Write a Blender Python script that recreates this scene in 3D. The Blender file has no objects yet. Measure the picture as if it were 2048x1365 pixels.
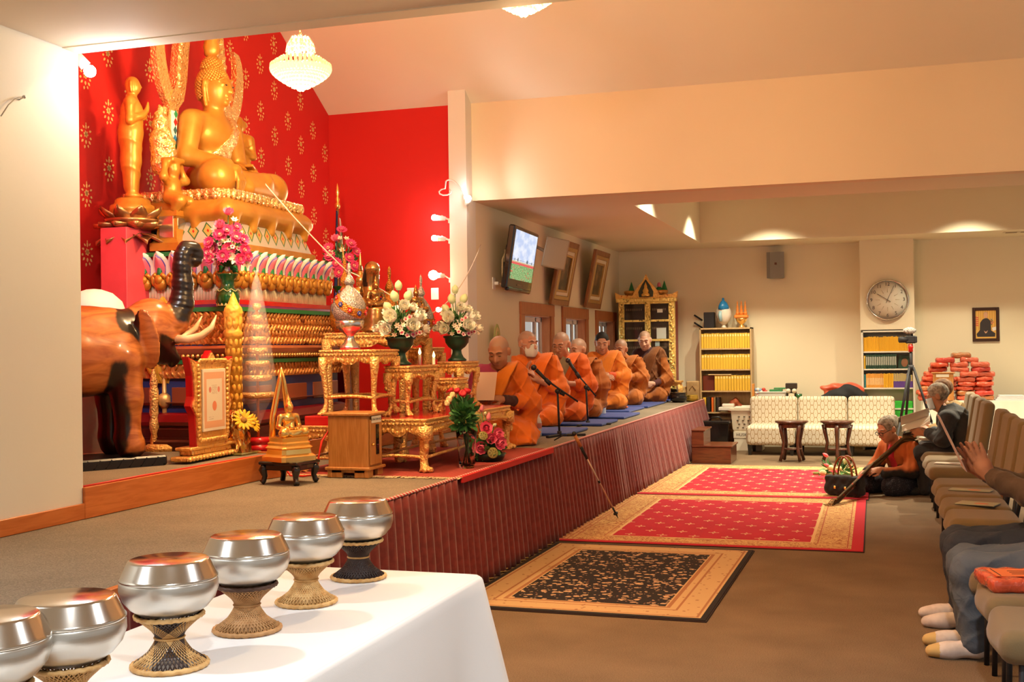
import bpy, math, random
import numpy as np
from mathutils import Vector, Matrix, Euler, Quaternion
random.seed(7)
PI = math.pi
sc = bpy.context.scene
COL = sc.collection

# ---------------------------------------------------------------- camera
F = 2314.0
YAW, PITCH, ROLL = 0.30763, 0.0064944, -0.0140368
EYE = np.array([0.0, 0.0, 1.6])
_cy, _sy = math.cos(YAW), math.sin(YAW)
FW = np.array([-_sy*math.cos(PITCH), _cy*math.cos(PITCH), math.sin(PITCH)])
_rt = np.array([_cy, _sy, 0.0]); _up = np.cross(_rt, FW)
RT = _rt*math.cos(ROLL)+_up*math.sin(ROLL)
UP = -_rt*math.sin(ROLL)+_up*math.cos(ROLL)
cam_d = bpy.data.cameras.new('camera'); cam = bpy.data.objects.new('camera', cam_d); COL.objects.link(cam)
cam_d.sensor_width = 36.0; cam_d.lens = 36.0*F/2048.0; cam_d.clip_start = 0.05; cam_d.clip_end = 200
cam.matrix_world = Matrix(((RT[0], UP[0], -FW[0], EYE[0]), (RT[1], UP[1], -FW[1], EYE[1]), (RT[2], UP[2], -FW[2], EYE[2]), (0, 0, 0, 1)))
sc.camera = cam
def _ray(x, y): return FW+RT*(x-1024)/F-UP*(y-682.5)/F
def at_z(x, y, z): d = _ray(x, y); return Vector(EYE+d*(z-EYE[2])/d[2])     # where a line of sight meets a level surface
def at_y(x, y, Y): d = _ray(x, y); return Vector(EYE+d*Y/d[1])
def at_x(x, y, X): d = _ray(x, y); return Vector(EYE+d*X/d[0])

# ---------------------------------------------------------------- node materials
class NT:
    """small expression helper over shader math nodes"""
    def __init__(s, m): s.nt = m.node_tree; s.n = s.nt.nodes; s.l = s.nt.links
    def node(s, t, **kw):
        n = s.n.new(t)
        for k, v in kw.items(): setattr(n, k, v)
        return n
    def val(s, v): return v.s if isinstance(v, V) else v
    def put(s, sock, v):
        if isinstance(v, V): s.l.new(v.s, sock)
        elif isinstance(v, bpy.types.NodeSocket): s.l.new(v, sock)
        else: sock.default_value = v
    def math(s, op, a, b=None, c=None):
        n = s.node('ShaderNodeMath', operation=op)
        s.put(n.inputs[0], a)
        if b is not None: s.put(n.inputs[1], b)
        if c is not None: s.put(n.inputs[2], c)
        return V(s, n.outputs[0])
    def xyz(s, kind='Object'):
        t = s.node('ShaderNodeTexCoord'); p = s.node('ShaderNodeSeparateXYZ'); s.l.new(t.outputs[kind], p.inputs[0])
        s.co = t.outputs[kind]
        return V(s, p.outputs[0]), V(s, p.outputs[1]), V(s, p.outputs[2])
    def vec(s, x, y, z=0.0):
        n = s.node('ShaderNodeCombineXYZ')
        for i, v in enumerate((x, y, z)): s.put(n.inputs[i], v)
        return n.outputs[0]
    def mix(s, f, a, b):
        n = s.node('ShaderNodeMix', data_type='RGBA'); s.put(n.inputs[0], f)
        for i, c in ((6, a), (7, b)):
            if isinstance(c, (tuple, list)): n.inputs[i].default_value = (*c[:3], 1)
            else: s.put(n.inputs[i], c)
        return V(s, n.outputs[2])
    def noise(s, scale, detail=2, vec=None, rough=.5, dist=0.0):
        n = s.node('ShaderNodeTexNoise'); n.inputs['Scale'].default_value = scale; n.inputs['Detail'].default_value = detail
        n.inputs['Roughness'].default_value = rough; n.inputs['Distortion'].default_value = dist
        s.l.new(vec if vec is not None else s.co, n.inputs['Vector']); return V(s, n.outputs['Fac'])
    def voro(s, scale, feature='F1', vec=None, rnd=1.0, out='Distance'):
        n = s.node('ShaderNodeTexVoronoi', feature=feature); n.inputs['Scale'].default_value = scale
        n.inputs['Randomness'].default_value = rnd
        s.l.new(vec if vec is not None else s.co, n.inputs['Vector']); return V(s, n.outputs[out])
    def step(s, x, lo, hi):
        n = s.node('ShaderNodeMapRange', interpolation_type='SMOOTHSTEP'); s.put(n.inputs[0], x)
        n.inputs[1].default_value = lo; n.inputs[2].default_value = hi; return V(s, n.outputs[0])
    def bump(s, h, strength=.5, dist=.01):
        n = s.node('ShaderNodeBump'); s.put(n.inputs['Height'], h); n.inputs['Strength'].default_value = strength
        n.inputs['Distance'].default_value = dist
        s.l.new(n.outputs[0], s.n['Principled BSDF'].inputs['Normal'])
class V:
    def __init__(s, nt, sock): s.nt, s.s = nt, sock
    def _o(s, op, b=None): return s.nt.math(op, s, b)
    def __add__(s, b): return s._o('ADD', b)
    def __radd__(s, b): return s._o('ADD', b)
    def __sub__(s, b): return s._o('SUBTRACT', b)
    def __rsub__(s, b): return s.nt.math('SUBTRACT', b, s)
    def __mul__(s, b): return s._o('MULTIPLY', b)
    def __rmul__(s, b): return s._o('MULTIPLY', b)
    def __truediv__(s, b): return s._o('DIVIDE', b)
    def __lt__(s, b): return s._o('LESS_THAN', b)
    def __gt__(s, b): return s._o('GREATER_THAN', b)
    def fract(s): return s._o('FRACT')
    def floor(s): return s._o('FLOOR')
    def abs(s): return s._o('ABSOLUTE')
    def sin(s): return s._o('SINE')
    def cos(s): return s._o('COSINE')
    def sqrt(s): return s._o('SQRT')
    def min(s, b): return s._o('MINIMUM', b)
    def max(s, b): return s._o('MAXIMUM', b)
    def mod(s, b): return s._o('FLOORED_MODULO', b)

MATS = {}
def mat(name, col, rough=.6, metal=0.0, emit=None, es=1.0, trans=0.0, alpha=1.0, sheen=0.0, coat=0.0, ior=1.45, spec=None):
    if name in MATS: return MATS[name]
    m = bpy.data.materials.new(name); m.use_nodes = True; MATS[name] = m
    b = m.node_tree.nodes['Principled BSDF']
    b.inputs['Base Color'].default_value = (*col, 1); b.inputs['Roughness'].default_value = rough
    b.inputs['Metallic'].default_value = metal; b.inputs['IOR'].default_value = ior
    b.inputs['Transmission Weight'].default_value = trans; b.inputs['Alpha'].default_value = alpha
    b.inputs['Sheen Weight'].default_value = sheen; b.inputs['Coat Weight'].default_value = coat
    if spec is not None: b.inputs['Specular IOR Level'].default_value = spec
    if emit: b.inputs['Emission Color'].default_value = (*emit, 1); b.inputs['Emission Strength'].default_value = es
    return m
def nmat(name, fn, rough=.7, metal=0.0, **kw):
    """material whose base colour (and bump) come from fn(nt) -> colour"""
    if name in MATS: return MATS[name]
    m = mat(name, (.5, .5, .5), rough, metal, **kw); nt = NT(m)
    c = fn(nt)
    if c is not None: nt.put(nt.n['Principled BSDF'].inputs['Base Color'], c)
    return m
def noisy(name, c1, c2, scale=8, rough=.7, metal=0.0, bump=0.0, bscale=None, detail=3, **kw):
    def fn(n):
        n.xyz(); f = n.noise(scale, detail)
        if bump: n.bump(n.noise(bscale or scale*3, 3), bump, .01)
        return n.mix(n.step(f, .35, .65), c1, c2)
    return nmat(name, fn, rough, metal, **kw)

# ---------------------------------------------------------------- objects
def tagp(o, label, cat, group=None, kind=None):
    o['label'] = label; o['category'] = cat
    if group: o['group'] = group
    if kind: o['kind'] = kind
    return o
def thing(name, label, cat, loc=(0, 0, 0), rz=0.0, group=None, rot=None, scale=None):
    o = bpy.data.objects.new(name, None); COL.objects.link(o); o.location = loc
    o.rotation_euler = rot if rot else (0, 0, rz); o.empty_display_size = .1
    if scale: o.scale = (scale,)*3 if not isinstance(scale, (tuple, list)) else scale
    return tagp(o, label, cat, group)
def dup(o, parent=None, **kw):
    c = o.copy(); COL.objects.link(c)
    if parent is not None: c.parent = parent
    for ch in [x for x in COL.objects if x.parent == o]: dup(ch, c)
    for k, v in kw.items():
        if k in ('label', 'group'): c[k] = v
        else: setattr(c, k, v)
    return c
def rotm(rx=0, ry=0, rz=0): return Euler((rx, ry, rz)).to_matrix().to_4x4()
def T(x, y, z): return Matrix.Translation((x, y, z))
def align(d):
    return Vector((0, 0, 1)).rotation_difference(Vector(d).normalized()).to_matrix().to_4x4()

class B:
    """collects geometry, then links it as ONE mesh object"""
    def __init__(s): s.v = []; s.f = []; s.m = []; s.s = []
    def add(s, vs, fs, m=0, sm=False, xf=None):
        o = len(s.v)
        if xf is not None: vs = [xf @ Vector(v) for v in vs]
        s.v.extend([tuple(v) for v in vs]); s.f.extend([tuple(i+o for i in f) for f in fs])
        if isinstance(m, int): s.m.extend([m]*len(fs))
        else: s.m.extend(m)
        s.s.extend([sm]*len(fs)); return s
    def box(s, c, d, ch=0.0, m=0, xf=None, rz=0.0, sm=False):
        hx, hy, hz = d[0]/2, d[1]/2, d[2]/2
        M = T(*c) @ rotm(0, 0, rz)
        if xf is not None: M = xf @ M
        ch = min(ch, hx*.9, hy*.9, hz*.9)
        if ch <= 0:
            vs = [(x*hx, y*hy, z*hz) for z in (-1, 1) for y in (-1, 1) for x in (-1, 1)]
            fs = [(0, 2, 3, 1), (4, 5, 7, 6), (0, 1, 5, 4), (2, 6, 7, 3), (0, 4, 6, 2), (1, 3, 7, 5)]
            return s.add(vs, fs, m, sm, M)
        vs = []; ix = {}
        for sx in (-1, 1):
            for sy in (-1, 1):
                for sz in (-1, 1):
                    for a in range(3):
                        p = [sx*(hx-ch), sy*(hy-ch), sz*(hz-ch)]; p[a] = (sx*hx, sy*hy, sz*hz)[a]
                        ix[sx, sy, sz, a] = len(vs); vs.append(p)
        fs = []
        for a in range(3):
            b, c2 = (a+1) % 3, (a+2) % 3
            for sg in (-1, 1):
                q = []
                for u, w in ((-1, -1), (1, -1), (1, 1), (-1, 1)):
                    k = [0, 0, 0]; k[a] = sg; k[b] = u; k[c2] = w; q.append(ix[k[0], k[1], k[2], a])
                fs.append(q if sg > 0 else q[::-1])
        for a in range(3):
            b, c2 = (a+1) % 3, (a+2) % 3
            for u in (-1, 1):
                for w in (-1, 1):
                    k0 = [0, 0, 0]; k0[a] = -1; k0[b] = u; k0[c2] = w; k1 = list(k0); k1[a] = 1
                    q = [ix[(*k0, b)], ix[(*k1, b)], ix[(*k1, c2)], ix[(*k0, c2)]]
                    fs.append(q if u*w < 0 else q[::-1])
        for sx in (-1, 1):
            for sy in (-1, 1):
                for sz in (-1, 1):
                    q = [ix[sx, sy, sz, a] for a in range(3)]; fs.append(q if sx*sy*sz > 0 else q[::-1])
        return s.add(vs, fs, m, sm, M)
    def lathe(s, prof, c=(0, 0, 0), n=24, m=0, sm=True, xf=None, mod=None, cap=True):
        vs = []; fs = []; k = len(prof)
        for i, (r, z) in enumerate(prof):
            for j in range(n):
                a = 2*PI*j/n; rr = r*(mod(a, i/(k-1)) if mod else 1); vs.append((rr*math.cos(a), rr*math.sin(a), z))
        for i in range(k-1):
            for j in range(n):
                fs.append((i*n+j, i*n+(j+1) % n, (i+1)*n+(j+1) % n, (i+1)*n+j))
        if cap:
            if prof[0][0] > 1e-6: fs.append(tuple(range(n-1, -1, -1)))
            if prof[-1][0] > 1e-6: fs.append(tuple((k-1)*n+j for j in range(n)))
        M = T(*c)
        if xf is not None: M = xf @ M
        return s.add(vs, fs, m, sm, M)
    def cyl(s, a, b, r, r2=None, n=12, m=0, sm=True, cap=True):
        a, b = Vector(a), Vector(b); L = (b-a).length; r2 = r if r2 is None else r2
        return s.lathe([(r, 0), (r2, L)], n=n, m=m, sm=sm, xf=T(*a) @ align(b-a), cap=cap)
    def tube(s, pts, r, n=8, m=0, sm=True, cap=True, flat=None, closed=False):
        pts = [Vector(p) for p in pts]; K = len(pts); vs = []; fs = []
        up = None
        for i, p in enumerate(pts):
            if closed: t = pts[(i+1) % K]-pts[i-1]
            else: t = pts[min(i+1, K-1)]-pts[max(i-1, 0)]
            t = t.normalized() if t.length > 1e-9 else Vector((0, 0, 1))
            if up is None: up = Vector((0, 0, 1)) if abs(t.z) < .9 else Vector((1, 0, 0))
            a = t.cross(up).normalized() if t.cross(up).length > 1e-6 else t.orthogonal().normalized()
            b = a.cross(t).normalized(); up = b
            rr = r[i] if isinstance(r, (list, tuple)) else r
            for j in range(n):
                w = 2*PI*j/n; vs.append(p+a*(rr*math.cos(w))+b*(rr*math.sin(w)*(flat or 1)))
        for i in range(K if closed else K-1):
            for j in range(n):
                i2 = (i+1) % K
                fs.append((i*n+j, i*n+(j+1) % n, i2*n+(j+1) % n, i2*n+j))
        if cap and not closed: fs.append(tuple(range(n-1, -1, -1))); fs.append(tuple((K-1)*n+j for j in range(n)))
        return s.add(vs, fs, m, sm)
    def ell(s, c, r, n=14, m=0, xf=None, sm=True):
        if not isinstance(r, (tuple, list)): r = (r, r, r)
        k = max(6, n//2+1); pr = [(max(0, math.sin(PI*i/k)), -math.cos(PI*i/k)) for i in range(k+1)]
        M = T(*c)
        if xf is not None: M = M @ xf
        return s.lathe(pr, n=n, m=m, sm=sm, xf=M @ Matrix.Diagonal((*r, 1)), cap=False)
    def prism(s, pts, z0, z1, m=0, xf=None, sm=False, m_top=None):
        n = len(pts); vs = [(x, y, z0) for x, y in pts]+[(x, y, z1) for x, y in pts]
        fs = [tuple(range(n-1, -1, -1)), tuple(range(n, 2*n))]+[(i, (i+1) % n, n+(i+1) % n, n+i) for i in range(n)]
        mm = [m, m if m_top is None else m_top]+[m]*n
        return s.add(vs, fs, mm, sm, xf)
    def grid(s, fn, nu, nv, m=0, sm=True, xf=None, wrap=False):
        vs = [fn(i/(nu-1), j/(nv-1)) for i in range(nu) for j in range(nv)]; fs = []
        for i in range(nu-1):
            for j in range(nv-1): fs.append((i*nv+j, (i+1)*nv+j, (i+1)*nv+j+1, i*nv+j+1))
        return s.add(vs, fs, m, sm, xf)
    def loft(s, rings, m=0, sm=False, xf=None, cap=True):
        """rings: equal-length lists of 3-D points"""
        n = len(rings[0]); vs = [p for r in rings for p in r]; fs = []; mm = []
        for i in range(len(rings)-1):
            for j in range(n): fs.append((i*n+j, i*n+(j+1) % n, (i+1)*n+(j+1) % n, (i+1)*n+j)); mm.append(m if isinstance(m, int) else m[i])
        if cap: fs += [tuple(range(n-1, -1, -1)), tuple((len(rings)-1)*n+j for j in range(n))]; mm += [mm[0], mm[-1]]
        return s.add(vs, fs, mm, sm, xf)
    def build(s, name, mats, parent=None, label=None):
        me = bpy.data.meshes.new(name); me.from_pydata(s.v, [], s.f)
        mats = mats if isinstance(mats, (list, tuple)) else [mats]
        for q in mats: me.materials.append(q)
        if len(mats) > 1: me.polygons.foreach_set('material_index', s.m)
        me.polygons.foreach_set('use_smooth', s.s)
        me.update()
        o = bpy.data.objects.new(name, me); COL.objects.link(o)
        if parent is not None: o.parent = parent
        if label: o['label'] = label
        return o
def st(o): o['kind'] = 'structure'; return o

# ---------------------------------------------------------------- smooth-union solids meshed with surface nets
class S:
    def __init__(s, k=.03): s.p = []; s.k = k
    def cap(s, a, b, ra, rb=None, k=None): s.p.append(('c', np.array(a, float), np.array(b, float), ra, ra if rb is None else rb, k)); return s
    def chain(s, pts, rs, k=None):
        for i in range(len(pts)-1): s.cap(pts[i], pts[i+1], rs[i], rs[i+1], k)
        return s
    def ell(s, c, r, rot=None, k=None): s.p.append(('e', np.array(c, float), np.array(r, float), None if rot is None else np.array(Euler(rot).to_matrix()), k)); return s
    def box(s, c, h, rd=.01, rot=None, k=None): s.p.append(('b', np.array(c, float), np.array(h, float), rd, None if rot is None else np.array(Euler(rot).to_matrix()), k)); return s
    def cut(s, c, r, rot=None, k=None): s.p.append(('x', np.array(c, float), np.array(r, float), None if rot is None else np.array(Euler(rot).to_matrix()), k)); return s
    def xform(s, M):
        """move every solid with a rigid 4x4 (uniform scale allowed)"""
        R = np.array(M.to_3x3()); t = np.array(M.translation); sc_ = float(abs(np.linalg.det(R))**(1/3)); R0 = R/sc_
        out = []
        for p in s.p:
            if p[0] == 'c': out.append(('c', R@p[1]+t, R@p[2]+t, p[3]*sc_, p[4]*sc_, p[5] if p[5] is None else p[5]*sc_))
            elif p[0] == 'e' or p[0] == 'x': out.append((p[0], R@p[1]+t, p[2]*sc_, R0 if p[3] is None else R0@p[3], p[4]))
            else: out.append(('b', R@p[1]+t, p[2]*sc_, p[3]*sc_, R0 if p[4] is None else R0@p[4], p[5]))
        s.p = out; return s
    def join(s, o): s.p += o.p; return s
    def bounds(s):
        lo = np.full(3, 1e9); hi = -lo
        for p in s.p:
            if p[0] == 'x': continue
            if p[0] == 'c': l = np.minimum(p[1]-p[3], p[2]-p[4]); h = np.maximum(p[1]+p[3], p[2]+p[4])
            else: r = (p[2] if p[3 if p[0] == 'e' else 4] is None else np.full(3, np.linalg.norm(p[2])))+(p[3] if p[0] == 'b' else 0); l = p[1]-r; h = p[1]+r
            lo = np.minimum(lo, l); hi = np.maximum(hi, h)
        return lo, hi
    def field(s, h, disp=None, pad=.04):
        lo, hi = s.bounds(); lo -= pad; hi += pad
        n = np.ceil((hi-lo)/h).astype(int)+1
        ax = [lo[i]+h*np.arange(n[i]) for i in range(3)]
        Fd = np.full(n, .25, np.float32)
        for p in s.p:
            if p[0] == 'c': l = np.minimum(p[1]-p[3], p[2]-p[4]); u = np.maximum(p[1]+p[3], p[2]+p[4]); k = p[5]
            elif p[0] in 'ex':
                r = p[2] if p[3] is None else np.full(3, p[2].max()); l = p[1]-r; u = p[1]+r; k = p[4]
            else:
                r = p[2] if p[4] is None else np.full(3, np.linalg.norm(p[2])); l = p[1]-r-p[3]; u = p[1]+r+p[3]; k = p[5]
            k = s.k if k is None else k; mg = k+3*h+.01
            i0 = np.clip(np.floor((l-mg-lo)/h).astype(int), 0, n); i1 = np.clip(np.ceil((u+mg-lo)/h).astype(int)+1, 0, n)
            if np.any(i1 <= i0): continue
            X = ax[0][i0[0]:i1[0], None, None]; Y = ax[1][None, i0[1]:i1[1], None]; Z = ax[2][None, None, i0[2]:i1[2]]
            if p[0] == 'c':
                a, b = p[1], p[2]; ab = b-a; dd = float(ab@ab)
                if dd < 1e-12: t = np.zeros(1)
                else: t = np.clip(((X-a[0])*ab[0]+(Y-a[1])*ab[1]+(Z-a[2])*ab[2])/dd, 0, 1)
                d = np.sqrt((X-a[0]-t*ab[0])**2+(Y-a[1]-t*ab[1])**2+(Z-a[2]-t*ab[2])**2)-(p[3]+(p[4]-p[3])*t)
            else:
                x, y, z = X-p[1][0], Y-p[1][1], Z-p[1][2]; R = p[3] if p[0] in 'ex' else p[4]
                if R is not None:
                    x, y, z = (R[0, 0]*x+R[1, 0]*y+R[2, 0]*z, R[0, 1]*x+R[1, 1]*y+R[2, 1]*z, R[0, 2]*x+R[1, 2]*y+R[2, 2]*z)
                r = p[2]
                if p[0] in 'ex':
                    k0 = np.sqrt((x/r[0])**2+(y/r[1])**2+(z/r[2])**2); k1 = np.sqrt((x/r[0]**2)**2+(y/r[1]**2)**2+(z/r[2]**2)**2)
                    d = k0*(k0-1)/np.maximum(k1, 1e-6)
                else:
                    q = [np.abs(x)-r[0], np.abs(y)-r[1], np.abs(z)-r[2]]
                    d = np.sqrt(sum(np.maximum(c, 0)**2 for c in q))+np.minimum(np.maximum(np.maximum(q[0], q[1]), q[2]), 0)-p[3]
            sub = Fd[i0[0]:i1[0], i0[1]:i1[1], i0[2]:i1[2]]
            if p[0] == 'x':
                hh = np.clip(.5-.5*(sub+d)/k, 0, 1); new = sub*(1-hh)-d*hh+k*hh*(1-hh)
            else:
                hh = np.clip(.5+.5*(sub-d)/k, 0, 1); new = sub*(1-hh)+d*hh-k*hh*(1-hh)
            Fd[i0[0]:i1[0], i0[1]:i1[1], i0[2]:i1[2]] = new
        if disp is not None: Fd = Fd+disp(ax[0][:, None, None], ax[1][None, :, None], ax[2][None, None, :])
        return Fd, lo
    def mesh(s, h, disp=None, clip=None):
        Fd, lo = s.field(h, disp)
        if clip is not None:
            ax = [lo[i]+h*np.arange(Fd.shape[i]) for i in range(3)]
            Fd = np.maximum(Fd, clip(ax[0][:, None, None], ax[1][None, :, None], ax[2][None, None, :])).astype(np.float32)
        return nets(Fd, lo, h)
def nets(Fd, lo, h):
    I = Fd < 0
    c = [Fd[dx:Fd.shape[0]-1+dx, dy:Fd.shape[1]-1+dy, dz:Fd.shape[2]-1+dz] for dx in (0, 1) for dy in (0, 1) for dz in (0, 1)]
    n_in = sum((q < 0).astype(np.int8) for q in c); act = (n_in > 0) & (n_in < 8)
    idx = np.argwhere(act); ids = np.full(act.shape, -1, np.int64); ids[act] = np.arange(len(idx))
    vals = np.stack([q[act] for q in c], 1)
    off = np.array([(dx, dy, dz) for dx in (0, 1) for dy in (0, 1) for dz in (0, 1)], float)
    acc = np.zeros((len(idx), 3)); cnt = np.zeros(len(idx))
    for a in range(8):
        for b in range(a+1, 8):
            if abs(off[a]-off[b]).sum() != 1: continue
            va, vb = vals[:, a], vals[:, b]; x = (va < 0) != (vb < 0)
            t = np.where(x, va/np.where(x, va-vb, 1), 0)
            acc += np.where(x[:, None], off[a]+(off[b]-off[a])*t[:, None], 0); cnt += x
    V_ = lo+(idx+acc/np.maximum(cnt, 1)[:, None])*h
    Q = []
    for a in range(3):
        b, c2 = (a+1) % 3, (a+2) % 3
        sl0 = [slice(None)]*3; sl1 = [slice(None)]*3; sl0[a] = slice(0, -1); sl1[a] = slice(1, None)
        e0, e1 = I[tuple(sl0)], I[tuple(sl1)]; ch = np.argwhere(e0 != e1)
        ok = np.all([(ch[:, d] >= 1) & (ch[:, d] < Fd.shape[d]-1) for d in (b, c2)], axis=0); ch = ch[ok]
        if not len(ch): continue
        flip = e0[tuple(ch.T)]
        def cell(db, dc):
            q = ch.copy(); q[:, b] += db; q[:, c2] += dc; return ids[tuple(q.T)]
        q = np.stack([cell(-1, -1), cell(0, -1), cell(0, 0), cell(-1, 0)], 1)
        q[~flip] = q[~flip][:, ::-1]; Q.append(q)
    return V_, np.concatenate(Q)
def sdf_obj(S_, h, name, mats, parent=None, disp=None, paint=None, clip=None):
    Vt, Q = S_.mesh(h, disp, clip)
    me = bpy.data.meshes.new(name)
    me.vertices.add(len(Vt)); me.vertices.foreach_set('co', Vt.astype(np.float32).ravel())
    me.loops.add(Q.size); me.loops.foreach_set('vertex_index', Q.astype(np.int32).ravel())
    me.polygons.add(len(Q)); me.polygons.foreach_set('loop_start', np.arange(0, Q.size, 4, dtype=np.int32))
    me.polygons.foreach_set('use_smooth', np.ones(len(Q), bool))
    mats = mats if isinstance(mats, (list, tuple)) else [mats]
    for m in mats: me.materials.append(m)
    if paint is not None: me.polygons.foreach_set('material_index', paint(Vt[Q].mean(1)).astype(np.int32))
    me.update(calc_edges=True); me.validate()
    o = bpy.data.objects.new(name, me); COL.objects.link(o)
    if parent is not None: o.parent = parent
    return o
def stain(o, fn):
    me = o.data; c = np.empty(len(me.vertices)*3, np.float32); me.vertices.foreach_get('co', c); a = me.attributes.new('stain', 'FLOAT', 'POINT'); a.data.foreach_set('value', fn(c.reshape(-1, 3)).astype(np.float32))
def text_into(b, txt, size, xf, m=0, ext=.0006, center=True):
    cu = bpy.data.curves.new('t', 'FONT'); cu.body = txt; cu.size = size; cu.extrude = ext
    if center: cu.align_x = 'CENTER'; cu.align_y = 'CENTER'
    o = bpy.data.objects.new('t', cu); COL.objects.link(o)
    dg = bpy.context.evaluated_depsgraph_get(); dg.update()
    me = bpy.data.meshes.new_from_object(o.evaluated_get(dg))
    b.add([v.co[:] for v in me.vertices], [tuple(p.vertices) for p in me.polygons], m, False, xf)
    bpy.data.objects.remove(o); bpy.data.curves.remove(cu); bpy.data.meshes.remove(me)
def lamp(name, loc, power, col, r=.05, typ='POINT', target=None, spot=60, blend=.5, size=None):
    d = bpy.data.lights.new(name, typ); d.energy = power; d.color = col
    if typ in ('POINT', 'SPOT'): d.shadow_soft_size = r
    if typ == 'SPOT': d.spot_size = math.radians(spot); d.spot_blend = blend
    if typ == 'AREA': d.shape = 'RECTANGLE'; d.size, d.size_y = size
    o = bpy.data.objects.new(name, d); COL.objects.link(o); o.location = loc
    if target is not None: o.rotation_euler = (Vector(target)-Vector(loc)).to_track_quat('-Z', 'Y').to_euler()
    return o
# ================================================================ the setting
ST = .755                      # top of the stage
XL, XT, XA = -3.912, -4.05, -5.702   # wing wall, wall with the television, altar wall
YA, YB, YH, YK = 5.0, 18.57, 11.44, 18.2
ZC = 3.155
def plaster(name, col, sc_=60, st_=.12):
    def fn(n):
        n.xyz(); n.bump(n.noise(sc_, 3), st_, .004)
        return n.mix(n.noise(1.3, 2), tuple(c*.96 for c in col), tuple(min(1, c*1.03) for c in col))
    return nmat(name, fn, .75)
M_wall = plaster('cream_paint', (.80, .72, .53))
M_white = plaster('white_paint', (.80, .77, .70))
M_ceil = plaster('ceiling_paint', (.84, .71, .53))
M_red = plaster('red_paint', (.62, .012, .008), 40, .06)
M_gleaf = mat('gold_stencil', (.85, .55, .18), .5)
def carpet(name, c1, c2):
    def fn(n):
        n.xyz(); a = n.noise(180, 2); b = n.noise(2.0, 3); n.bump(a, .6, .006)
        f = n.math('ADD', a*.7, b*.3)
        return n.mix(n.step(f, .35, .65), c1, c2)
    return nmat(name, fn, .95)
M_carpet = carpet('brown_carpet', (.13, .080, .042), (.23, .148, .082))
M_carpet2 = carpet('stage_carpet', (.165, .13, .09), (.29, .235, .17))
Mbk = mat('matt_black', (.012, .010, .012), .6)
def wood(name, c1, c2, sx=(1, 14, 14), rough=.35, **kw):
    def fn(n):
        x, y, z = n.xyz(); v = n.vec(x*sx[0], y*sx[1], z*sx[2])
        f = n.noise(3.0, 4, vec=v, dist=1.2); return n.mix(n.step(f, .3, .7), c1, c2)
    return nmat(name, fn, rough, **kw)
M_owood = wood('orange_wood', (.50, .13, .025), (.62, .19, .045), (10, 1, 10))
M_trimw = wood('window_casing_wood', (.36, .11, .035), (.46, .16, .055), (10, 10, 1))
M_jamb = wood('window_jamb_wood', (.62, .32, .19), (.70, .38, .24), (6, 6, 1))

b = B(); b.box((1.8, 9, -.05), (9.4, 20, .1)); st(b.build('floor', M_carpet))
b = B(); b.box(((-5.8-2.662)/2, 9.05, ST/2-.002), (5.8-2.662, 19.1, ST)); st(b.build('stage', M_carpet2))
# raised altar platform
b = B(); pl = [(XA, YA), (XL, YA), (XL, 6.78), (-3.86, 7.02), (-4.2, 7.04), (-4.2, YH), (XA, YH)]
b.prism(pl, ST, .905); plat = st(b.build('altar_platform', M_carpet2))
b = B()
for (x0, y0), (x1, y1) in zip(pl[1:5], pl[2:6]):
    d = Vector((x1-x0, y1-y0, 0)); L = d.length; a = math.atan2(d.y, d.x)
    b.box(((x0+x1)/2+.008*math.sin(a), (y0+y1)/2-.008*math.cos(a), ST+.081), (L+.012, .018, .162), .003, rz=a)
st(b.build('platform_riser', M_owood, plat))
# wing wall on the left
b = B(); b.box((XL-.1, 1.5, (ST+ZC)/2), (.2, 7.0, ZC-ST)); st(b.build('wall_left', M_white))
b = B(); b.box((XL+.006, 1.5, ST+.04), (.014, 7.0, .082), .003); st(b.build('baseboard_left', M_owood))
b = B(); b.cyl((XL, 3.55, 2.60), (XL+.03, 3.55, 2.612), .004, n=8); b.ell((XL+.03, 3.55, 2.612), .009, 8)
nail = b.build('wall_hook', mat('steel', (.6, .58, .55), .3, 1.0)); 
for v in nail.data.vertices: pass
p = at_x(38, 195, XL)
nail.location = (0, p.y-3.55, p.z-2.612); tagp(nail, 'small steel hook sticking out of the bare white wall beside the altar', 'hook')
b = B(); b.tube([Vector((XL+.026, p.y, p.z))+Vector((0, -.10*t, -.012*t-.045*t*t)) for t in (0, .3, .6, 1, 1.5)], .003, 6)
b.build('string', mat('thread_grey', (.5, .45, .36), .8), nail, 'short grey string').matrix_parent_inverse = Matrix.Translation(-nail.location)
# low ceiling over the viewer, with its upstand
b = B(); b.box((1.05, 1.5, ZC+.05), (10.0, 7.0, .1), m=0); b.box((.2, YA-.06, 3.75), (11.9, .12, 1.2)); 
st(b.build('ceiling_front', M_ceil))
# alcove
b = B(); b.box(((XA+XL)/2-.1, YA-.06, (ST+ZC)/2), (XL-XA, .12, ZC-ST)); st(b.build('wall_alcove', M_red))
def zroof(y): return 4.18+.607*(3.22-abs(y-8.22))
b = B(); w = [(YA-.1, ST), (YH+.1, ST), (YH+.1, zroof(YH+.1)), (8.22, zroof(8.22)), (YA-.1, zroof(YA-.1))]
X = Matrix(((0, 0, 1, XA), (1, 0, 0, 0), (0, 1, 0, 0), (0, 0, 0, 1)))
b.prism(w, -.1, 0, 0, X)
def leaf(cx, cy, a, L, W):
    pts = []
    for t, s_ in ((0, 0), (.25, .42), (.5, .5), (.75, .32), (1, 0), (.75, -.32), (.5, -.5), (.25, -.42)):
        u, v = t*L, s_*W; pts.append((cx+u*math.cos(a)-v*math.sin(a), cy+u*math.sin(a)+v*math.cos(a)))
    return pts
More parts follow.
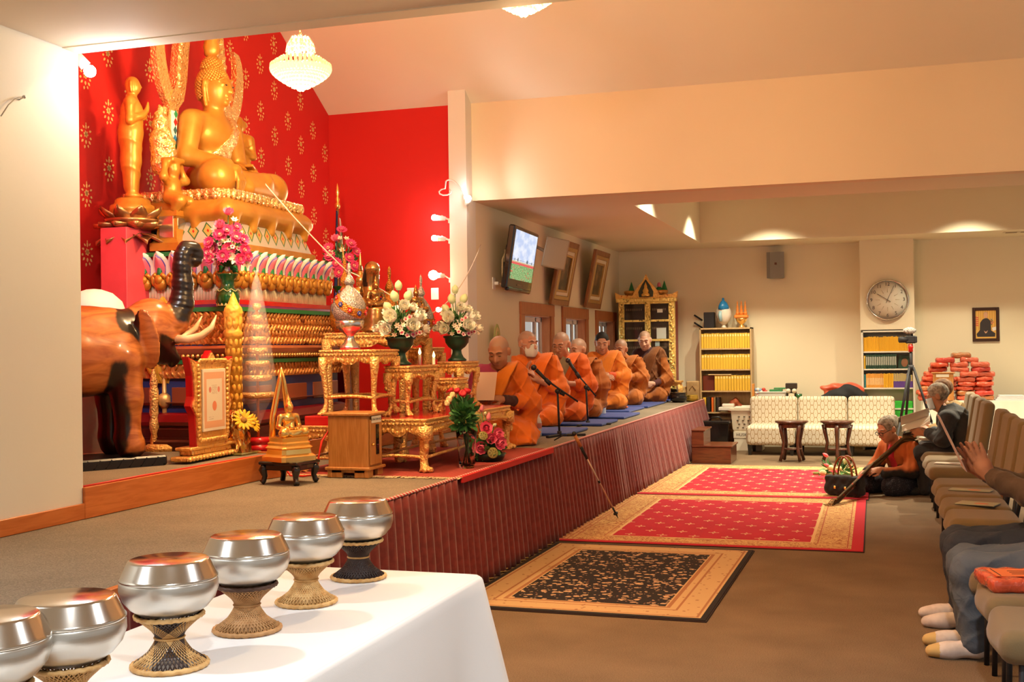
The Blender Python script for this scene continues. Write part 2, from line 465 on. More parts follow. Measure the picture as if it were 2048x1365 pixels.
def motif(y, z):
    for k in range(6):
        a = PI/2+k*PI/3+.3; b.prism(leaf(y, z+.012, a, .03, .02), .0006, .0012, 1, X)
    for (dx, dz, a, L, W) in ((0, .048, 1.57, .045, .02), (-.02, .055, 2.3, .028, .014), (.02, .06, .9, .028, .014), (0, .085, 1.57, .018, .012), (-.035, .03, 2.9, .03, .018), (.035, .035, .3, .03, .018),
                           (-.045, -.005, 3.5, .026, .02), (.042, -.01, -.4, .026, .02), (-.03, -.03, 3.9, .034, .02), (.03, -.036, -.8, .034, .02), (0, -.03, 4.7, .035, .022), (-.012, -.07, 4.5, .03, .02), (.02, -.065, -1.2, .026, .016)):
        b.prism(leaf(y+dx, z+dz, a, L, W), .0006, .0012, 1, X)
for n in range(-8, 7):
    y0 = 10.25+.272*n if n >= -4 else 7.64+.272*(n+7)
    if not YA+.15 < y0 < YH-.1: continue
    for k in range(-4, 9):
        z = (3.29 if n % 2 == 0 else 3.49)+.455*k if n >= -4 else (3.04 if (n+7) % 2 == 0 else 2.81)+.447*k
        if 1.0 < z < zroof(y0)-.15: motif(y0, z)
st(b.build('wall_altar', [M_red, M_gleaf]))
xc0 = at_y(897, 300, 11.26).x
b = B(); b.box(((XA+XT-.06)/2, YH+.07, (ST+4.25)/2), (XT-.06-XA, .14, 4.25-ST)); st(b.build('wall_side', M_red))
b = B(); b.box(((xc0+XT)/2, (11.26+YH+.1)/2, (ST+4.36)/2), (XT-xc0, YH+.1-11.26, 4.36-ST)); st(b.build('column_1', M_white))
# cathedral ceiling
b = B()
for s_ in (-1, 1):
    y0, y1 = 8.22, 8.22+s_*3.35
    b.add([(-5.8, y0, zroof(y0)), (6.2, y0, zroof(y0)), (6.2, y1, zroof(y1)), (-5.8, y1, zroof(y1)),
           (-5.8, y0, zroof(y0)+.1), (6.2, y0, zroof(y0)+.1), (6.2, y1, zroof(y1)+.1), (-5.8, y1, zroof(y1)+.1)],
          [(0, 1, 2, 3), (7, 6, 5, 4), (0, 4, 5, 1), (1, 5, 6, 2), (2, 6, 7, 3), (3, 7, 4, 0)])
st(b.build('ceiling_vault', M_ceil))
# header and the low back ceiling with its light tray
b = B(); b.box((1.07, YH+.09, (ZC+4.2)/2), (10.24, .18, 4.2-ZC)); st(b.build('wall_header', plaster('header_paint', (.80, .64, .44))))
tx0, tx1, ty0, ty1, tz = -2.55, 5.6, 12.5, 17.44, 3.78
b = B(); z = ZC+.05
b.box(((XT+tx0)/2, (YH+.18+YB)/2, z), (tx0-XT, YB-YH-.18, .1)); b.box(((tx0+6.2)/2, (YH+.18+ty0)/2, z), (6.2-tx0, ty0-YH-.18, .1))
b.box(((tx0+6.2)/2, (ty1+YB)/2, z), (6.2-tx0, YB-ty1, .1)); b.box((5.9, (ty0+ty1)/2, z), (.6, ty1-ty0, .1))
h = tz-ZC-.1; zc = ZC+.1+h/2
b.box((tx0-.05, (ty0+ty1)/2, zc), (.1, ty1-ty0+.2, h)); b.box((tx1+.05, (ty0+ty1)/2, zc), (.1, ty1-ty0+.2, h))
b.box(((tx0+tx1)/2, ty0-.05, zc), (tx1-tx0, .1, h)); b.box(((tx0+tx1)/2, ty1+.05, zc), (tx1-tx0, .1, h))
b.box(((tx0+tx1)/2, (ty0+ty1)/2, tz+.05), (tx1-tx0+.2, ty1-ty0+.2, .1))
st(b.build('ceiling_back', plaster('back_ceiling_paint', (.77, .70, .52))))
# wall with windows (television wall)
WIN = [(13.05, 14.51), (14.943, 16.37), (16.86, 18.24)]
wz0, wz1 = 1.05, 2.155; cs = .15
b = B()
ops = [(y0+cs, y1-cs) for y0, y1 in WIN]; oz0, oz1 = wz0+cs, wz1-cs
cur = YH+.1
for o0, o1 in ops:
    b.box((XT-.08, (cur+o0)/2, (ST+ZC)/2), (.16, o0-cur, ZC-ST))
    b.box((XT-.08, (o0+o1)/2, (ST+oz0)/2), (.16, o1-o0, oz0-ST)); b.box((XT-.08, (o0+o1)/2, (oz1+ZC)/2), (.16, o1-o0, ZC-oz1)); cur = o1
b.box((XT-.08, (cur+YB+.1)/2, (ST+ZC)/2), (.16, YB+.1-cur, ZC-ST)); st(b.build('wall_window_side', M_wall))
M_vinyl = mat('white_vinyl', (.8, .8, .78), .4)
M_glass = mat('window_glass', (1, 1, 1), .0, trans=1.0, ior=1.0, spec=.3)
for i, ((y0, y1), (o0, o1)) in enumerate(zip(WIN, ops)):
    b = B()
    b.box((XT+.012, (y0+o0)/2, (wz0+wz1-cs)/2), (.024, cs, wz1-wz0-cs), .003); b.box((XT+.012, (y1+o1)/2, (wz0+wz1-cs)/2), (.024, cs, wz1-wz0-cs), .003)
    b.box((XT+.014, (y0+y1)/2, wz1-cs/2), (.028, y1-y0+.012, cs), .003); b.box((XT+.03, (y0+y1)/2, wz0+cs-.02), (.06, y1-y0, .04), .005); b.box((XT+.012, (y0+y1)/2, wz0+cs/2-.02), (.024, y1-y0-.1, cs-.04), .003)
    win = st(b.build('window_%d' % (i+1), M_trimw))
    j = B()
    for yy in (o0+.006, o1-.006): j.box((XT-.06, yy, (oz0+oz1)/2), (.12, .012, oz1-oz0))
    for zz in (oz0+.006, oz1-.006): j.box((XT-.06, (o0+o1)/2, zz), (.12, o1-o0, .012))
    st(j.build('window_jamb', M_jamb, win))
    f = B(); ym = (o0+o1)/2
    for yy, ww in ((o0+.04, .06), (o1-.04, .06), (o1-.30, .05)): f.box((XT-.125, yy, (oz0+oz1)/2), (.05, ww, oz1-oz0-.03), .006)
    for zz in (oz0+.045, oz1-.045): f.box((XT-.125, ym, zz), (.05, o1-o0-.03, .06), .006)
    st(f.build('window_frame', M_vinyl, win))
    g = B(); g.box((XT-.13, ym, (oz0+oz1)/2), (.006, o1-o0-.1, oz1-oz0-.1)); st(g.build('window_pane', M_glass, win))
# back wall with the clock pilaster
PX0, PX1 = -.272, .500
b = B(); b.box((1.07, YB+.06, ZC/2), (10.26, .12, ZC)); b.box(((PX0+PX1)/2, (YK+YB)/2, (1.805+ZC)/2), (PX1-PX0, YB-YK, ZC-1.805)); 
st(b.build('wall_back', M_wall))
# greenery seen through the windows
M_leafout = noisy('sunlit_leaves', (.22, .36, .10), (.55, .68, .36), 6, .8)
rng = random.Random(3); sh = S(.15)
for i in range(16): sh.ell((-7.0-rng.random()*.8, 16+i*1.9+rng.random(), -.1+rng.random()*.8), (.8, 1.0, .8+rng.random()*.4))
dsp = lambda x, y, z: (.10*np.sin(9*x+3*z)*np.sin(11*y+2*x)*np.sin(8*z+y)).astype(np.float32)
hd = sdf_obj(sh, .14, 'hedge', M_leafout, disp=dsp); tagp(hd, 'bright green hedge growing outside beyond the windows', 'hedge')
b = B(); b.box((-12, 20, -.45), (14.0, 44, .1)); g = b.build('ground', noisy('outdoor_grass', (.2, .3, .1), (.4, .5, .22), 3)); st(g)
# ---------------------------------------------------------------- light
wd = bpy.data.worlds.new('world'); sc.world = wd; wd.use_nodes = True
bg = wd.node_tree.nodes['Background']; bg.inputs[0].default_value = (1.0, .93, .84, 1); 
_w = wd.node_tree; _tc = _w.nodes.new('ShaderNodeTexCoord'); _sx = _w.nodes.new('ShaderNodeSeparateXYZ'); _mr = _w.nodes.new('ShaderNodeMapRange'); _mx = _w.nodes.new('ShaderNodeMix'); _mx.data_type = 'RGBA'
_w.links.new(_tc.outputs['Generated'], _sx.inputs[0]); _w.links.new(_sx.outputs[0], _mr.inputs[0]); _mr.inputs[1].default_value = -.45; _mr.inputs[2].default_value = -.75
_w.links.new(_mr.outputs[0], _mx.inputs[0]); _mx.inputs[6].default_value = (1.0, .93, .84, 1); _mx.inputs[7].default_value = (7.6, 8.0, 8.2, 1); _w.links.new(_mx.outputs[2], bg.inputs[0]); bg.inputs[1].default_value = .28
WARM = (1.0, .70, .38); MID = (1.0, .80, .56); COOL = (.92, .95, 1.0)
for i, (x, y) in enumerate(((-1.5, 16.8), (1.2, 16.8), (3.9, 16.8), (-2.08, 13.25), (-2.1, 16.45), (-.2, 14.6), (2.4, 14.6))):
    lamp('tray_downlight', (x, y, tz-.03), 170 if i < 5 else (380, 720)[i-5], (1.0, .90, .64), .05, 'SPOT', (x, y, 0), 112, .6)
sun = lamp('daylight', (0, 10, 8), 4.5, (1, .98, .95), typ='SUN', target=(-4.5, 8, 0)); sun.data.angle = .2
sc.view_settings.view_transform = 'Standard'; sc.view_settings.look = 'None'; sc.view_settings.gamma = 1.0
sc.view_settings.use_curve_mapping = False; sc.view_settings.exposure = 0.75
sc.cycles.use_denoising = True; sc.cycles.max_bounces = 8; sc.cycles.transparent_max_bounces = 12
sc.cycles.caustics_reflective = False; sc.cycles.caustics_refractive = False; sc.cycles.sample_clamp_indirect = 6
# ================================================================ altar: pedestal and statues
def gold(name, c1, c2, rough=.28, metal=.75, bs=0, bstr=.3):
    def fn(n):
        n.xyz(); f = n.noise(7, 3)
        if bs: n.bump(n.noise(bs, 4), bstr, .006)
        return n.mix(n.step(f, .3, .7), c1, c2)
    return nmat(name, fn, rough, metal)
G_paint = gold('gold_paint', (.50, .205, .024), (.60, .27, .04), .36, .38)
G_bright = gold('bright_gold', (.95, .55, .14), (1.0, .66, .22), .22, .9)
G_old = gold('antique_gold', (.55, .27, .07), (.75, .42, .13), .34, .8)
def carved(name, c_hi, c_lo, scale=38, rough=.34, metal=.55, strength=.7):
    def fn(n):
        n.xyz(); d = n.voro(scale, 'SMOOTH_F1'); e = n.noise(scale*.7, 3, dist=2.0)
        h = (1.0-d)*.7+e*.5; n.bump(h, strength, .02); k = n.step(h, .36, .56)
        return n.mix(k, c_lo, c_hi)
    return nmat(name, fn, rough, metal)
G_carv = carved('carved_gold', (.95, .56, .16), (.55, .05, .015), 42)
G_carv2 = carved('carved_gold_fine', (.95, .58, .19), (.62, .17, .04), 75)
G_spark = carved('sparkling_gold', (1.0, .68, .28), (.62, .30, .06), 60, .22, .85)
M_redlac = mat('red_lacquer', (.55, .008, .012), .25, coat=.4)
M_redlac2 = mat('dark_red_lacquer', (.22, .006, .010), .3, coat=.3)
M_green = mat('green_paint', (.015, .19, .055), .35)
M_bluep = mat('blue_paint', (.03, .05, .22), .4)
M_purple = mat('purple_paint', (.12, .015, .10), .3)
M_cream = mat('cream_enamel', (.86, .74, .50), .4)
M_brownc = carved('carved_brown_gold', (.78, .36, .10), (.20, .05, .02), 26, .33, .6, .7)
M_brownw = mat('polished_brown', (.30, .075, .035), .28, coat=.3)
M_dark = mat('dark_maroon_wood', (.07, .012, .010), .3, coat=.3)

def octa(sx, sy, ch):
    """chamfered rectangle, counter-clockwise"""
    return [(sx, -sy+ch), (sx, sy-ch), (sx-ch, sy), (-sx+ch, sy), (-sx, sy-ch), (-sx, -sy+ch), (-sx+ch, -sy), (sx-ch, -sy)]
def oring(sx, sy, ch, z): return [(x, y, z) for x, y in octa(sx, sy, ch)]
# --- tiered pedestal; origin under its centre, front faces +x
PC = Vector((-4.93, 8.01, .905))
ped = thing('altar_pedestal', 'tall tiered pedestal carved and painted with lotus petals under the giant golden buddha', 'pedestal', PC)
def tier(name, m, zs, mats=None):
    """zs: (half x, half y, chamfer, world z)"""
    b = B(); b.loft([oring(a, c, ch, z-PC.z) for a, c, ch, z in zs]); return b.build(name, m, ped)
tier('foot_step', M_dark, [(.70, .94, .06, .905), (.70, .94, .06, .97), (.68, .92, .06, .985), (.68, .92, .06, 1.0)])
tier('lower_step', M_dark, [(.67, .91, .06, 1.0), (.67, .91, .06, 1.06), (.65, .89, .06, 1.075), (.65, .89, .06, 1.085)])
tier('red_moulding', M_redlac2, [(.665, .90, .06, 1.085), (.675, .91, .06, 1.11), (.655, .89, .06, 1.16), (.62, .86, .06, 1.175)])
bp = tier('blue_panel', M_bluep, [(.60, .84, .06, 1.175), (.60, .84, .06, 1.42)])
b = B()
for sy in (-.55, 0, .55): b.box((.603, sy, 1.29-PC.z), (.012, .44, .13), .004)
for sx in (-.3, .3): b.box((sx, -.843, 1.29-PC.z), (.42, .012, .13), .004)
b.build('inset_panel', M_brownw, bp)
tier('plinth_rail', M_brownw, [(.64, .88, .06, 1.262-.02), (.645, .885, .06, 1.25)])
def relief(name, m, z0, z1, hx, hy, rows, dx, size, tilt=.5):
    b = B(); 
    b.loft([oring(hx, hy, .07, z-PC.z) for z in (z0, z1)])
    for r in range(rows):
        z = z0+(z1-z0)*(r+.5)/rows-PC.z; off = (r % 2)*dx/2
        n = int(2*hy/dx)
        for i in range(n):
            y = -hy+.05+off+i*dx
            if y < hy-.04: b.ell((hx+.002, y, z), (size*.45, size*.42, size*.95), 6, xf=rotm(tilt if r % 2 else -tilt, .25, 0))
        n = int(2*hx/dx)
        for i in range(n):
            x = hx-.05-off-i*dx
            if x > -hx: b.ell((x, -hy-.002, z), (size*.42, size*.45, size*.95), 6, xf=rotm(.25, tilt if r % 2 else -tilt, 0))
    return b.build(name, m, ped)
relief('carved_lower_frieze', M_brownc, 1.42, 1.522, .62, .865, 2, .05, .032)
tier('green_moulding', M_green, [(.645, .885, .06, 1.522), (.645, .885, .06, 1.55)])
b = B()
for i in range(44): b.ell((.655, -.86+i*.04, 1.575-PC.z), .017, 6)
for i in range(30): b.ell((.62-i*.04, -.895, 1.575-PC.z), .017, 6)
b.build('bead_row', G_old, ped)
tier('brown_rail', M_brownw, [(.63, .87, .06, 1.55), (.66, .90, .06, 1.60), (.665, .905, .06, 1.63), (.62, .86, .06, 1.65)])
tier('dark_blue_line', M_bluep, [(.60, .845, .07, 1.63), (.60, .845, .07, 1.67)])
relief('carved_frieze', M_brownc, 1.66, 1.895, .605, .85, 5, .052, .036)
tier('green_ledge', M_green, [(.63, .875, .06, 1.893), (.63, .875, .06, 1.923)])
tier('purple_moulding', M_purple, [(.60, .845, .06, 1.923), (.57, .80, .06, 1.947)])
tier('red_line', M_redlac, [(.575, .79, .06, 1.945), (.575, .79, .06, 1.978)])
b = B(); hx, hy = .535, .735
b.loft([oring(hx, hy, .05, z-PC.z) for z in (1.976, 2.10)])
for i in range(56): b.cyl((hx, -hy+.03+i*.0255, 1.98-PC.z), (hx, -hy+.03+i*.0255, 2.095-PC.z), .0115, n=6)
for i in range(40): b.cyl((hx-.03-i*.0255, -hy, 1.98-PC.z), (hx-.03-i*.0255, -hy, 2.095-PC.z), .0115, n=6)
b.build('fluted_cream_band', M_cream, ped)
tier('lotus_core', M_redlac, [(.545, .74, .05, 2.09), (.56, .76, .05, 2.2), (.56, .76, .05, 2.31)])
tier('green_rim', M_green, [(.585, .785, .06, 2.305), (.585, .785, .06, 2.335)])
# one petal: white border, violet line, pink heart, green leaf and a gold scroll below; local: outward +x
def petal_mesh():
    b = B(); H = .195; W = .145
    def shp(k, m, lift):
        def fn(u, v):
            w = W*k*max(0, math.sin(PI*min(1, .30+.70*u)))**.5
            z = .04+(H*(.5+.5*k))*u*1.0; return (lift+.055*u*u+.018*(1-(2*v-1)**2), w*(v-.5), z-(1-k)*.0)
        b.grid(fn, 10, 7, m)
        def fn2(u, v): x, y, z = fn(u, 1-v); return (x-.012, y, z)
        b.grid(fn2, 10, 7, m)
    shp(1.0, 0, 0); shp(.72, 1, .005); shp(.62, 2, .008)
    b.ell((.028, 0, .085), (.016, .022, .05), 8, 3)
    for sy in (-1, 1):
        b.tube([(.012+.03*math.cos(t*.9), sy*(.004+.030*(1-t/6)*math.sin(t)+.018), .035+.034*(1-t/7)*math.cos(t)) for t in [x*.6 for x in range(9)]], [.017-.0014*x for x in range(9)], 6, 4)
    b.ell((.022, 0, .0), (.030, .056, .05), 8, 4); b.ell((.044, 0, .03), (.022, .034, .036), 8, 4); b.ell((.03, -.05, .03), (.02, .02, .045), 7, 4)
    return b
pm = petal_mesh(); first = None
Mwh = mat('white_enamel', (.86, .80, .70), .4); Mpk = mat('pink_enamel', (.72, .17, .24), .4); Mvi = mat('violet_enamel', (.10, .07, .38), .4)
spots = [(.555, -.66+.132*i, 0) for i in range(11)]+[(.47-.128*i, -.755, -PI/2) for i in range(8)]
spots.append((.54, -.73, -PI/4))
for x, y, a in spots:
    if first is None:
        o = first = pm.build('lotus_petal', [Mwh, Mvi, Mpk, M_green, G_paint], ped)
    else: o = dup(first)
    o.location = (x, y, 2.105-PC.z); o.rotation_euler = (0, 0, a)

# --- giant seated buddha
BO = Vector((-4.99, 8.0, 2.80))
bud = thing('buddha_statue', 'giant golden seated buddha with flame aureole on the tall altar pedestal', 'statue', BO)
def seated_buddha(detail=1.0):
    s = S(.05)
    s.ell((-.03, 0, .13), (.18, .25, .15)).ell((-.03, 0, .33), (.125, .165, .17)).ell((-.01, 0, .52), (.15, .235, .17))
    s.cap((-.02, -.22, .60), (-.02, .22, .60), .085)
    for sy in (-1, 1):
        s.cap((-.02, sy*.12, .14), (.27, sy*.40, .12), .14, .125); s.ell((.27, sy*.40, .115), (.13, .13, .125))
    s.cap((.30, -.38, .10), (.36, .16, .15), .10, .06); s.cap((.30, .38, .09), (.38, -.14, .06), .10, .06)
    s.cap((.36, .14, .155), (.28, .32, .19), .05, .028)
    s.cap((0, -.01, .62), (.01, 0, .76), .085, .078)
    s.ell((.0, 0, .89), (.128, .115, .165)); s.ell((.05, 0, .815), (.082, .085, .085)); s.ell((.035, 0, .88), (.115, .108, .10))
    return s
s = seated_buddha()
# right arm reaching down over the knee, left hand in the lap
s.chain([(-.02, -.285, .585), (-.01, -.375, .30), (.32, -.33, .215)], [.092, .075, .05], .03)
s.ell((.385, -.33, .165), (.05, .052, .055), (0, .5, 0), .02)
for i, dy in enumerate((-.036, -.012, .012, .036)): s.chain([(.41, -.33+dy, .155), (.435, -.33+dy*1.05, .09), (.425, -.33+dy, .0+.012*abs(i-1.3))], [.018, .016, .012], .006)
s.chain([(.375, -.285, .165), (.42, -.27, .12), (.42, -.272, .07)], [.017, .015, .011], .006)
s.chain([(-.02, .285, .585), (-.01, .375, .30), (.22, .16, .22)], [.092, .075, .05], .03)
s.ell((.30, .05, .225), (.07, .05, .028), (0, 0, -.95), .02)
for i in range(4): s.chain([(.30+.018*i, .03-.012*i, .235), (.33+.018*i, -.08+.0*i, .245)], [.016, .012], .006)
# features
s.chain([(.122, 0, .935), (.150, 0, .872), (.158, 0, .848)], [.012, .016, .022], .012)
for sy in (-1, 1):
    s.chain([(.136, sy*.018, .938), (.132, sy*.055, .952), (.108, sy*.088, .93)], [.010, .012, .009], .008)
    s.ell((.122, sy*.048, .900), (.026, .032, .015), None, .008); s.ell((.142, sy*.018, .848), (.014, .013, .011), None, .008)
    s.chain([(.0, sy*.118, .92), (-.005, sy*.124, .87), (0, sy*.118, .78), (.005, sy*.115, .74)], [.026, .022, .016, .018], .01)
s.cap((.142, -.030, .811), (.142, .030, .811), .013, k=.004); s.cap((.138, -.022, .788), (.138, .022, .788), .013, k=.004); s.ell((.118, 0, .762), (.022, .026, .02), None, .02)
sdf_obj(s, .0082, 'body', G_paint, bud)
# robe over the left shoulder
r = S(.05); r.p = [p for p in seated_buddha().p[:4]]
for q in range(len(r.p)):
    p = r.p[q]
    r.p[q] = (p[0], p[1], p[2]+.014, p[3], p[4]) if p[0] == 'e' else ('c', p[1], p[2], p[3]+.014, p[4]+.014, p[5])
fold = lambda x, y, z: (.006*np.sin(60*(z*.8-y*.6)+6*np.sin(9*x+5*y))+.003*np.sin(130*z+40*y)).astype(np.float32)
sdf_obj(r, .011, 'robe', G_spark, bud, disp=fold, clip=lambda x, y, z: np.maximum(np.maximum(z*1.0-y*1.15-.50+0*x, y-.285), .06-z))
# tight curls, topknot and flame
b = B(); ga = PI*(3-5**.5); N = 620
for i in range(N):
    t = 1-2*(i+.5)/N; rr = math.sqrt(1-t*t); a = ga*i; dx, dy, dz = rr*math.cos(a), rr*math.sin(a), t
    if dz < -.55 or (dx > .25 and dz < .45-.55*(1-dx)): continue
    if dx > .05 and dz < .18: continue
    b.ell((.0+dx*.132-.004, dy*.122, .895+dz*.168), .0145, 6)
for i in range(130):
    t = 1-(i+.5)/130; rr = math.sqrt(1-t*t); a = ga*i
    b.ell((-.01+rr*math.cos(a)*.083, rr*math.sin(a)*.080, 1.04+t*.10), .0135, 6)
b.lathe([(.085, 0), (.08, .05), (.05, .09), (0, .1)], (-.01, 0, 1.035), 16)
b.build('curled_hair', gold('hair_gold', (.55, .26, .04), (.74, .38, .07), .35, .5), bud)
b = B(); b.lathe([(.035, 0), (.062, .03), (.07, .08), (.055, .13), (.062, .16), (.05, .25), (.02, .36), (0, .42)], (-.01, 0, 1.13), 12, mod=lambda a, t: 1+.12*math.cos(4*a+5*t)); b.build('flame_finial', G_paint, bud)
for sy in (-1, 1):
    b = B(); b.ell((.1475, sy*.048, .895), (.004, .016, .006), 8); b.build('eye', mat('eye_black', (.03, .015, .01), .3), bud)
# throne under the statue
b = B(); rings = [oring(hx, hy, .10, z) for hx, hy, z in ((.40, .52, -.075), (.47, .585, -.07), (.495, .61, -.03), (.50, .62, .0), (.40, .5, .0))]; b.loft(rings)
for i in range(18): b.ell((.485, -.52+i*.0612, -.035), (.022, .028, .045), 7)
for i in range(12): b.ell((.37-i*.066, -.60, -.035), (.028, .022, .045), 7)
for k in range(3): b.ell((.455-k*.028, -.545-k*.02, -.035), (.026, .026, .045), 7)
b.build('lotus_seat', G_spark, bud)
s = S(.03); s.box((0, 0, -.16), (.46, .58, .05), .04).box((0, 0, -.10), (.44, .55, .03), .02)
for y in (-.54, -.27, 0, .27, .54): s.chain([(.46, y, -.17), (.50, y, -.22), (.495, y, -.275)], [.045, .03, .035])
for x in (.22, -.05): s.chain([(x, -.58, -.17), (x, -.62, -.22), (x, -.615, -.275)], [.045, .03, .035])
s.cap((.47, -.60, -.16), (.47, .60, -.16), .07); s.cap((.47, -.60, -.17), (-.4, -.62, -.17), .055)
sdf_obj(s, .016, 'clawed_base', G_paint, bud)
def mosaic(n):
    x, y, z = n.xyz(); u = (y+x)*8.2; v = (z+.31)*6.2+.5; f = (u.fract()-.5).abs(); d = f+(v-.5).abs()*.95
    c = n.mix(n.step(d, .40, .42), (.62, .36, .10), (.52, .46, .38)); c = n.mix((d > .30)*(d < .41), c, (.05, .16, .06)); c = n.mix(d < .09, c, (.7, .03, .02))
    n.bump(n.voro(70, 'DISTANCE_TO_EDGE'), .3, .004); return c
M_mos = nmat('mirror_mosaic', mosaic, .25, .2)
b = B(); b.loft([oring(hx, hy, .10, z) for hx, hy, z in ((.47, .60, -.22), (.50, .64, -.28), (.54, .685, -.40))]); b.build('mosaic_skirt', M_mos, bud)
b = B(); b.loft([oring(hx, hy, .10, z) for hx, hy, z in ((.545, .69, -.40), (.56, .705, -.41), (.565, .71, -.455), (.50, .64, -.468))])
b.build('gold_footing', G_paint, bud)
# corner posts with kneeling bearers
for k, (x, y) in enumerate(((.06, -.66),)):
    b = B(); b.loft([[(x+sx*w, y+sy*w, z) for sx, sy in ((1, -1), (1, 1), (-1, 1), (-1, -1))] for w, z in ((.12, -.455), (.12, -.40), (.085, -.37), (.075, -.22), (.088, -.20), (.088, -.16))])
    po = b.build('corner_post', G_paint, bud); zb = -.12
    b = B(); b.box((x+.07, y, -.28), (.02, .12, .16), .003); b.box((x, y-.078, -.28), (.12, .02, .16), .003); b.build('mirror_panel', mat('mirror_tile', (.62, .56, .42), .15, .9), po)
    s = S(.03); s.ell((x, y, .13), (.06, .07, .09)).ell((x+.01, y, .27), (.05, .05, .06)).cap((x, y, .18), (x, y, .24), .03)
    for sy in (-1, 1):
        s.chain([(x, y+sy*.06, .17), (x+.02, y+sy*.14, .20), (x, y+sy*.09, .30), (x-.01, y+sy*.03, .33)], [.03, .026, .022, .02]); s.chain([(x, y+sy*.04, .06), (x+.10, y+sy*.06, .03), (x+.06, y+sy*.06, -.03)], [.05, .04, .035])
    s.box((x, y, .335), (.05, .07, .01), .008); sdf_obj(s, .011, 'kneeling_bearer', G_paint, bud).location = (0, 0, zb)
    s = S(.03); s.chain([(x-.08, y, .34), (x-.09, y, .52), (x-.10, y, .66), (x-.10, y, .80)], [.085, .08, .05, .008]); s.ell((x-.03, y, .45), (.05, .05, .08)); sdf_obj(s, .013, 'naga_crest', G_spark, bud, disp=lambda X, Y, Z: (.010*np.sin(70*Z+30*Y)*np.sin(60*Y+10*X)).astype(np.float32)).location = (0, 0, zb-.03)
# aureole: two side posts, hooked flames and the arch over the head
AX = -.12
def aur(u): return T(AX, 0, 0) @ Matrix(((0, 0, 1, 0), (u, 0, 0, 0), (0, 1, 0, 0), (0, 0, 0, 1)))
for u in (1, -1):
    b = B(); xf = aur(u)
    b.prism([(.36, .0), (.50, .0), (.51, .3), (.49, .55), (.46, .68), (.34, .68), (.36, .55), (.37, .3)], -.03, .03, 0, xf)
    outer = []; inner = []
    for i in range(15):
        t = i/14; a = -1.2+2.35*t; outer.append((.36+.24*math.cos(a*.9-.25)+.02, .98+.34*math.sin(a))); inner.append((.30+.235*math.cos(a*.9-.25)*(.80+.22*t*t), 1.02+.31*math.sin(a)))
    b.prism(outer+inner[::-1], -.025, .025, 0, xf)
    b.prism([(.40, .62), (.47, .72), (.38, .85), (.335, 1.1), (.30, 1.35), (.22, 1.6), (.08, 1.85), (0, 1.95), (0, 1.75), (.08, 1.6), (.16, 1.4), (.20, 1.15), (.235, .9), (.28, .74)], -.035, .035, 0, xf)
    for i in range(12):
        t = i/11; b.ell((AX+.03, u*(.30-.16*t*t+.03), .85+.75*t), (.02, .05, .022), 7, xf=rotm(u*.9, 0, 0))
    for i in range(9): b.ell((AX, u*(.508-.012*i/8), .03+.075*i), (.03, .022, .04), 7)
    b.build('aureole_side', G_spark, bud)
    b = B(); gm = []
    b.prism([(.385, .02), (.46, .02), (.462, .3), (.445, .64), (.375, .64), (.388, .3)], .03, .036, 0, xf)
    for i in range(10):
        z = .06+.062*i; c = (.42-.008*(i/9)**2*3, z); b.prism([(c[0]+.022*math.cos(k*PI/2), c[1]+.03*math.sin(k*PI/2)) for k in range(4)], .036, .042, 1+i % 4, xf)
    b.build('gem_strip', [Mwh, mat('gem_red', (.6, .02, .02), .15), mat('gem_green', (.02, .22, .08), .15), mat('gem_blue', (.03, .18, .38), .15), mat('gem_dark', (.03, .10, .10), .15)], bud)

# --- standing disciples
def disciple():
    s = S(.035)
    # faces +x, hands joined; total height 1.0 with feet at 0
    s.ell((.01, 0, .02), (.075, .07, .022)); s.chain([(0, -.03, .03), (0, -.032, .30), (0, -.04, .52)], [.034, .05, .065]); s.chain([(0, .03, .03), (0, .032, .30), (0, .04, .52)], [.034, .05, .065])
    s.chain([(-.01, 0, .10), (-.01, 0, .30), (-.01, 0, .52), (0, 0, .68)], [.058, .072, .09, .085]); s.ell((0, 0, .72), (.07, .105, .09)); s.cap((-.005, -.09, .765), (-.005, .09, .765), .036)
    s.cap((0, 0, .78), (.005, 0, .84), .032); s.ell((.008, 0, .90), (.058, .05, .068)); s.ell((.03, 0, .872), (.035, .036, .035))
    s.cap((.06, 0, .905), (.072, 0, .885), .006, .010, .008); s.cap((.058, -.012, .862), (.058, .012, .862), .007, k=.006)
    for u in (-1, 1):
        s.chain([(-.005, u*.105, .75), (-.005, u*.125, .60), (.09, u*.045, .66)], [.036, .03, .024], .02)
        s.chain([(.09, u*.035, .66), (.115, u*.008, .70), (.125, u*.006, .765)], [.022, .016, .008], .008)
        s.chain([(.0, u*.052, .915), (0, u*.056, .88), (.004, u*.05, .84)], [.012, .011, .010], .006); s.ell((.052, u*.02, .906), (.008, .012, .006), None, .006)
    return s
dfold = lambda x, y, z: (-.007*(1-np.abs(np.sin(15*z+5*y+4*x)))**4*((z > .08) & (z < .66))-.005*(1-np.abs(np.sin(26*(z-.9*y))))**4*((z > .62) & (z < .78))*(x > 0)).astype(np.float32)
def put_disciple(nm, label, loc, rz, h, grp):
    t = thing(nm, label, 'statue', loc, rz, grp)
    s = disciple(); M = Matrix.Scale(h, 4)
    o = sdf_obj(s, .0085, 'body', G_paint, t, disp=dfold); o.scale = (h,)*3
    b = B(); b.lathe([(.0, .0), (.16, 0), (.165, .02), (.15, .04), (.165, .06), (.16, .10), (.13, .115), (.125, .14), (.11, .155), (0, .155)], (0, 0, -.155), 24); b.build('round_base', G_paint, t)
    return t
dz = .155
dl = at_x(262, 395, -5.2)
put_disciple('disciple_statue', 'slim golden standing disciple with joined hands on bronze lotus pillar left of buddha', (-5.2, 7.235, 2.735), .55, .93, 'standing golden disciples')
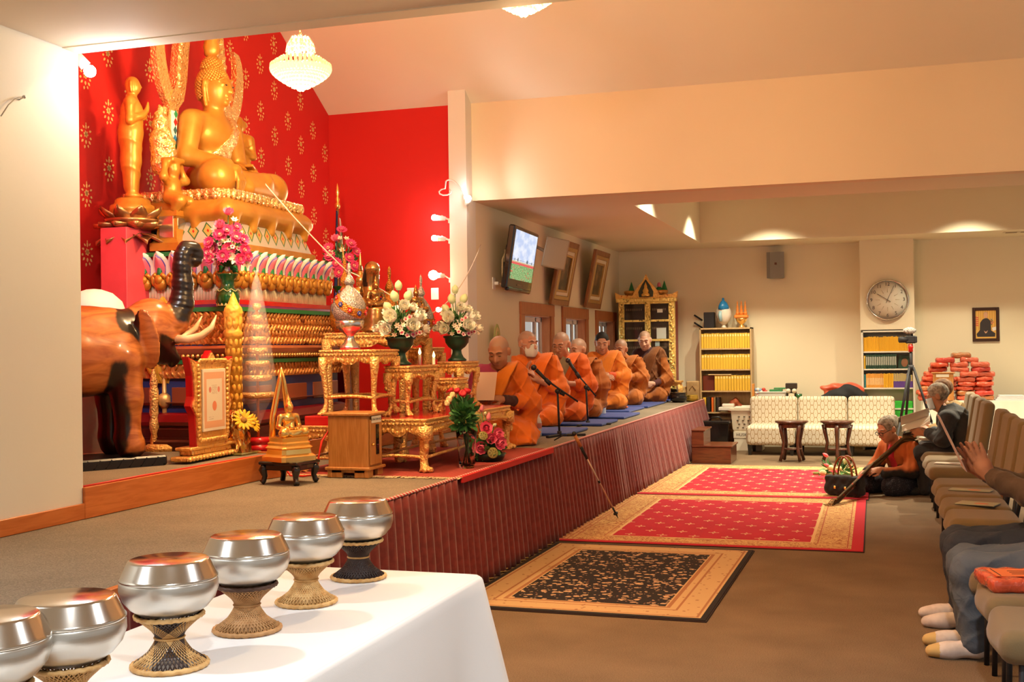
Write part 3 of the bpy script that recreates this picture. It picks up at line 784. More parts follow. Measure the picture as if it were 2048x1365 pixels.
put_disciple('disciple_statue', 'golden standing disciple with joined hands half hidden behind buddha by the red wall', (-5.28, 8.86, 2.73), -1.15, .95, 'standing golden disciples')
# pillar with sheet bronze lotus under the left disciple (and its twin behind buddha)
M_brz = gold('bronze_sheet', (.36, .17, .07), (.55, .30, .12), .32, .85)
for (x, y, lab) in ((-5.2, 7.235, 'square red pillar topped by a bronze lotus, carrying the left disciple'), (-5.28, 8.86, 'red pillar topped by a bronze lotus behind the giant buddha')):
    t = thing('lotus_pillar', lab, 'pillar', (x, y, .905), 0, 'pillars under the disciples')
    b = B(); b.box((-.0, -.08, .80), (.22, .30, 1.60), .004); b.build('shaft', nmat('red_board', lambda n: (n.xyz(), n.mix(n.noise(9, 3), (.62, .05, .07), (.75, .09, .12)))[1], .5), t)
    zt = 2.58-.905
    for ring, (n, r, L, W, up) in enumerate(((11, .09, .21, .15, -.35), (11, .09, .22, .15, .10), (9, .08, .20, .14, .5))):
        b = B()
        for k in range(n):
            a = 2*PI*(k+.5*(ring % 2))/n
            def fn(u, v, a=a):
                w = W*math.sin(PI*(.22+.78*u))**.8*(v-.5); rr = r+L*u*.82; z = up*L*u*u*.9+.03*(1-(2*v-1)**2)*-1+.05*ring-.06
                return (rr*math.cos(a)-w*math.sin(a), rr*math.sin(a)+w*math.cos(a), zt-.04+z)
            b.grid(fn, 7, 5)
        o = b.build('petal_ring', M_brz, t); m = o.modifiers.new('thick', 'SOLIDIFY'); m.thickness = .004
    b = B(); b.lathe([(0, -.06), (.16, -.06), (.19, -.02), (.2, 0.0), (0, .0)], (0, 0, zt), 24); b.build('cup', M_brz, t)
# --- altar lights (clamp lamps and chandeliers)
M_bulb = mat('lit_bulb', (1, .9, .75), .4, emit=(1.0, .80, .52), es=40)
M_bulbw = mat('lit_cool_bulb', (1, 1, 1), .4, emit=(.95, .97, 1.0), es=70)
M_wmet = mat('white_enamelled_metal', (.8, .78, .72), .35)
def clamp_lamp(label, pos, base, d, r, m, power, col, tgt, spot=95):
    t = thing('clamp_lamp', label, 'lamp', pos, 0, 'clamp lamps lighting the altar'); p, q, d = Vector(pos), Vector(base), Vector(d).normalized()
    b = B(); b.ell(d*.03, r, 14); b.build('bulb', m, t)
    b = B(); b.cyl(-d*.09, d*.0, .022, .03, 14); b.tube([-d*.09, (q-p)*.6-d*.05, q-p], .006, 6); b.tube([-d*.05+Vector((0, 0, .03)), (q-p)*.8+Vector((0, 0, .02)), q-p], .004, 6); b.box(q-p, (.03, .03, .05), .004); b.build('holder', M_wmet, t)
    l = lamp('altar_light', p+(Vector(tgt)-p).normalized()*(r+.06), power, col, .04, 'SPOT', tgt, spot, .5); return t
lx = at_y(870, 436, 11.2)
for k, (px, py, r, lab, pw, m, col) in enumerate(((874, 436, .030, 'uppermost lit clamp lamp on the red side of the column', 20, M_bulbw, MID), (874, 477, .030, 'second lit clamp lamp down the red side of the column', 20, M_bulb, WARM),
                                ((872), 551, .050, 'biggest brightest clamp lamp on the red side of the column', 26, M_bulb, WARM), (882, 620, .026, 'lowest clamp lamp, just above the white lotus arrangement', 30, M_bulb, WARM))):
    p = at_y(px, py, 11.22); q = at_y(896, py+(6 if k != 2 else 10), 11.3)
    clamp_lamp(lab, p, (xc0-.012, 11.30, q.z), (-.75, -.65, .05), r, m, pw, col, (-4.95, 8.1, 2.9+.25*(1.5-k)), 80)
# lamp on the front corner of the column, with its looped flex
p = at_y(936, 400, 11.2)
clamp_lamp('cool white clamp lamp on the corner of the column below the header', p, (XT-.012, 11.248, p.z+.03), (.3, -.5, .25), .03, M_bulbw, 10, COOL, (p.x+1.2, 10.6, p.z+.35), 150)
b = B(); b.tube([p+Vector((-.02-.22*t, .0, .02+.20*math.sin(PI*t*.62))) for t in [i/10 for i in range(11)]]+[p+Vector((-.26-.07*math.sin(a), .03, .13+.035*math.cos(a)-.03)) for a in [i*.7 for i in range(9)]], .008, 6)
tagp(b.build('lamp_flex', M_wmet), 'looped pale flex of the lamp on the corner of the column', 'cable')
# lamp under the soffit by the wing wall
p = at_y(172, 133, 5.12)
clamp_lamp('cool white clamp lamp on the soffit beside the bare white wing wall', p, (p.x+.01, 5.02, ZC+.03), (.3, .45, -.6), .032, M_bulbw, 40, COOL, (-5.0, 8.0, 3.0), 110)
lamp('wing_glow', (XL+.30, 5.0, 2.98), 3.0, COOL, .03)
# chandeliers
M_cry = mat('lit_crystal', (.8, .62, .35), .08, emit=(1.0, .70, .36), es=.22, trans=.6)
M_cry2 = mat('glowing_crystal', (.7, .5, .25), .1, emit=(1.0, .74, .40), es=.55)
def chandelier(label, loc, dia, ztop):
    ks = dia/.56; r = .28; t = thing('chandelier', label, 'chandelier', loc, 0, 'crystal chandeliers', scale=ks)
    b = B(); rows = 9
    for i in range(rows):
        u = i/(rows-1); rr = r*math.sin((u*.96+.04)*PI/2)**.9; z = -.04-.42*r*(1-u)**1.25*1.6; n = max(5, int(2*PI*rr/.034))
        for k in range(n): b.ell((rr*math.cos(2*PI*(k+.5*(i % 2))/n), rr*math.sin(2*PI*(k+.5*(i % 2))/n), z+.0), (.019, .019, .023), 6, sm=False)
    b.build('crystal_bowl', M_cry2, t)
    b = B()
    for rr, z, n in ((r*1.0, -.01, 40), (r*.86, .02, 34), (r*.7, .05, 28), (r*.42, .13, 18), (r*.40, .18, 18), (r*.30, .22, 12)):
        for k in range(n): b.ell((rr*math.cos(2*PI*k/n), rr*math.sin(2*PI*k/n), z), (.017, .017, .024), 6, sm=False)
    for k in range(14):
        a = 2*PI*k/14; b.tube([(rr*math.cos(a), rr*math.sin(a), z) for rr, z in ((.02, .26), (r*.3, .27), (r*.45, .2), (r*.5, .12))], .006, 5)
    b.build('crystal_crown', M_cry, t)
    b = B(); zc_ = (ztop-loc[2])/ks; nl = int((zc_-.2)/.035)
    b.cyl((0, 0, -.02), (0, 0, .24), .012, n=8)
    for k in range(nl):
        z = .24+.035*k; a = PI/2*(k % 2)
        b.tube([(.009*math.cos(q)*math.cos(a), .009*math.cos(q)*math.sin(a), z+.022*math.sin(q)) for q in [i*PI/4 for i in range(8)]], .0022, 5, closed=True)
    b.lathe([(.06, -.03), (.055, -.01), (0, 0)], (0, 0, zc_), 16); b.build('chain', G_bright, t)
    lamp('chandelier_light', (loc[0], loc[1], loc[2]+.10), 225, (1.0, .66, .34), .05); lamp('chandelier_downlight', (loc[0], loc[1], loc[2]-.30), 60, (1.0, .66, .32), .05)
c1_ = at_y(602, 178, 6.85)
chandelier('round crystal chandelier hanging in front of the patterned red wall', (c1_.x, 6.85, c1_.z+.157), .385, zroof(6.85))
w2 = at_y(1047, 27, 5.55)
chandelier('crystal chandelier cut off by the top edge of the picture', (w2.x, 5.55, w2.z+.157), .385, zroof(5.55))
# lights in the soffit above the viewer's side
for x, y in ((-3.2, 1.6), (-.4, 1.0), (.2, 3.4), (2.6, 2.2)):
    lamp('front_downlight', (x, y, ZC-.02), 150, (.93, .97, 1.0), .06, 'SPOT', (x+.2, y+.2, 0), 120, .6)
# ================================================================ elephant and the things along the platform
M_ele = None
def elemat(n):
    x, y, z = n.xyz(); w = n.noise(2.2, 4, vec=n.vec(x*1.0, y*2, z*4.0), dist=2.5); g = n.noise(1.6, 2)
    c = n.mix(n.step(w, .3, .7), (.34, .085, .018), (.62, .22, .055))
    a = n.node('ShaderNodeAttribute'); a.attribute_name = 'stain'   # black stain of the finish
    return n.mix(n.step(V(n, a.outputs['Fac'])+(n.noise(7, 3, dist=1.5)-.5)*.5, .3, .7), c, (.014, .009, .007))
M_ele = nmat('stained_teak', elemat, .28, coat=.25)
# origin on the base centre; head towards +x
EP = Vector((-4.584, 6.073, .905))
el = thing('elephant_statue', 'carved wooden elephant with raised curled trunk standing at the edge of the altar platform', 'statue', EP, 1.0, scale=.9)
s = S(.07)
s.ell((-.22, 0, .72), (.40, .27, .285)); s.ell((-.15, 0, .63), (.30, .25, .21)); s.ell((.02, 0, .72), (.27, .245, .27)); s.ell((-.45, 0, .72), (.25, .235, .25)); s.ell((-.14, 0, .86), (.34, .16, .17))
s.ell((.30, 0, .87), (.175, .165, .19)); s.ell((.34, 0, .98), (.13, .14, .11)); s.ell((.38, 0, .76), (.11, .10, .14), (0, -.3, 0)); s.cap((.12, 0, .80), (.28, 0, .86), .21, .15)
for u in (-1, 1):
    s.chain([(.08, u*.14, .66), (.10, u*.15, .40), (.10, u*.15, .12), (.12, u*.15, .075)], [.135, .098, .082, .098], .05)
    s.chain([(-.46, u*.14, .66), (-.50, u*.15, .40), (-.53, u*.15, .24), (-.50, u*.15, .08)], [.165, .112, .085, .098], .05)
    for k in range(3): s.ell((.195-.03*abs(k-1), u*.15+(k-1)*.05, .045), (.025, .026, .03), None, .015); s.ell((-.425-.03*abs(k-1), u*.15+(k-1)*.05, .045), (.025, .026, .03), None, .015)
    # ears
    s.ell((.215, u*.215, .80), (.085, .021, .215), (u*-.16, -.12, u*.62), .018)
    s.ell((.435, u*.075, .93), (.03, .02, .025), None, .03)
    s.cap((.42, u*.065, .82), (.50, u*.085, .80), .045, .03, .03)
# raised trunk with a curl at the tip
tr = [(.40, 0, .88), (.50, 0, .93), (.565, 0, 1.06), (.575, 0, 1.20), (.57, 0, 1.32), (.575, 0, 1.40), (.605, 0, 1.455), (.655, 0, 1.46), (.685, 0, 1.42), (.675, 0, 1.375), (.64, 0, 1.37)]
s.chain(tr, [.12, .105, .084, .072, .063, .057, .056, .050, .045, .040, .037], .03)
s.chain([(.40, 0, .76), (.465, 0, .70), (.50, 0, .66), (.485, 0, .62)], [.07, .05, .035, .02], .04)
s.chain([(-.68, 0, .82), (-.73, 0, .62), (-.72, 0, .45)], [.03, .02, .026], .03)
wr = lambda x, y, z: (.0025*np.sin(150*z+20*x)*(x > .46)*(z > .98)).astype(np.float32)
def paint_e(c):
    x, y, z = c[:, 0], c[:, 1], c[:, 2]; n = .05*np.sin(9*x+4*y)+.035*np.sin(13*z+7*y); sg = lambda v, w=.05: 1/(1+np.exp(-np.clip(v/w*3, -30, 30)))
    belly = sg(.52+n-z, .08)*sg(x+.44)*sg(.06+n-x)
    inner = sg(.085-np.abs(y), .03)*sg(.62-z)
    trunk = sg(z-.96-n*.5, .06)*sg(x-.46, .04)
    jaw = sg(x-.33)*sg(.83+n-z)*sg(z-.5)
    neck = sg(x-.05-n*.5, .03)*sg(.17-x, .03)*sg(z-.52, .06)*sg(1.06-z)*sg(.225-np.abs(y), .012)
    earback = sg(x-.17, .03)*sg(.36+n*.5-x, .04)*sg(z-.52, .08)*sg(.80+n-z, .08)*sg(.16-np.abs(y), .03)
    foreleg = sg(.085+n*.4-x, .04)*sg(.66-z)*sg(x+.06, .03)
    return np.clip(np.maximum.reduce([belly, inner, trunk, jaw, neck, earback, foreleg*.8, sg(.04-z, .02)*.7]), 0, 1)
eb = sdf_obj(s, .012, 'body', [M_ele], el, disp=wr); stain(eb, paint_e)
M_tusk = noisy('pale_tusk_wood', (.70, .42, .22), (.80, .54, .32), 9, .35)
for u in (-1, 1):
    b = B(); b.tube([(.47, u*.085, .805), (.56, u*.115, .80), (.65, u*.135, .825), (.73, u*.135, .885), (.775, u*.12, .975)], [.031, .030, .027, .02, .004], 10); b.build('tusk', M_tusk, el)
b = B(); b.box((-.16, 0, -.0), (1.0, .50, .07), .012)
for i in range(12):
    for sy in (-1, 1): b.prism([(-.04, -.035), (.04, -.035), (0, .03)], -.004, .004, 0, T(-.61+.08*i, sy*.252, 0) @ rotm(PI/2, 0, 0))
bs = b.build('carved_base', mat('black_wood', (.012, .011, .012), .35), el); bs.location = (0, 0, .036)
for ch in el.children:
    if ch is not bs: ch.location = (0, 0, .07)
# white dome behind the elephant
t = thing('domed_cover', 'white domed cover behind the back of the wooden elephant', 'cover', (-5.02, 6.55, .905), 0)
b = B(); b.lathe([(.21, 0), (.215, .9), (.21, .97), (.18, 1.05), (.12, 1.105), (.05, 1.13), (0, 1.135)], n=28); b.build('dome', mat('white_cloth', (.80, .72, .66), .8), t)
b = B(); b.cyl((-0, 0, 0), (0, 0, .05), .23, n=24); b.build('foot', M_brownw, t)
# leaf-shaped ceremonial fan in its carved stand
fp = at_z(330, 901, .905)
t = thing('ceremonial_fan', 'yellow leaf shaped ceremonial fan upright on a pole between two carved gold posts', 'fan', fp, .9)
M_yel = noisy('saffron_cloth', (.72, .33, .02), (.85, .44, .05), 5, .75)
b = B()
def blade(u, v): return (.165*math.sin(PI*min(1, u*.93+.07))**.8*(1.0 if u < .6 else 1-.35*(u-.6))*(2*v-1), .015*math.cos(9*v*PI)*.5, .48+.62*u)
b.grid(blade, 16, 19); bl = b.build('fan_blade', M_yel, t); m = bl.modifiers.new('thick', 'SOLIDIFY'); m.thickness = .008
bl.rotation_euler = (0, 0, -.35)
b = B(); b.cyl((0, 0, .03), (0, 0, .60), .017, n=10); b.lathe([(.02, .30), (.045, .33), (.05, .36), (.045, .39), (.02, .41)], n=16); b.build('pole', mat('pale_gold_pole', (.72, .45, .18), .35, .5), t)
for u in (-1, 1):
    b = B(); b.lathe([(.03, .03), (.035, .06), (.022, .12), (.034, .16), (.035, .2), (.024, .24), (.034, .27), (.028, .34), (.033, .36), (.034, .43), (.026, .46), (.03, .48), (.022, .53), (.012, .58), (0, .60)], (u*.075, 0, 0), 14); b.build('carved_post', G_carv2, t)
b = B(); b.lathe([(.15, 0), (.15, .03), (.12, .05), (0, .05)], n=20); b.cyl((0, 0, .04), (0, 0, .09), .03, n=10); b.build('stand_base', G_carv2, t)
# framed certificate
fl = at_z(358, 930, .905); fr = at_z(462, 910, .905); fd = fr-fl; fa = math.atan2(fd.y, fd.x); fm = (fl+fr)/2; fw_ = fd.length
t = thing('certificate_frame', 'carved gold and red standing frame holding a pale certificate', 'frame', fm, fa)
W = fw_/2; Hh = .66
def cert(n):
    x, y, z = n.xyz(); u = x/(W*.44); v = (z-.39)/.20
    e = (u.abs()).max(v.abs()); c = n.mix(e > .93, (.82, .72, .55), (.85, .74, .58)); c = n.mix((e > .68)*(e < .9), c, (.78, .42, .24))
    r1 = ((u*u*1.1+(v+.2)*(v+.2)*1.6).sqrt() < .20); c = n.mix(r1, c, (.75, .25, .13))
    r2 = (((u.abs()-.38)*(u.abs()-.38)*2+(v-.33)*(v-.33)*2.5).sqrt() < .15); c = n.mix(r2, c, (.70, .25, .18))
    ln = ((v*26).fract() < .35)*(u.abs() < .24)*(v > .17)*(v < .48); c = n.mix(ln*(n.noise(120) > .45), c, (.45, .30, .2))
    l2 = ((v*16).fract() < .25)*(u < -.1)*(u > -.5)*(v < -.50)*(v > -.64); return n.mix(l2*(n.noise(120) > .45), c, (.45, .30, .2))
b = B(); X = Matrix(((1, 0, 0, 0), (0, 0, -1, 0), (0, 1, 0, 0), (0, 0, 0, 1)))
pr = [(-W*.62, .10), (W*.62, .10), (W*.66, .3), (W*.80, .36), (W*.72, .42), (W*.74, .55), (W*.86, .67), (W*.55, .64), (W*.22, .645), (0, .71), (-W*.22, .645), (-W*.55, .64), (-W*.86, .67), (-W*.74, .55), (-W*.72, .42), (-W*.80, .36), (-W*.66, .3)]
b.prism(pr, -.0, .045, 0, X); b.build('backboard', M_redlac, t)
b = B(); b.prism([(x*.93, .105+(z-.105)*.975) for x, z in pr], .045, .055, 0, X)
for i in range(72):
    a = 2*PI*i/72; x = W*.56*max(-1, min(1, 1.35*math.cos(a))); z = .39+.255*max(-1, min(1, 1.35*math.sin(a))); b.ell((x, -.058, z), (.016, .012, .015), 7)
b.build('carved_frame', G_carv, t)
b = B(); b.box((0, -.060, .39), (W*.88, .012, .40), .002); b.build('certificate', nmat('certificate_print', cert, .5), t)
b = B(); b.box((0, 0, .03), (W*2, .13, .03), .008); b.box((0, 0, .065), (W*1.5, .10, .04), .008); b.box((0, 0, .09), (W*1.7, .12, .02), .006)
for i in range(16): b.ell((-W+.02+i*(W*2-.04)/15, -.068, .028), (.016, .012, .014), 7)
b.build('carved_foot', G_carv, t)
# big yellow candle in a gold wrapped pot with sunflowers
cp = at_z(470, 909, .905)
t = thing('giant_candle', 'tall carved yellow candle rising from a gold wrapped pot with sunflowers', 'candle', cp)
def wax(n): x, y, z = n.xyz(); n.bump(n.voro(34, 'SMOOTH_F1'), .8, .012); return n.mix(n.noise(4), (.80, .36, .03), (.88, .46, .06))
M_wax = nmat('carved_wax', wax, .5)
b = B(); b.lathe([(.055, .20), (.056, .80), (.062, .805), (.062, .83), (.055, .84), (.058, .93), (.066, .97), (.058, 1.0), (.035, 1.03), (.012, 1.09), (0, 1.11)], n=18); cn = b.build('candle', M_wax, t)
b = B()
for k in range(8):
    a = 2*PI*k/8; b.ell((.054*math.cos(a), .054*math.sin(a), .90), (.009, .022, .05), 8, xf=rotm(0, 0, a))
for r_ in range(9):
    for k in range(9):
        a = 2*PI*(k+.5*(r_ % 2))/9; b.ell((.052*math.cos(a), .052*math.sin(a), .27+.062*r_), (.007, .015, .026), 7, xf=rotm(0, 0, a))
b.build('carved_pattern', M_wax, cn)
foil = lambda n: (n.xyz(), n.bump(n.voro(16), 1.0, .03), n.mix(n.noise(10), (.55, .24, .06), (.95, .58, .18)))[2]
M_foil = nmat('gold_foil', foil, .15, .95)
s = S(.02); s.chain([(0, 0, .02), (0, 0, .14), (0, 0, .21)], [.105, .095, .11]); sdf_obj(s, .012, 'foil_pot', M_foil, t, disp=lambda x, y, z: (.010*np.sin(9*np.arctan2(y, x)+14*z)).astype(np.float32))
b = B(); b.box((0, 0, .008), (.26, .26, .016), .004); b.build('tile', mat('olive_tile', (.20, .16, .04), .3), t)
def daisy(b, c, d, r, m0, m1, n=14):
    M = T(*c) @ align(d)
    for k in range(n):
        a = 2*PI*k/n; M2 = M @ rotm(0, 0, a); b.ell((0, 0, 0), (.5*r, .13*r, .05*r), 6, m0, xf=None, sm=True) if False else b.add(*_ellg(), m0, True, M2 @ T(.55*r, 0, .06*r) @ rotm(0, -.25, 0) @ Matrix.Diagonal((.46*r, .14*r, .05*r, 1)))
    b.add(*_ellg(), m1, True, M @ T(0, 0, .06*r) @ Matrix.Diagonal((.28*r, .28*r, .14*r, 1)))
_eg = None
def _ellg(n=8, k=5):
    global _eg
    if _eg is None:
        vs = []; fs = []
        for i in range(k+1):
            for j in range(n): vs.append((math.sin(PI*i/k)*math.cos(2*PI*j/n), math.sin(PI*i/k)*math.sin(2*PI*j/n), -math.cos(PI*i/k)))
        for i in range(k):
            for j in range(n): fs.append((i*n+j, i*n+(j+1) % n, (i+1)*n+(j+1) % n, (i+1)*n+j))
        _eg = (vs, fs)
    return _eg
M_petY = mat('sunflower_petal', (.85, .48, .02), .6); M_petC = mat('sunflower_heart', (.30, .14, .02), .8); M_leafG = noisy('leaf_green', (.03, .13, .03), (.08, .24, .06), 9, .5)
for (x, y, z, d, r) in ((.10, -.05, .235, (.8, -.6, .6), .085), (-.09, -.07, .25, (-.7, -.6, .7), .075), (.13, .03, .21, (1, .1, .3), .07), (-.02, -.12, .215, (-.1, -1, .5), .065)):
    b = B(); daisy(b, (x, y, z), d, r, 0, 1); b.build('sunflower', [M_petY, M_petC], t)
# tiered gold ornament in a clear plastic cone
cp = at_z(517, 903, .905)
t = thing('wrapped_ornament', 'tiered gold ornament in a clear plastic cone standing on a round red foot', 'ornament', cp)
b = B(); b.lathe([(.085, 0), (.09, .02), (.085, .045), (.07, .05), (.085, .06), (.09, .08), (.075, .10), (0, .10)], n=24); b.build('red_foot', M_redlac, t)
b = B(); b.cyl((0, 0, .08), (0, 0, 1.0), .010, n=8); b.build('stem', mat('orange_stick', (.75, .22, .04), .5), t)
for k, (z, r_) in enumerate(((.38, .125), (.50, .10), (.60, .085), (.69, .072), (.77, .06), (.85, .05), (.92, .04), (1.0, .03))):
    b = B(); b.lathe([(r_*.6, -.01), (r_*.95, 0), (r_, .012), (r_*.98, .03), (r_*.85, .035), (r_*.4, .03)], (0, 0, z), 24); b.build('gold_tier', G_carv2, t)
M_plast = mat('clear_plastic', (1, .98, .95), .05, alpha=.16, spec=.8)
b = B(); b.lathe([(.012, .18), (.06, .30), (.135, .42), (.13, .48), (.085, .85), (.03, 1.18), (.008, 1.24), (.02, 1.27)], n=28, mod=lambda a, t: 1+.02*math.sin(6*a+9*t), cap=False); b.build('plastic_cone', M_plast, t)
# small gilt buddha on a black carved stand
sp = at_z(583, 968, ST)
a0, a1, a2 = at_z(534, 970, ST), at_z(582, 973, ST), at_z(618, 962, ST)
sc0 = (a0+a2)/2+Vector((-.01, .06, 0)); sa = math.atan2((a1-a0).y, (a1-a0).x)
t = thing('carved_stand', 'small black carved low stand carrying the little gilt buddha', 'stand', (-3.63, 6.66, ST), -.12)
M_blk = mat('black_lacquer', (.012, .010, .010), .22, coat=.4)
b = B(); b.box((0, 0, .135), (.30, .26, .022), .006); b.box((0, 0, .11), (.27, .23, .04), .006); b.build('top', M_blk, t)
for sx in (-1, 1):
    for sy in (-1, 1):
        b = B(); b.tube([(sx*.115, sy*.095, .125), (sx*.128, sy*.108, .09), (sx*.118, sy*.10, .05), (sx*.125, sy*.105, .02), (sx*.135, sy*.115, .008)], [.026, .028, .018, .017, .02], 8); b.build('leg', M_blk, t)
t = thing('small_buddha_statue', 'small gilt seated buddha on the black stand at the front of the stage', 'statue', (-3.63, 6.66, ST+.146), -.45)
def small_buddha(parent, k, m, flame=True, base=True, z0=0.0, naga=False):
    s = seated_buddha(); s.chain([(-.02, -.285, .585), (-.01, -.375, .30), (.32, -.33, .215), (.41, -.33, .06)], [.092, .075, .05, .03], .03).chain([(-.02, .285, .585), (-.01, .375, .30), (.22, .16, .22)], [.092, .075, .05], .03)
    s.cap((.13, 0, .9), (.155, 0, .85), .012, .02, .01); s.ell((-.02, 0, 1.06), (.08, .08, .08))
    for u in (-1, 1): s.chain([(.0, u*.118, .92), (0, u*.12, .74)], [.026, .02], .01)
    s.chain([(-.02, 0, 1.1), (-.02, 0, 1.3)], [.05, .01]); s.cap((-.10, .15, .62), (.12, .02, .25), .07, .09)
    o = sdf_obj(s, .022, 'body', m, parent); o.scale = (k,)*3; o.location = (0, 0, z0); return o
gz = .155
small_buddha(t, .215, G_bright, z0=gz)
b = B(); b.loft([oring(hx, hy, .02, z) for hx, hy, z in ((.125, .135, 0), (.125, .135, .03), (.105, .118, .045), (.10, .112, .075), (.11, .12, .085), (.095, .108, .10), (.10, .11, .115), (.09, .10, .125), (.095, .105, .15), (.08, .09, .157))]); b.build('stepped_base', G_bright, t)
b = B()
for u in (-1, 1): b.tube([(-.085, u*.07, .15), (-.088, u*.062, .28), (-.085, u*.045, .36), (-.08, u*.03, .44), (-.075, u*.015, .52), (-.075, 0, .60)], [.018, .016, .018, .016, .012, .004], 8, flat=1.4)
b.build('aureole', G_bright, t)
# wooden donation box
bx0, bx1 = at_z(660, 955, ST), at_z(738, 957, ST)
t = thing('donation_box', 'light wooden donation box with a small label and glass slit door', 'box', ((bx0.x+bx1.x)/2, 7.0+.11, ST))
M_teak = wood('honey_wood', (.42, .17, .04), (.55, .25, .07), (12, 12, 1.2))
w_ = bx1.x-bx0.x; b = B(); b.box((0, 0, .235), (w_, .23, .35), .004); b.build('body', M_teak, t)
b = B(); b.box((0, 0, .422), (w_+.045, .27, .022), .006); b.build('lid', M_teak, t)
b = B(); b.box((0, 0, .062), (w_+.04, .265, .02), .005); 
for sx in (-1, 1):
    for sy in (-1, 1): b.box((sx*(w_/2-.05), sy*.10, .027), (.10, .03, .054), .004); b.box((sx*(w_/2-.01), sy*.08, .027), (.03, .08, .054), .004)
b.box((0, -.10, .045), (w_, .03, .02)); b.build('plinth', M_teak, t)
b = B(); b.box((w_/2+.006, .0, .235), (.012, .18, .30), .003); d_ = b.build('door', M_teak, t)
b = B(); b.box((w_/2+.013, .015, .25), (.006, .045, .20), .001); b.build('glass_slit', mat('dark_glass', (.01, .01, .01), .05), d_)
b = B(); b.cyl((w_/2+.01, -.07, .22), (w_/2+.03, -.07, .22), .008, n=10); b.build('knob', G_bright, d_)
b = B(); b.box((w_/2+.013, .0, .385), (.003, .15, .045), .0)
text_into(b, 'DONATION BOX', .021, T(w_/2+.0148, 0, .385) @ Matrix(((0, 0, 1, 0), (1, 0, 0, 0), (0, 1, 0, 0), (0, 0, 0, 1))), 1); b.build('label_plate', [mat('label_paper', (.80, .74, .60), .6), mat('ink', (.02, .02, .02), .6)], t)
# red mat under the offering tables
b = B(); b.box((-3.26, 8.2, ST+.004), (1.30, 2.2, .008), .002); rg = b.build('offering_mat', nmat('woven_red_mat', lambda n: (lambda x, y, z: n.mix((x*28).fract() < .5, (.30, .03, .022), n.mix((y*60).fract() < .5, (.48, .10, .07), (.24, .02, .02))))(*n.xyz()), .9)); tagp(rg, 'red woven mat with cream fringe under the gilded offering tables', 'mat')
b = B(); rr = random.Random(1)
for i in range(120):
    x = -3.9+1.29*i/119; b.tube([(x, 7.1, ST+.006), (x+rr.uniform(-.012, .012), 7.07, ST+.005), (x+rr.uniform(-.02, .02), 7.045-rr.random()*.015, ST+.003)], .0035, 4)
b.build('fringe', mat('cream_fringe', (.70, .52, .30), .9), rg)
b = B(); b.box((-2.612, 8.2, ST-.008), (.02, 2.2, .045), .004); b.build('hem', mat('bright_red_hem', (.60, .015, .015), .7), rg)
# red extension flex along the riser
b = B(); b.tube([(-3.96, 5.05, .912), (-3.97, 5.6, .912), (-3.95, 6.1, .912), (-3.93, 6.6, .914), (-3.885, 6.93, .913), (-3.84, 6.96, .84), (-3.80, 6.98, .765), (-3.70, 6.98, .762), (-3.585, 6.93, .78), (-3.56, 6.98, 1.0), (-3.52, 7.1, 1.12), (-3.42, 7.25, 1.165)], .007, 6)
tagp(b.build('extension_flex', mat('red_flex', (.70, .03, .015), .4)), 'thin red electric flex trailing along the edge of the altar platform', 'cable')
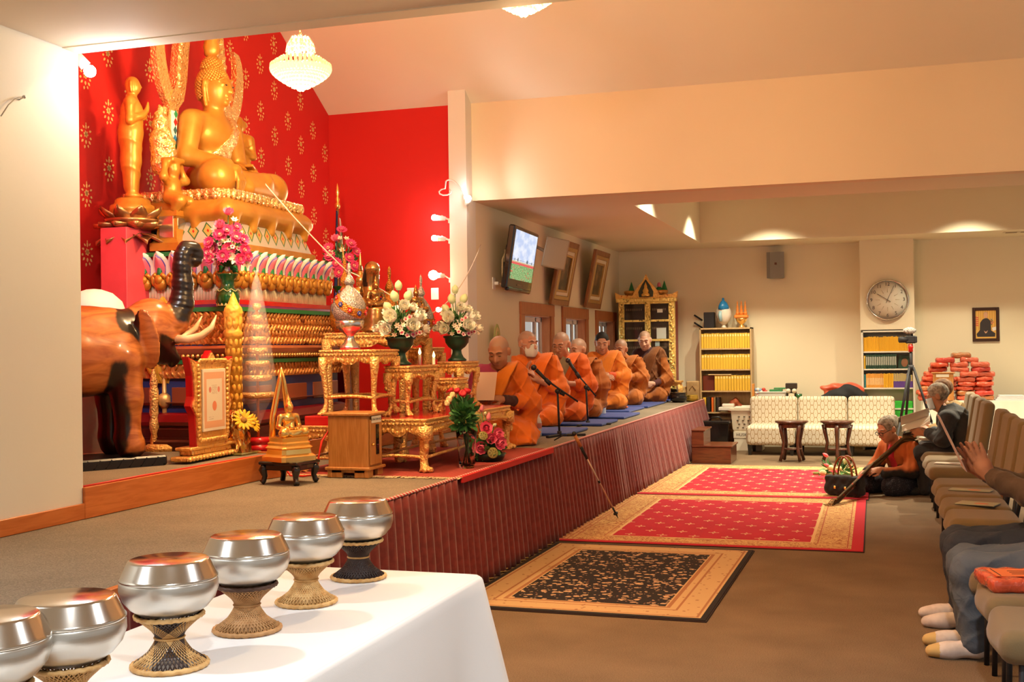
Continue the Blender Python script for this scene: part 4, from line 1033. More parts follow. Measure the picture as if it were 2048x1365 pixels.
# ================================================================ gilded offering tables and what stands on them
def gold_table(label, x0, x1, y0, y1, z0, z1, leg=.03, shelf=False, tray=0, grp='gilded offering tables', apron=.075, foot=1.0):
    w, d, h = x1-x0, y1-y0, z1-z0
    t = thing('offering_table', label, 'table', ((x0+x1)/2, (y0+y1)/2, z0), 0, grp)
    b = B(); b.box((0, 0, h-.008), (w, d, .016), .004); b.box((0, 0, h-.001), (w-.03, d-.03, .006), .002, m=1); b.box((0, 0, h-.027), (w-.014, d-.014, .022), .004); b.box((0, 0, h-.044), (w-.03, d-.03, .014), .004)
    n = max(4, int(w/.028)); 
    for i in range(n):
        for sy in (-1, 1): b.ell((-w/2+.02+i*(w-.04)/(n-1), sy*(d/2-.006), h-.036), (.011, .008, .009), 6)
    n2 = max(4, int(d/.028))
    for i in range(n2):
        for sx in (-1, 1): b.ell((sx*(w/2-.006), -d/2+.02+i*(d-.04)/(n2-1), h-.036), (.008, .011, .009), 6)
    b.build('table_top', [G_carv2, M_redlac], t)
    if tray: b = B(); b.box((0, 0, h+tray/2), (w-.06, d-.04, tray), .006); b.build('red_tray', M_redlac, t)
    def ap(L):
        pts = [(-L/2, 0)]; n = 24
        for i in range(n+1):
            u = i/n; a = abs(2*u-1); pts.append((-L/2+L*u, -apron*(.42+.45*(a**3)+.40*math.exp(-(a/.22)**2))-.006*math.cos(10*PI*u)))
        return pts+[(L/2, 0)]
    b = B()
    for sy in (-1, 1): b.prism(ap(w-.05), -.007, .007, 0, T(0, sy*(d/2-.024), h-.048) @ Matrix(((1, 0, 0, 0), (0, 0, -1, 0), (0, 1, 0, 0), (0, 0, 0, 1))))
    for sx in (-1, 1): b.prism(ap(d-.05), -.007, .007, 0, T(sx*(w/2-.024), 0, h-.048) @ Matrix(((0, 0, 1, 0), (1, 0, 0, 0), (0, 1, 0, 0), (0, 0, 0, 1))))
    for L, f in ((w-.08, lambda u, s_: (u, s_*(d/2-.014))), (d-.08, lambda u, s_: (s_*(w/2-.014), u))):
        n = max(5, int(L/.03))
        for s_ in (-1, 1):
            for i in range(n):
                u = -L/2+L*i/(n-1); a = abs(u/(L/2)); zz = h-.048-apron*(.26+.30*a**3+.24*math.exp(-(a/.22)**2)); x, y = f(u, s_); b.ell((x, y, zz), (.012, .012, .016), 6)
    b.build('carved_apron', G_carv, t)
    for sx in (-1, 1):
        for sy in (-1, 1):
            cx, cy = sx*(w/2-.03), sy*(d/2-.03); b = B(); k = leg; o = (sx*.7, sy*.7)
            P_ = [(h-.05, .010, 1.25), (h-.05-apron*.9, .012, 1.2), (h*.62, .004, .9), (h*.40, -.008, .72), (h*.2, -.012, .62), (h*.10, -.002, .7), (h*.05, .014*foot, 1.0), (.006, .018*foot, 1.1)]
            b.tube([(cx+o[0]*f_, cy+o[1]*f_, z) for z, f_, r in P_], [k*r for z, f_, r in P_], 10)
            for q in (-1, 0, 1): a = math.atan2(sy, sx)+q*.55; b.ell((cx+o[0]*.018+math.cos(a)*k*1.0, cy+o[1]*.018+math.sin(a)*k*1.0, k*.42), (k*.42, k*.42, k*.45), 7)
            for q in range(4): b.ell((cx+o[0]*(.012+k*.5), cy+o[1]*(.012+k*.5), h-.07-q*apron*.4), (k*.5, k*.5, k*.7), 7)
            b.build('leg', G_carv2, t)
    zs = h*.27
    b = B()
    for sy in (-1, 1):
        b.tube([(-w/2+.03+(w-.06)*i/8, sy*(d/2-.03), zs+.012*math.sin(PI*i/8)) for i in range(9)], .011, 8)
    for sx in (-1, 1): b.tube([(sx*(w/2-.03), -d/2+.03+(d-.06)*i/8, zs+.012*math.sin(PI*i/8)) for i in range(9)], .011, 8)
    b.build('stretcher', G_carv2, t)
    if shelf: b = B(); b.box((0, 0, zs), (w-.07, d-.07, .012), .003); b.build('red_shelf', M_redlac2, t)
    return t
gold_table('low gilded table on the red mat behind the donation box', -3.845, -3.40, 7.20, 7.98, ST+.008, 1.085, .036, tray=.065)
gold_table('long low gilded claw footed table at the stage edge beside the rose vase', -3.385, -2.946, 7.326, 9.22, ST+.008, 1.127, .044, apron=.10)
gold_table('tall gilded table carrying the silver offering bowl', -3.715, -3.28, 7.25, 7.66, 1.151, 1.607, .026, shelf=True)
gold_table('middle gilded table carrying the nearer white lotus arrangement', -3.375, -3.17, 7.585, 8.15, 1.128, 1.487, .026)
gold_table('gilded table carrying the farther white lotus arrangement beside the column', -3.37, -3.16, 8.62, 9.05, 1.128, 1.502, .026)
gold_table('smallest gilded table, low between the two white lotus arrangements', -3.29, -3.06, 8.24, 8.5, 1.128, 1.38, .022)
gold_table('tallest long gilded table at the back carrying bronze buddhas and offerings', -4.16, -3.47, 8.2, 8.74, ST+.008, 1.742, .036, apron=.09)
gold_table('small gilded table half hidden behind the farther white lotus arrangement', -3.86, -3.56, 9.0, 9.3, ST+.008, 1.62, .03)
# pointed bulb offerings
def beaded(name, col):
    return nmat(name, lambda n: (n.xyz(), n.bump(n.voro(95, 'F1'), .9, .006), n.mix(n.step(n.voro(95, 'F1'), .1, .6), col, tuple(c*.45 for c in col)))[2], .3, .35)
M_silv = beaded('silver_beads', (.68, .58, .50)); M_oran = beaded('orange_beads', (.85, .30, .035))
M_silver = mat('chased_silver', (.74, .68, .60), .22, .95)
def offering(label, loc, H, R, mb, mband, bowl=True, rz=0):
    t = thing('bulb_offering', label, 'offering', loc, rz, 'pointed bulb offerings'); z0 = 0
    if bowl:
        b = B(); b.lathe([(.0, 0), (R*.62, 0), (R*.6, .02), (R*.35, .05), (R*.26, .08), (R*.26, .10), (R*.45, .12), (R*.78, .15), (R*.86, .20), (R*.80, .205), (0, .19)], n=24, mod=lambda a, u: 1+.03*math.cos(16*a)); b.build('pedestal_bowl', M_silver, t); z0 = .19
    hb = H-z0; pr = [(R*.72, 0), (R*.95, hb*.10), (R, hb*.19), (R*.92, hb*.32), (R*.70, hb*.44), (R*.42, hb*.53), (R*.24, hb*.58), (R*.22, hb*.61)]
    b = B(); b.lathe(pr, (0, 0, z0), 28); b.build('beaded_bulb', mb, t)
    b = B(); b.lathe([(R*.16, hb*.60), (R*.30, hb*.645), (R*.31, hb*.68), (R*.2, hb*.74), (R*.09, hb*.79), (R*.09, hb*.82), (R*.12, hb*.88), (R*.10, hb*.95), (0, hb)], (0, 0, z0), 14, mod=lambda a, u: 1+.05*math.cos(5*a)); b.build('finial', mb, t)
    b = B()                                   # slanting sash with flower studs
    def rad(z):
        z = max(0, min(hb*.6, z))
        for (r0, a0), (r1, a1) in zip(pr, pr[1:]):
            if a0 <= z <= a1: return r0+(r1-r0)*(z-a0)/(a1-a0)
        return pr[-1][0]
    def zc(a): return hb*.335+hb*.20*math.cos(a-2.2)
    def fn(u, v): a = 2*PI*u; z = zc(a)+(v-.5)*hb*.15; r = rad(z)+.004; return (r*math.cos(a), r*math.sin(a), z0+z)
    b.grid(fn, 41, 5); sash = b.build('sash', mband, t)
    b = B()
    for k in range(11):
        a = 2*PI*k/11; z = zc(a); r = rad(z)+.008
        for q in range(6): w = q*PI/3; b.ell((r*math.cos(a)-.011*math.cos(w)*math.sin(a), r*math.sin(a)+.011*math.cos(w)*math.cos(a), z0+z+.012*math.sin(w)), .007, 6, k % 2)
        b.ell((r*math.cos(a)*1.01, r*math.sin(a)*1.01, z0+z), .006, 6, 2)
    b.build('flower_stud', [mat('stud_red', (.65, .02, .02), .3), mat('stud_blue', (.04, .05, .28), .3), Mwh], sash)
    return t
T5 = 1.744
pp = lambda x, Y: at_y(x, 600, Y).x
offering('silver beaded offering with orange sash on a silver pedestal bowl, tall table', (pp(699, 7.46), 7.46, 1.611), .62, .118, M_silv, M_oran, True, .6)
offering('orange beaded offering with silver sash, leftmost on the back table', (pp(690, 8.42), 8.42, T5), .62, .125, M_oran, M_silv, False, .4)
offering('orange beaded offering with silver sash behind the nearer white lotuses', (pp(779, 8.60), 8.60, T5), .54, .118, M_oran, M_silv, False, .5)
offering('silver beaded offering with orange sash, rightmost on the back table', (pp(842, 8.45), 8.45, T5), .45, .10, M_silv, M_oran, False, .5)
# bronze buddhas
M_bron = gold('bronze', (.36, .17, .05), (.56, .30, .10), .22, .9); M_bronl = gold('gilt_bronze', (.62, .33, .10), (.80, .48, .18), .2, .9)
t = thing('bronze_buddha_statue', 'shiny gilt bronze seated buddha between the orange offerings', 'statue', (pp(722, 8.47), 8.47, T5), -.75)
small_buddha(t, .30, M_bronl, z0=.155)
b = B(); b.lathe([(.14, 0), (.14, .03), (.11, .05), (.10, .08), (.13, .10), (.12, .13), (.10, .14), (.12, .155), (0, .155)], n=20); b.build('lotus_base', M_bronl, t)
b = B(); b.lathe([(.02, 0), (.012, .05), (.006, .12), (0, .15)], (-.005, 0, .155+.345), 10); b.build('flame', M_bronl, t)
b = B(); b.tube([(-.09, -.10, .0), (-.10, -.10, .25), (-.10, -.085, .45), (-.10, -.10, .58), (-.10, -.12, .72)], [.010, .012, .014, .010, .002], 8); b.build('side_staff', M_bronl, t)
t = thing('naga_buddha_statue', 'dark bronze buddha sheltered by a tall serpent hood', 'statue', (pp(752, 8.32), 8.32, T5), -.75)
small_buddha(t, .19, M_bron, z0=.20)
b = B(); b.lathe([(.13, 0), (.135, .02), (.11, .035), (.125, .055), (.105, .075), (.12, .095), (.10, .115), (.112, .135), (.095, .155), (.105, .175), (.09, .195), (0, .2)], n=22); b.build('coiled_base', M_bron, t)
s = S(.03); s.chain([(-.06, 0, .18), (-.09, 0, .30), (-.10, 0, .42), (-.065, 0, .50), (-.03, 0, .50)], [.05, .055, .055, .055, .035]); s.ell((-.10, 0, .40), (.03, .065, .13)); sdf_obj(s, .011, 'serpent_hood', [M_bron, mat('black_bronze', (.03, .015, .01), .25, .6)], t, paint=lambda c: ((c[:, 2] > .36) & (c[:, 0] < -.06)).astype(int))
t = thing('little_bronze_buddha', 'little dark bronze buddha in front of the rightmost silver offering', 'statue', (pp(832, 8.30), 8.30, T5), -.75)
small_buddha(t, .165, M_bron, z0=.15)
b = B(); b.lathe([(.095, 0), (.095, .03), (.08, .045), (.09, .07), (.07, .09), (.08, .11), (.07, .13), (.075, .15), (0, .15)], n=18); b.build('stepped_base', M_bron, t)
# electric candles
M_flame = mat('candle_flame', (1, .6, .2), .5, emit=(1.0, .45, .10), es=18)
for px, Y, z, h, lab in ((838, 7.95, 1.49, .075, 'white electric candle with lit flame beside the nearer lotus urn'), (866, 8.33, 1.383, .155, 'taller white electric candle with lit flame right of the nearer lotus urn')):
    t = thing('electric_candle', lab, 'candle', (pp(px, Y), Y, z), 0, 'electric candles')
    b = B(); b.cyl((0, 0, 0), (0, 0, h), .011, n=14); b.build('stick', mat('white_wax', (.82, .72, .58), .5), t)
    b = B(); b.lathe([(.004, 0), (.011, .012), (.009, .025), (0, .05)], (0, 0, h), 10); b.build('flame', M_flame, t)
# ---------------------------------------------------------------- flowers
def mk(fn, name, mats):
    b = B(); fn(b); o = b.build(name, mats); return o
PROTO = {}
def flower_proto(key, name, fn, mats):
    b = B(); fn(b); me = bpy.data.meshes.new(name); o = b.build(name, mats); PROTO[key] = o.data; COL.objects.unlink(o); bpy.data.objects.remove(o)
def put_flower(key, name, parent, loc, d=(0, 0, 1), s_=1.0, spin=0.0, label=None):
    o = bpy.data.objects.new(name, PROTO[key]); COL.objects.link(o); o.parent = parent
    o.matrix_local = T(*loc) @ align(d) @ rotm(0, 0, spin) @ Matrix.Scale(s_, 4)
    if label: o['label'] = label
    return o
def petals(b, n, r, L, W, tilt, curl, z, m, ph=0):
    for k in range(n):
        a = 2*PI*(k+ph)/n
        def fn(u, v):
            w = W*math.sin(PI*min(1, .12+.86*u))**.7*(v-.5); e = tilt+curl*u; x = r+L*u*math.cos(e); zz = z+L*u*math.sin(e)-.12*W*(1-(2*v-1)**2)
            return (x*math.cos(a)-w*math.sin(a), x*math.sin(a)+w*math.cos(a), zz)
        b.grid(fn, 5, 5, m)
flower_proto('aster', 'flower', lambda b: (petals(b, 14, .2, .85, .42, .1, .3, 0, 0), petals(b, 12, .15, .7, .36, .5, .4, .1, 0, .5), petals(b, 10, .1, .45, .28, .9, .4, .15, 0), b.ell((0, 0, .22), (.32, .32, .2), 9, 1)), [mat('magenta_petal', (.80, .07, .22), .6), mat('pale_heart', (.85, .55, .35), .7)])
flower_proto('star', 'flower', lambda b: (petals(b, 6, .1, .9, .5, .25, .2, 0, 0), b.ell((0, 0, .1), (.15, .15, .12), 7, 1)), [mat('cream_petal', (.85, .74, .58), .6), mat('yellow_heart', (.8, .5, .1), .7)])
flower_proto('lotus', 'flower', lambda b: (petals(b, 9, .12, 1.0, .62, .55, .55, 0, 0), petals(b, 8, .1, .85, .55, 1.0, .35, .05, 0, .5), petals(b, 6, .05, .7, .45, 1.3, .2, .1, 0), b.ell((0, 0, .35), (.2, .2, .22), 8, 1)), [mat('white_lotus_petal', (.97, .94, .78), .5), mat('peach_heart', (.85, .50, .22), .6)])
flower_proto('bud', 'flower', lambda b: (b.lathe([(.12, -.1), (.42, .15), (.5, .45), (.42, .8), (.2, 1.05), (0, 1.2)], n=12, m=0, mod=lambda a, t: 1+.06*math.cos(6*a)), petals(b, 6, .25, .9, .6, 1.25, .35, -.02, 0)), [mat('green_white_bud', (.62, .68, .36), .55)])
flower_proto('small', 'flower', lambda b: (petals(b, 5, .1, .9, .8, .2, .2, 0, 0), b.ell((0, 0, .12), (.35, .35, .25), 7, 1)), [mat('blush_petal', (.82, .62, .52), .6), mat('crimson_heart', (.6, .03, .10), .6)])
flower_proto('peony', 'flower', lambda b: (petals(b, 9, .15, 1.0, .75, .2, .6, 0, 0), petals(b, 8, .1, .85, .7, .7, .6, .08, 0, .5), petals(b, 7, .06, .7, .6, 1.1, .5, .12, 0), b.ell((0, 0, .3), (.3, .3, .35), 8, 0)), [mat('pink_lotus_petal', (.95, .20, .33), .5)])
flower_proto('rose', 'flower', lambda b: (b.lathe([(.1, -.25), (.5, -.1), (.62, .2), (.55, .5), (.35, .55), (.15, .45), (0, .5)], n=14, m=0, mod=lambda a, t: 1+.08*math.cos(5*a+7*t)), petals(b, 5, .3, .55, .7, .9, .3, -.05, 0), petals(b, 5, .2, .5, .6, 1.2, .2, .1, 0, .5)), [mat('red_rose_petal', (.50, .008, .02), .55)])
flower_proto('yrose', 'flower', lambda b: (b.lathe([(.1, -.25), (.5, -.1), (.62, .2), (.55, .5), (.35, .55), (.15, .45), (0, .5)], n=14, m=0, mod=lambda a, t: 1+.08*math.cos(5*a+7*t)), petals(b, 5, .3, .55, .7, .9, .3, -.05, 0)), [mat('cream_rose_petal', (.85, .62, .30), .55)])
flower_proto('pinkbud', 'flower', lambda b: (b.lathe([(.1, -.1), (.34, .15), (.4, .45), (.3, .9), (.1, 1.25), (0, 1.35)], n=12, m=0), petals(b, 5, .2, .8, .5, 1.3, .3, -.05, 0)), [mat('pink_bud_petal', (.80, .22, .26), .5)])
flower_proto('pod', 'seed_pod', lambda b: (b.lathe([(.1, -.5), (.3, -.2), (.75, .2), (.85, .35), (.75, .42), (0, .38)], n=16, m=0), [b.ell((.45*math.cos(k), .45*math.sin(k), .41), .09, 6, 1) for k in [i*.9 for i in range(7)]]), [noisy('olive_pod', (.18, .15, .03), (.34, .28, .07), 7, .45), mat('pod_seed', (.10, .07, .02), .6)])
def foliage(b, c, R, n, L, W, rng_, m=0, zmin=-9):
    for i in range(n):
        d = Vector((rng_.gauss(0, 1), rng_.gauss(0, 1), rng_.gauss(0, .8))).normalized(); p = Vector(c)+Vector((d.x*R[0], d.y*R[1], d.z*R[2]))*rng_.uniform(.4, .95)
        if p.z < zmin: continue
        M = T(*p) @ align(d+Vector((0, 0, .4))) @ rotm(rng_.uniform(-.6, .6), rng_.uniform(-.6, .6), rng_.uniform(0, 6))
        def fn(u, v): return (W*math.sin(PI*min(1, .05+.95*u))*(v-.5), .15*L*math.sin(u*2)+.1*W*abs(2*v-1), L*(u-.1))
        b.grid(fn, 4, 3, m, True, M)
M_stem = mat('stem_green', (.06, .16, .04), .6)
def arrangement(name, label, loc, flowers, vase_fn, leaf_c, leaf_R, nleaf, seed, grp=None, L=.06, W=.03, stems=None):
    t = thing(name, label, 'flowers', loc, 0, grp); rg_ = random.Random(seed); vase_fn(t)
    b = B(); foliage(b, leaf_c, leaf_R, nleaf, L, W, rg_)
    for key, p, d, s_ in flowers:
        q = Vector((leaf_c[0]*.8+p[0]*.15, leaf_c[1]*.8+p[1]*.15, leaf_c[2]-leaf_R[2]*.8)); e = Vector(p); b.tube([q, (q+e)/2+Vector((0, 0, .015)), e], .0035, 5, m=1)
    lf = b.build('leaves', [M_leafG, M_stem], t)
    for i, (key, p, d, s_) in enumerate(flowers): put_flower(key, 'seed_pod' if key == 'pod' else 'flower', t, p, d, s_, rg_.uniform(0, 6))
    return t
CD = Vector((.53, -.85, .0))          # towards the viewer
RD = Vector((.85, .53, .0))           # to the viewer's right
def view(r_, u_, f_=0.0): return RD*r_+Vector((0, 0, u_))+CD*f_
def green_vase(t):
    b = B(); b.lathe([(0, 0), (.068, 0), (.082, .03), (.086, .07), (.075, .11), (.048, .135), (.046, .165), (.05, .19), (.075, .225), (.078, .23), (.066, .225), (.04, .17), (0, .17)], n=28); v = b.build('vase', mat('green_glaze', (.008, .085, .02), .18, coat=.5), t)
    b = B()
    for k in range(16): a = 2*PI*k/16; b.prism([(-.012, 0), (.012, 0), (0, .022)], -.002, .002, 0, T(.0765*math.cos(a), .0765*math.sin(a), .006) @ rotm(0, 0, a+PI/2) @ rotm(PI/2, 0, 0))
    b.tube([(.0885*math.cos(2*PI*k/36)*(.87 if k % 4 == 0 else .93 if k % 2 else .98), .0885*math.sin(2*PI*k/36)*(.87 if k % 4 == 0 else .93 if k % 2 else .98), .105+(.018 if k % 4 == 0 else .008 if k % 2 else 0)) for k in range(36)], .003, 5, closed=True); b.build('cream_pattern', mat('cream_glaze', (.70, .62, .30), .3), v)
def bunch(seed, lst, spread=1.0):
    rg_ = random.Random(seed); out = []
    for key, r_, u_, s_ in lst:
        f_ = .05+.06*rg_.random(); p = view(r_*spread, u_, f_+.08*(1-abs(r_)/.2)); out.append((key, p, CD*.8+RD*r_*4+Vector((0, 0, (u_-.42)*3+.15)), s_))
    return out
vloc = at_x(468, 610, -4.345)
fl = bunch(2, [('aster', -.03, .345, .05), ('aster', -.115, .33, .045), ('aster', -.095, .40, .05), ('aster', .01, .395, .053), ('aster', .085, .325, .048), ('aster', .115, .39, .048), ('aster', -.135, .375, .04), ('aster', .0, .52, .05), ('aster', .105, .46, .05), ('aster', .06, .475, .052), ('aster', -.045, .49, .055), ('aster', .065, .55, .04), ('peony', -.045, .555, .045), ('peony', .01, .64, .045), ('aster', -.12, .44, .045), ('aster', .14, .345, .04),
             ('star', -.11, .345, .05), ('star', .05, .33, .05), ('star', .13, .30, .04), ('star', -.075, .53, .04), ('star', .085, .50, .04), ('star', .1, .41, .035), ('bud', -.03, .445, .03), ('star', .02, .345, .035), ('star', -.01, .455, .03), ('small', .035, .41, .02), ('small', -.05, .43, .02), ('small', .075, .40, .02), ('star', .05, .60, .03)])
arrangement('flower_arrangement', 'magenta and cream flowers in a green vase on the pedestal ledge', (-4.375, 7.165, 1.923), fl, green_vase, (0, 0, .42), (.14, .14, .17), 170, 5, L=.05, W=.026)
fl = bunch(8, [('peony', -.05, .62, .05), ('aster', .07, .58, .055), ('aster', -.11, .55, .055), ('aster', -.10, .48, .055), ('aster', .06, .47, .05), ('aster', -.05, .42, .055), ('aster', -.12, .38, .05), ('aster', .02, .38, .05), ('aster', -.03, .34, .05), ('aster', .10, .40, .05), ('aster', .12, .52, .05), ('star', -.02, .63, .03), ('star', .04, .63, .03), ('star', -.1, .5, .04), ('star', .0, .53, .03), ('star', -.08, .33, .05), ('aster', .0, .70, .05)])
arrangement('flower_arrangement', 'magenta flowers in front of the flag behind the orange offering', (at_y(682, 600, 9.1).x, 9.1, 1.93), fl, green_vase, (0, 0, .43), (.14, .14, .16), 150, 6, L=.05, W=.026)
b = B(); px_ = at_y(682, 600, 9.1).x; b.loft([[(px_+sx*.11, 9.1+sy*.11, z) for sx, sy in ((1, -1), (1, 1), (-1, 1), (-1, -1))] for z in (.757, 1.928)]); tagp(b.build('flower_stand', M_redlac2), 'dark red square stand under the flowers by the flag', 'stand')
def urn(t):
    b = B(); b.lathe([(0, 0), (.075, 0), (.078, .012), (.055, .03), (.04, .06), (.036, .085), (.042, .095), (.07, .115), (.095, .15), (.10, .185), (.112, .19), (.112, .205), (.09, .2), (0, .17)], n=28, mod=lambda a, u: 1+.012*math.cos(20*a)); b.build('urn', mat('dark_green_urn', (.012, .055, .03), .35), t)
def lotus_cone(seed, h):
    o = []; rg_ = random.Random(seed)
    o += [('bud', view(-.01, .55), view(0, 1, .1), .042), ('bud', view(-.035, .47, .02), view(-.3, 1, .2), .047), ('bud', view(.045, .475, .02), view(.4, 1, .2), .045), ('bud', view(-.08, .40, .03), view(-.6, .8, .4), .045)]
    o += [('lotus', view(.015, .415, .07), view(0, .5, 1), .050), ('lotus', view(-.065, .335, .08), view(-.5, .4, .8), .062), ('lotus', view(.105, .345, .06), view(.6, .4, .7), .058), ('lotus', view(.055, .275, .12), view(.2, .3, 1), .062), ('lotus', view(-.105, .255, .10), view(-.5, .1, .8), .052), ('lotus', view(.155, .26, .05), view(.9, .1, .5), .04), ('lotus', view(-.16, .265, .04), view(-.9, .1, .5), .036), ('lotus', view(.07, .405, .05), view(.6, .5, .6), .04)]
    for r_, u_ in ((.02, .33), (-.01, .235), (.125, .235), (-.04, .285), (.0, .29), (-.06, .22), (.1, .23), (.075, .22), (-.135, .23), (.14, .29), (.05, .345), (-.02, .26), (.16, .225), (-.09, .30), (.11, .29), (.03, .215)):
        o.append(('small' if rg_.random() < .5 else 'star', view(r_, u_, .13-abs(r_)*.4), view(r_*4, .3, 1), .019+.006*rg_.random()))
    for a in (2.2, 3.1, 4.0):     # the far side
        d = Vector((math.cos(a), math.sin(a), 0)); o += [('lotus', d*.10+Vector((0, 0, .28)), d, .055), ('lotus', d*.07+Vector((0, 0, .38)), d+Vector((0, 0, .5)), .05)]
    return [(k, p, d, s_*(1.4 if k in ('lotus', 'bud') else 1.15)) for k, p, d, s_ in o]
for lab, loc in (('nearer cone of white lotuses in a dark green urn on the middle gilded table', (pp(800, 7.76)+.0, 7.76, 1.49)), ('farther cone of white lotuses in a dark green urn beside the column', (at_y(914, 700, 8.78).x, 8.78, 1.505))):
    arrangement('lotus_arrangement', lab, loc, lotus_cone(4, .5), urn, (0, 0, .29), (.13, .13, .13), 210, 7, 'white lotus arrangements', L=.05, W=.022)
# glass vase of roses and the low lotus arrangement at the stage edge
M_gls = mat('clear_vase_glass', (.9, .92, .88), .04, trans=1.0, ior=1.3)
def glass_vase(t):
    b = B(); b.lathe([(0, .004), (.05, 0), (.058, .03), (.06, .1), (.068, .20), (.078, .265), (.074, .265), (.063, .2), (.055, .1), (.052, .03), (0, .016)], n=24, mod=lambda a, u: 1+.015*math.cos(10*a)); b.build('glass_vase', M_gls, t)
    b = B(); rg_ = random.Random(3)
    for k in range(14): a = rg_.uniform(0, 6); b.tube([(.03*math.cos(a), .03*math.sin(a), .02), (-.03*math.cos(a+.4), -.03*math.sin(a+.4), .26)], .004, 5)
    b.build('stems', M_stem, t)
rv = at_z(934, 936, ST+.01)
fl = [('rose', view(-.03, .52, .03), view(-.1, .5, .7), .045), ('rose', view(.005, .535, .02), view(.3, .8, .3), .042), ('rose', view(-.06, .54, 0), view(-.4, .7, .3), .036), ('yrose', view(-.095, .515, .02), view(-.8, .2, .4), .036), ('yrose', view(-.12, .485, .03), view(-.9, .1, .4), .04), ('yrose', view(-.135, .46, .03), view(-.8, 0, .5), .036), ('rose', view(-.10, .545, -.02), view(-.6, .6, .2), .03)]
arrangement('rose_vase', 'clear glass vase of red and cream roses at the stage edge', (rv.x, rv.y, ST+.009), fl, glass_vase, tuple(view(-.02, .37)), (.075, .075, .13), 150, 9, L=.075, W=.04)
lv = at_z(985, 922, ST+.01)
def bowl_dark(t): b = B(); b.lathe([(0, 0), (.10, 0), (.12, .03), (.13, .06), (.12, .06), (0, .05)], n=24); b.build('dark_bowl', mat('dark_green_bowl', (.012, .03, .018), .3), t)
fl = [('peony', view(-.03, .245, .06), view(-.2, .3, 1), .058), ('peony', view(.045, .20, .07), view(.4, .2, 1), .055), ('peony', view(-.005, .175, .09), view(0, 0, 1), .05), ('peony', view(.055, .14, .09), view(.4, -.1, 1), .06), ('peony', view(-.07, .115, .09), view(-.5, -.2, 1), .06), ('pinkbud', view(-.115, .41, 0), view(-.2, 1, 0), .045), ('pinkbud', view(-.05, .37, 0), view(.1, .9, .3), .042), ('pinkbud', view(-.005, .305, .03), view(.1, 1, .1), .045),
      ('bud', view(-.03, .345, .02), view(.3, .8, .2), .024), ('bud', view(.03, .26, .04), view(.7, .6, .2), .026), ('pod', view(-.095, .325, .03), view(-.1, .4, 1), .045), ('pod', view(-.065, .19, .10), view(0, .5, 1), .043), ('pod', view(.0, .065, .12), view(0, .3, 1), .05), ('peony', view(.095, .12, .05), view(1, .2, .4), .04)]
arrangement('lotus_arrangement', 'low bowl of bright pink lotuses, buds and seed pods at the stage edge', (lv.x-.03, lv.y, ST+.009), fl, bowl_dark, (0, 0, .09), (.13, .13, .07), 110, 10, None, L=.07, W=.045)
# flag
t = thing('flag', 'furled red white and blue flag on a pole with a gold spear finial', 'flag', (at_y(676, 480, 10.6).x, 10.6, .905))
zt_ = at_y(673, 366, 10.6).z-.905; zb = 1.15
b = B(); b.cyl((0, 0, 0), (0, 0, zt_-.25), .014, n=10); b.lathe([(.10, 0), (.10, .02), (.03, .05), (0, .06)], n=18); b.build('pole', mat('pole_wood', (.3, .12, .03), .4), t)
b = B(); b.lathe([(.016, -.27), (.03, -.25), (.03, -.22), (.018, -.20), (.026, -.17), (.012, -.14), (.022, -.10), (.014, -.05), (0, 0)], (0, 0, zt_), 12); b.build('finial', G_bright, t)
b = B()
def fl_(u, v):
    z = zt_-.28-v*1.0; w = .05+.16*v; a = u*2.2*PI; return (RD.x*(w*(u-.25))+CD.x*.03*math.sin(3*a), RD.y*(w*(u-.25))+CD.y*.03*math.sin(3*a), z-.12*u)
for k, (u0, u1) in enumerate(((0, .2), (.2, .34), (.34, .42), (.42, .58), (.58, .82), (.82, 1.0))): b.grid(lambda u, v: fl_(u0+(u1-u0)*u, v), 7, 14, (1, 1, 0, 2, 2, 0)[k])
fo = b.build('cloth', [mat('flag_red', (.6, .03, .03), .8), mat('flag_blue', (.02, .04, .18), .8), mat('flag_white', (.8, .76, .72), .8)], t); m = fo.modifiers.new('thick', 'SOLIDIFY'); m.thickness = .004
# switch plates on the red wall
for px, lab in ((822, 'left white switch plate low on the plain red wall'), (870, 'right white switch plate low on the plain red wall')):
    p = at_y(px, 588, YH); t = thing('switch_plate', lab, 'switch', (p.x, YH, p.z), 0, 'switch plates')
    b = B(); b.box((0, -.005, 0), (.085, .010, .125), .003); b.build('plate', M_vinyl, t)
    b = B(); b.box((0, -.013, 0), (.012, .012, .028), .002); b.build('toggle', M_vinyl, t)
# sacred thread from the buddha to the tables and on to the column
a_ = BO+Vector((.42, .05, .12)); c_ = Vector((pp(693, 8.42), 8.42, T5+.50)); e_ = Vector((pp(850, 8.45), 8.45, T5+.12)); g_ = at_x(962, 490, XT+.01)
def sag(p, q, s_, n=10): return [p+(q-p)*(i/n)+Vector((0, 0, -s_*4*(i/n)*(1-i/n))) for i in range(n+1)]
b = B(); b.tube(sag(a_, c_, .02)+sag(c_+Vector((.02, .02, 0)), e_, .0)[1:], .005, 5); b.tube(sag(e_, g_, .14, 14), .005, 5)
tagp(b.build('sacred_thread', mat('white_thread', (.82, .72, .58), .8)), 'thin white sacred thread strung from buddha over the offerings to the wall', 'thread')
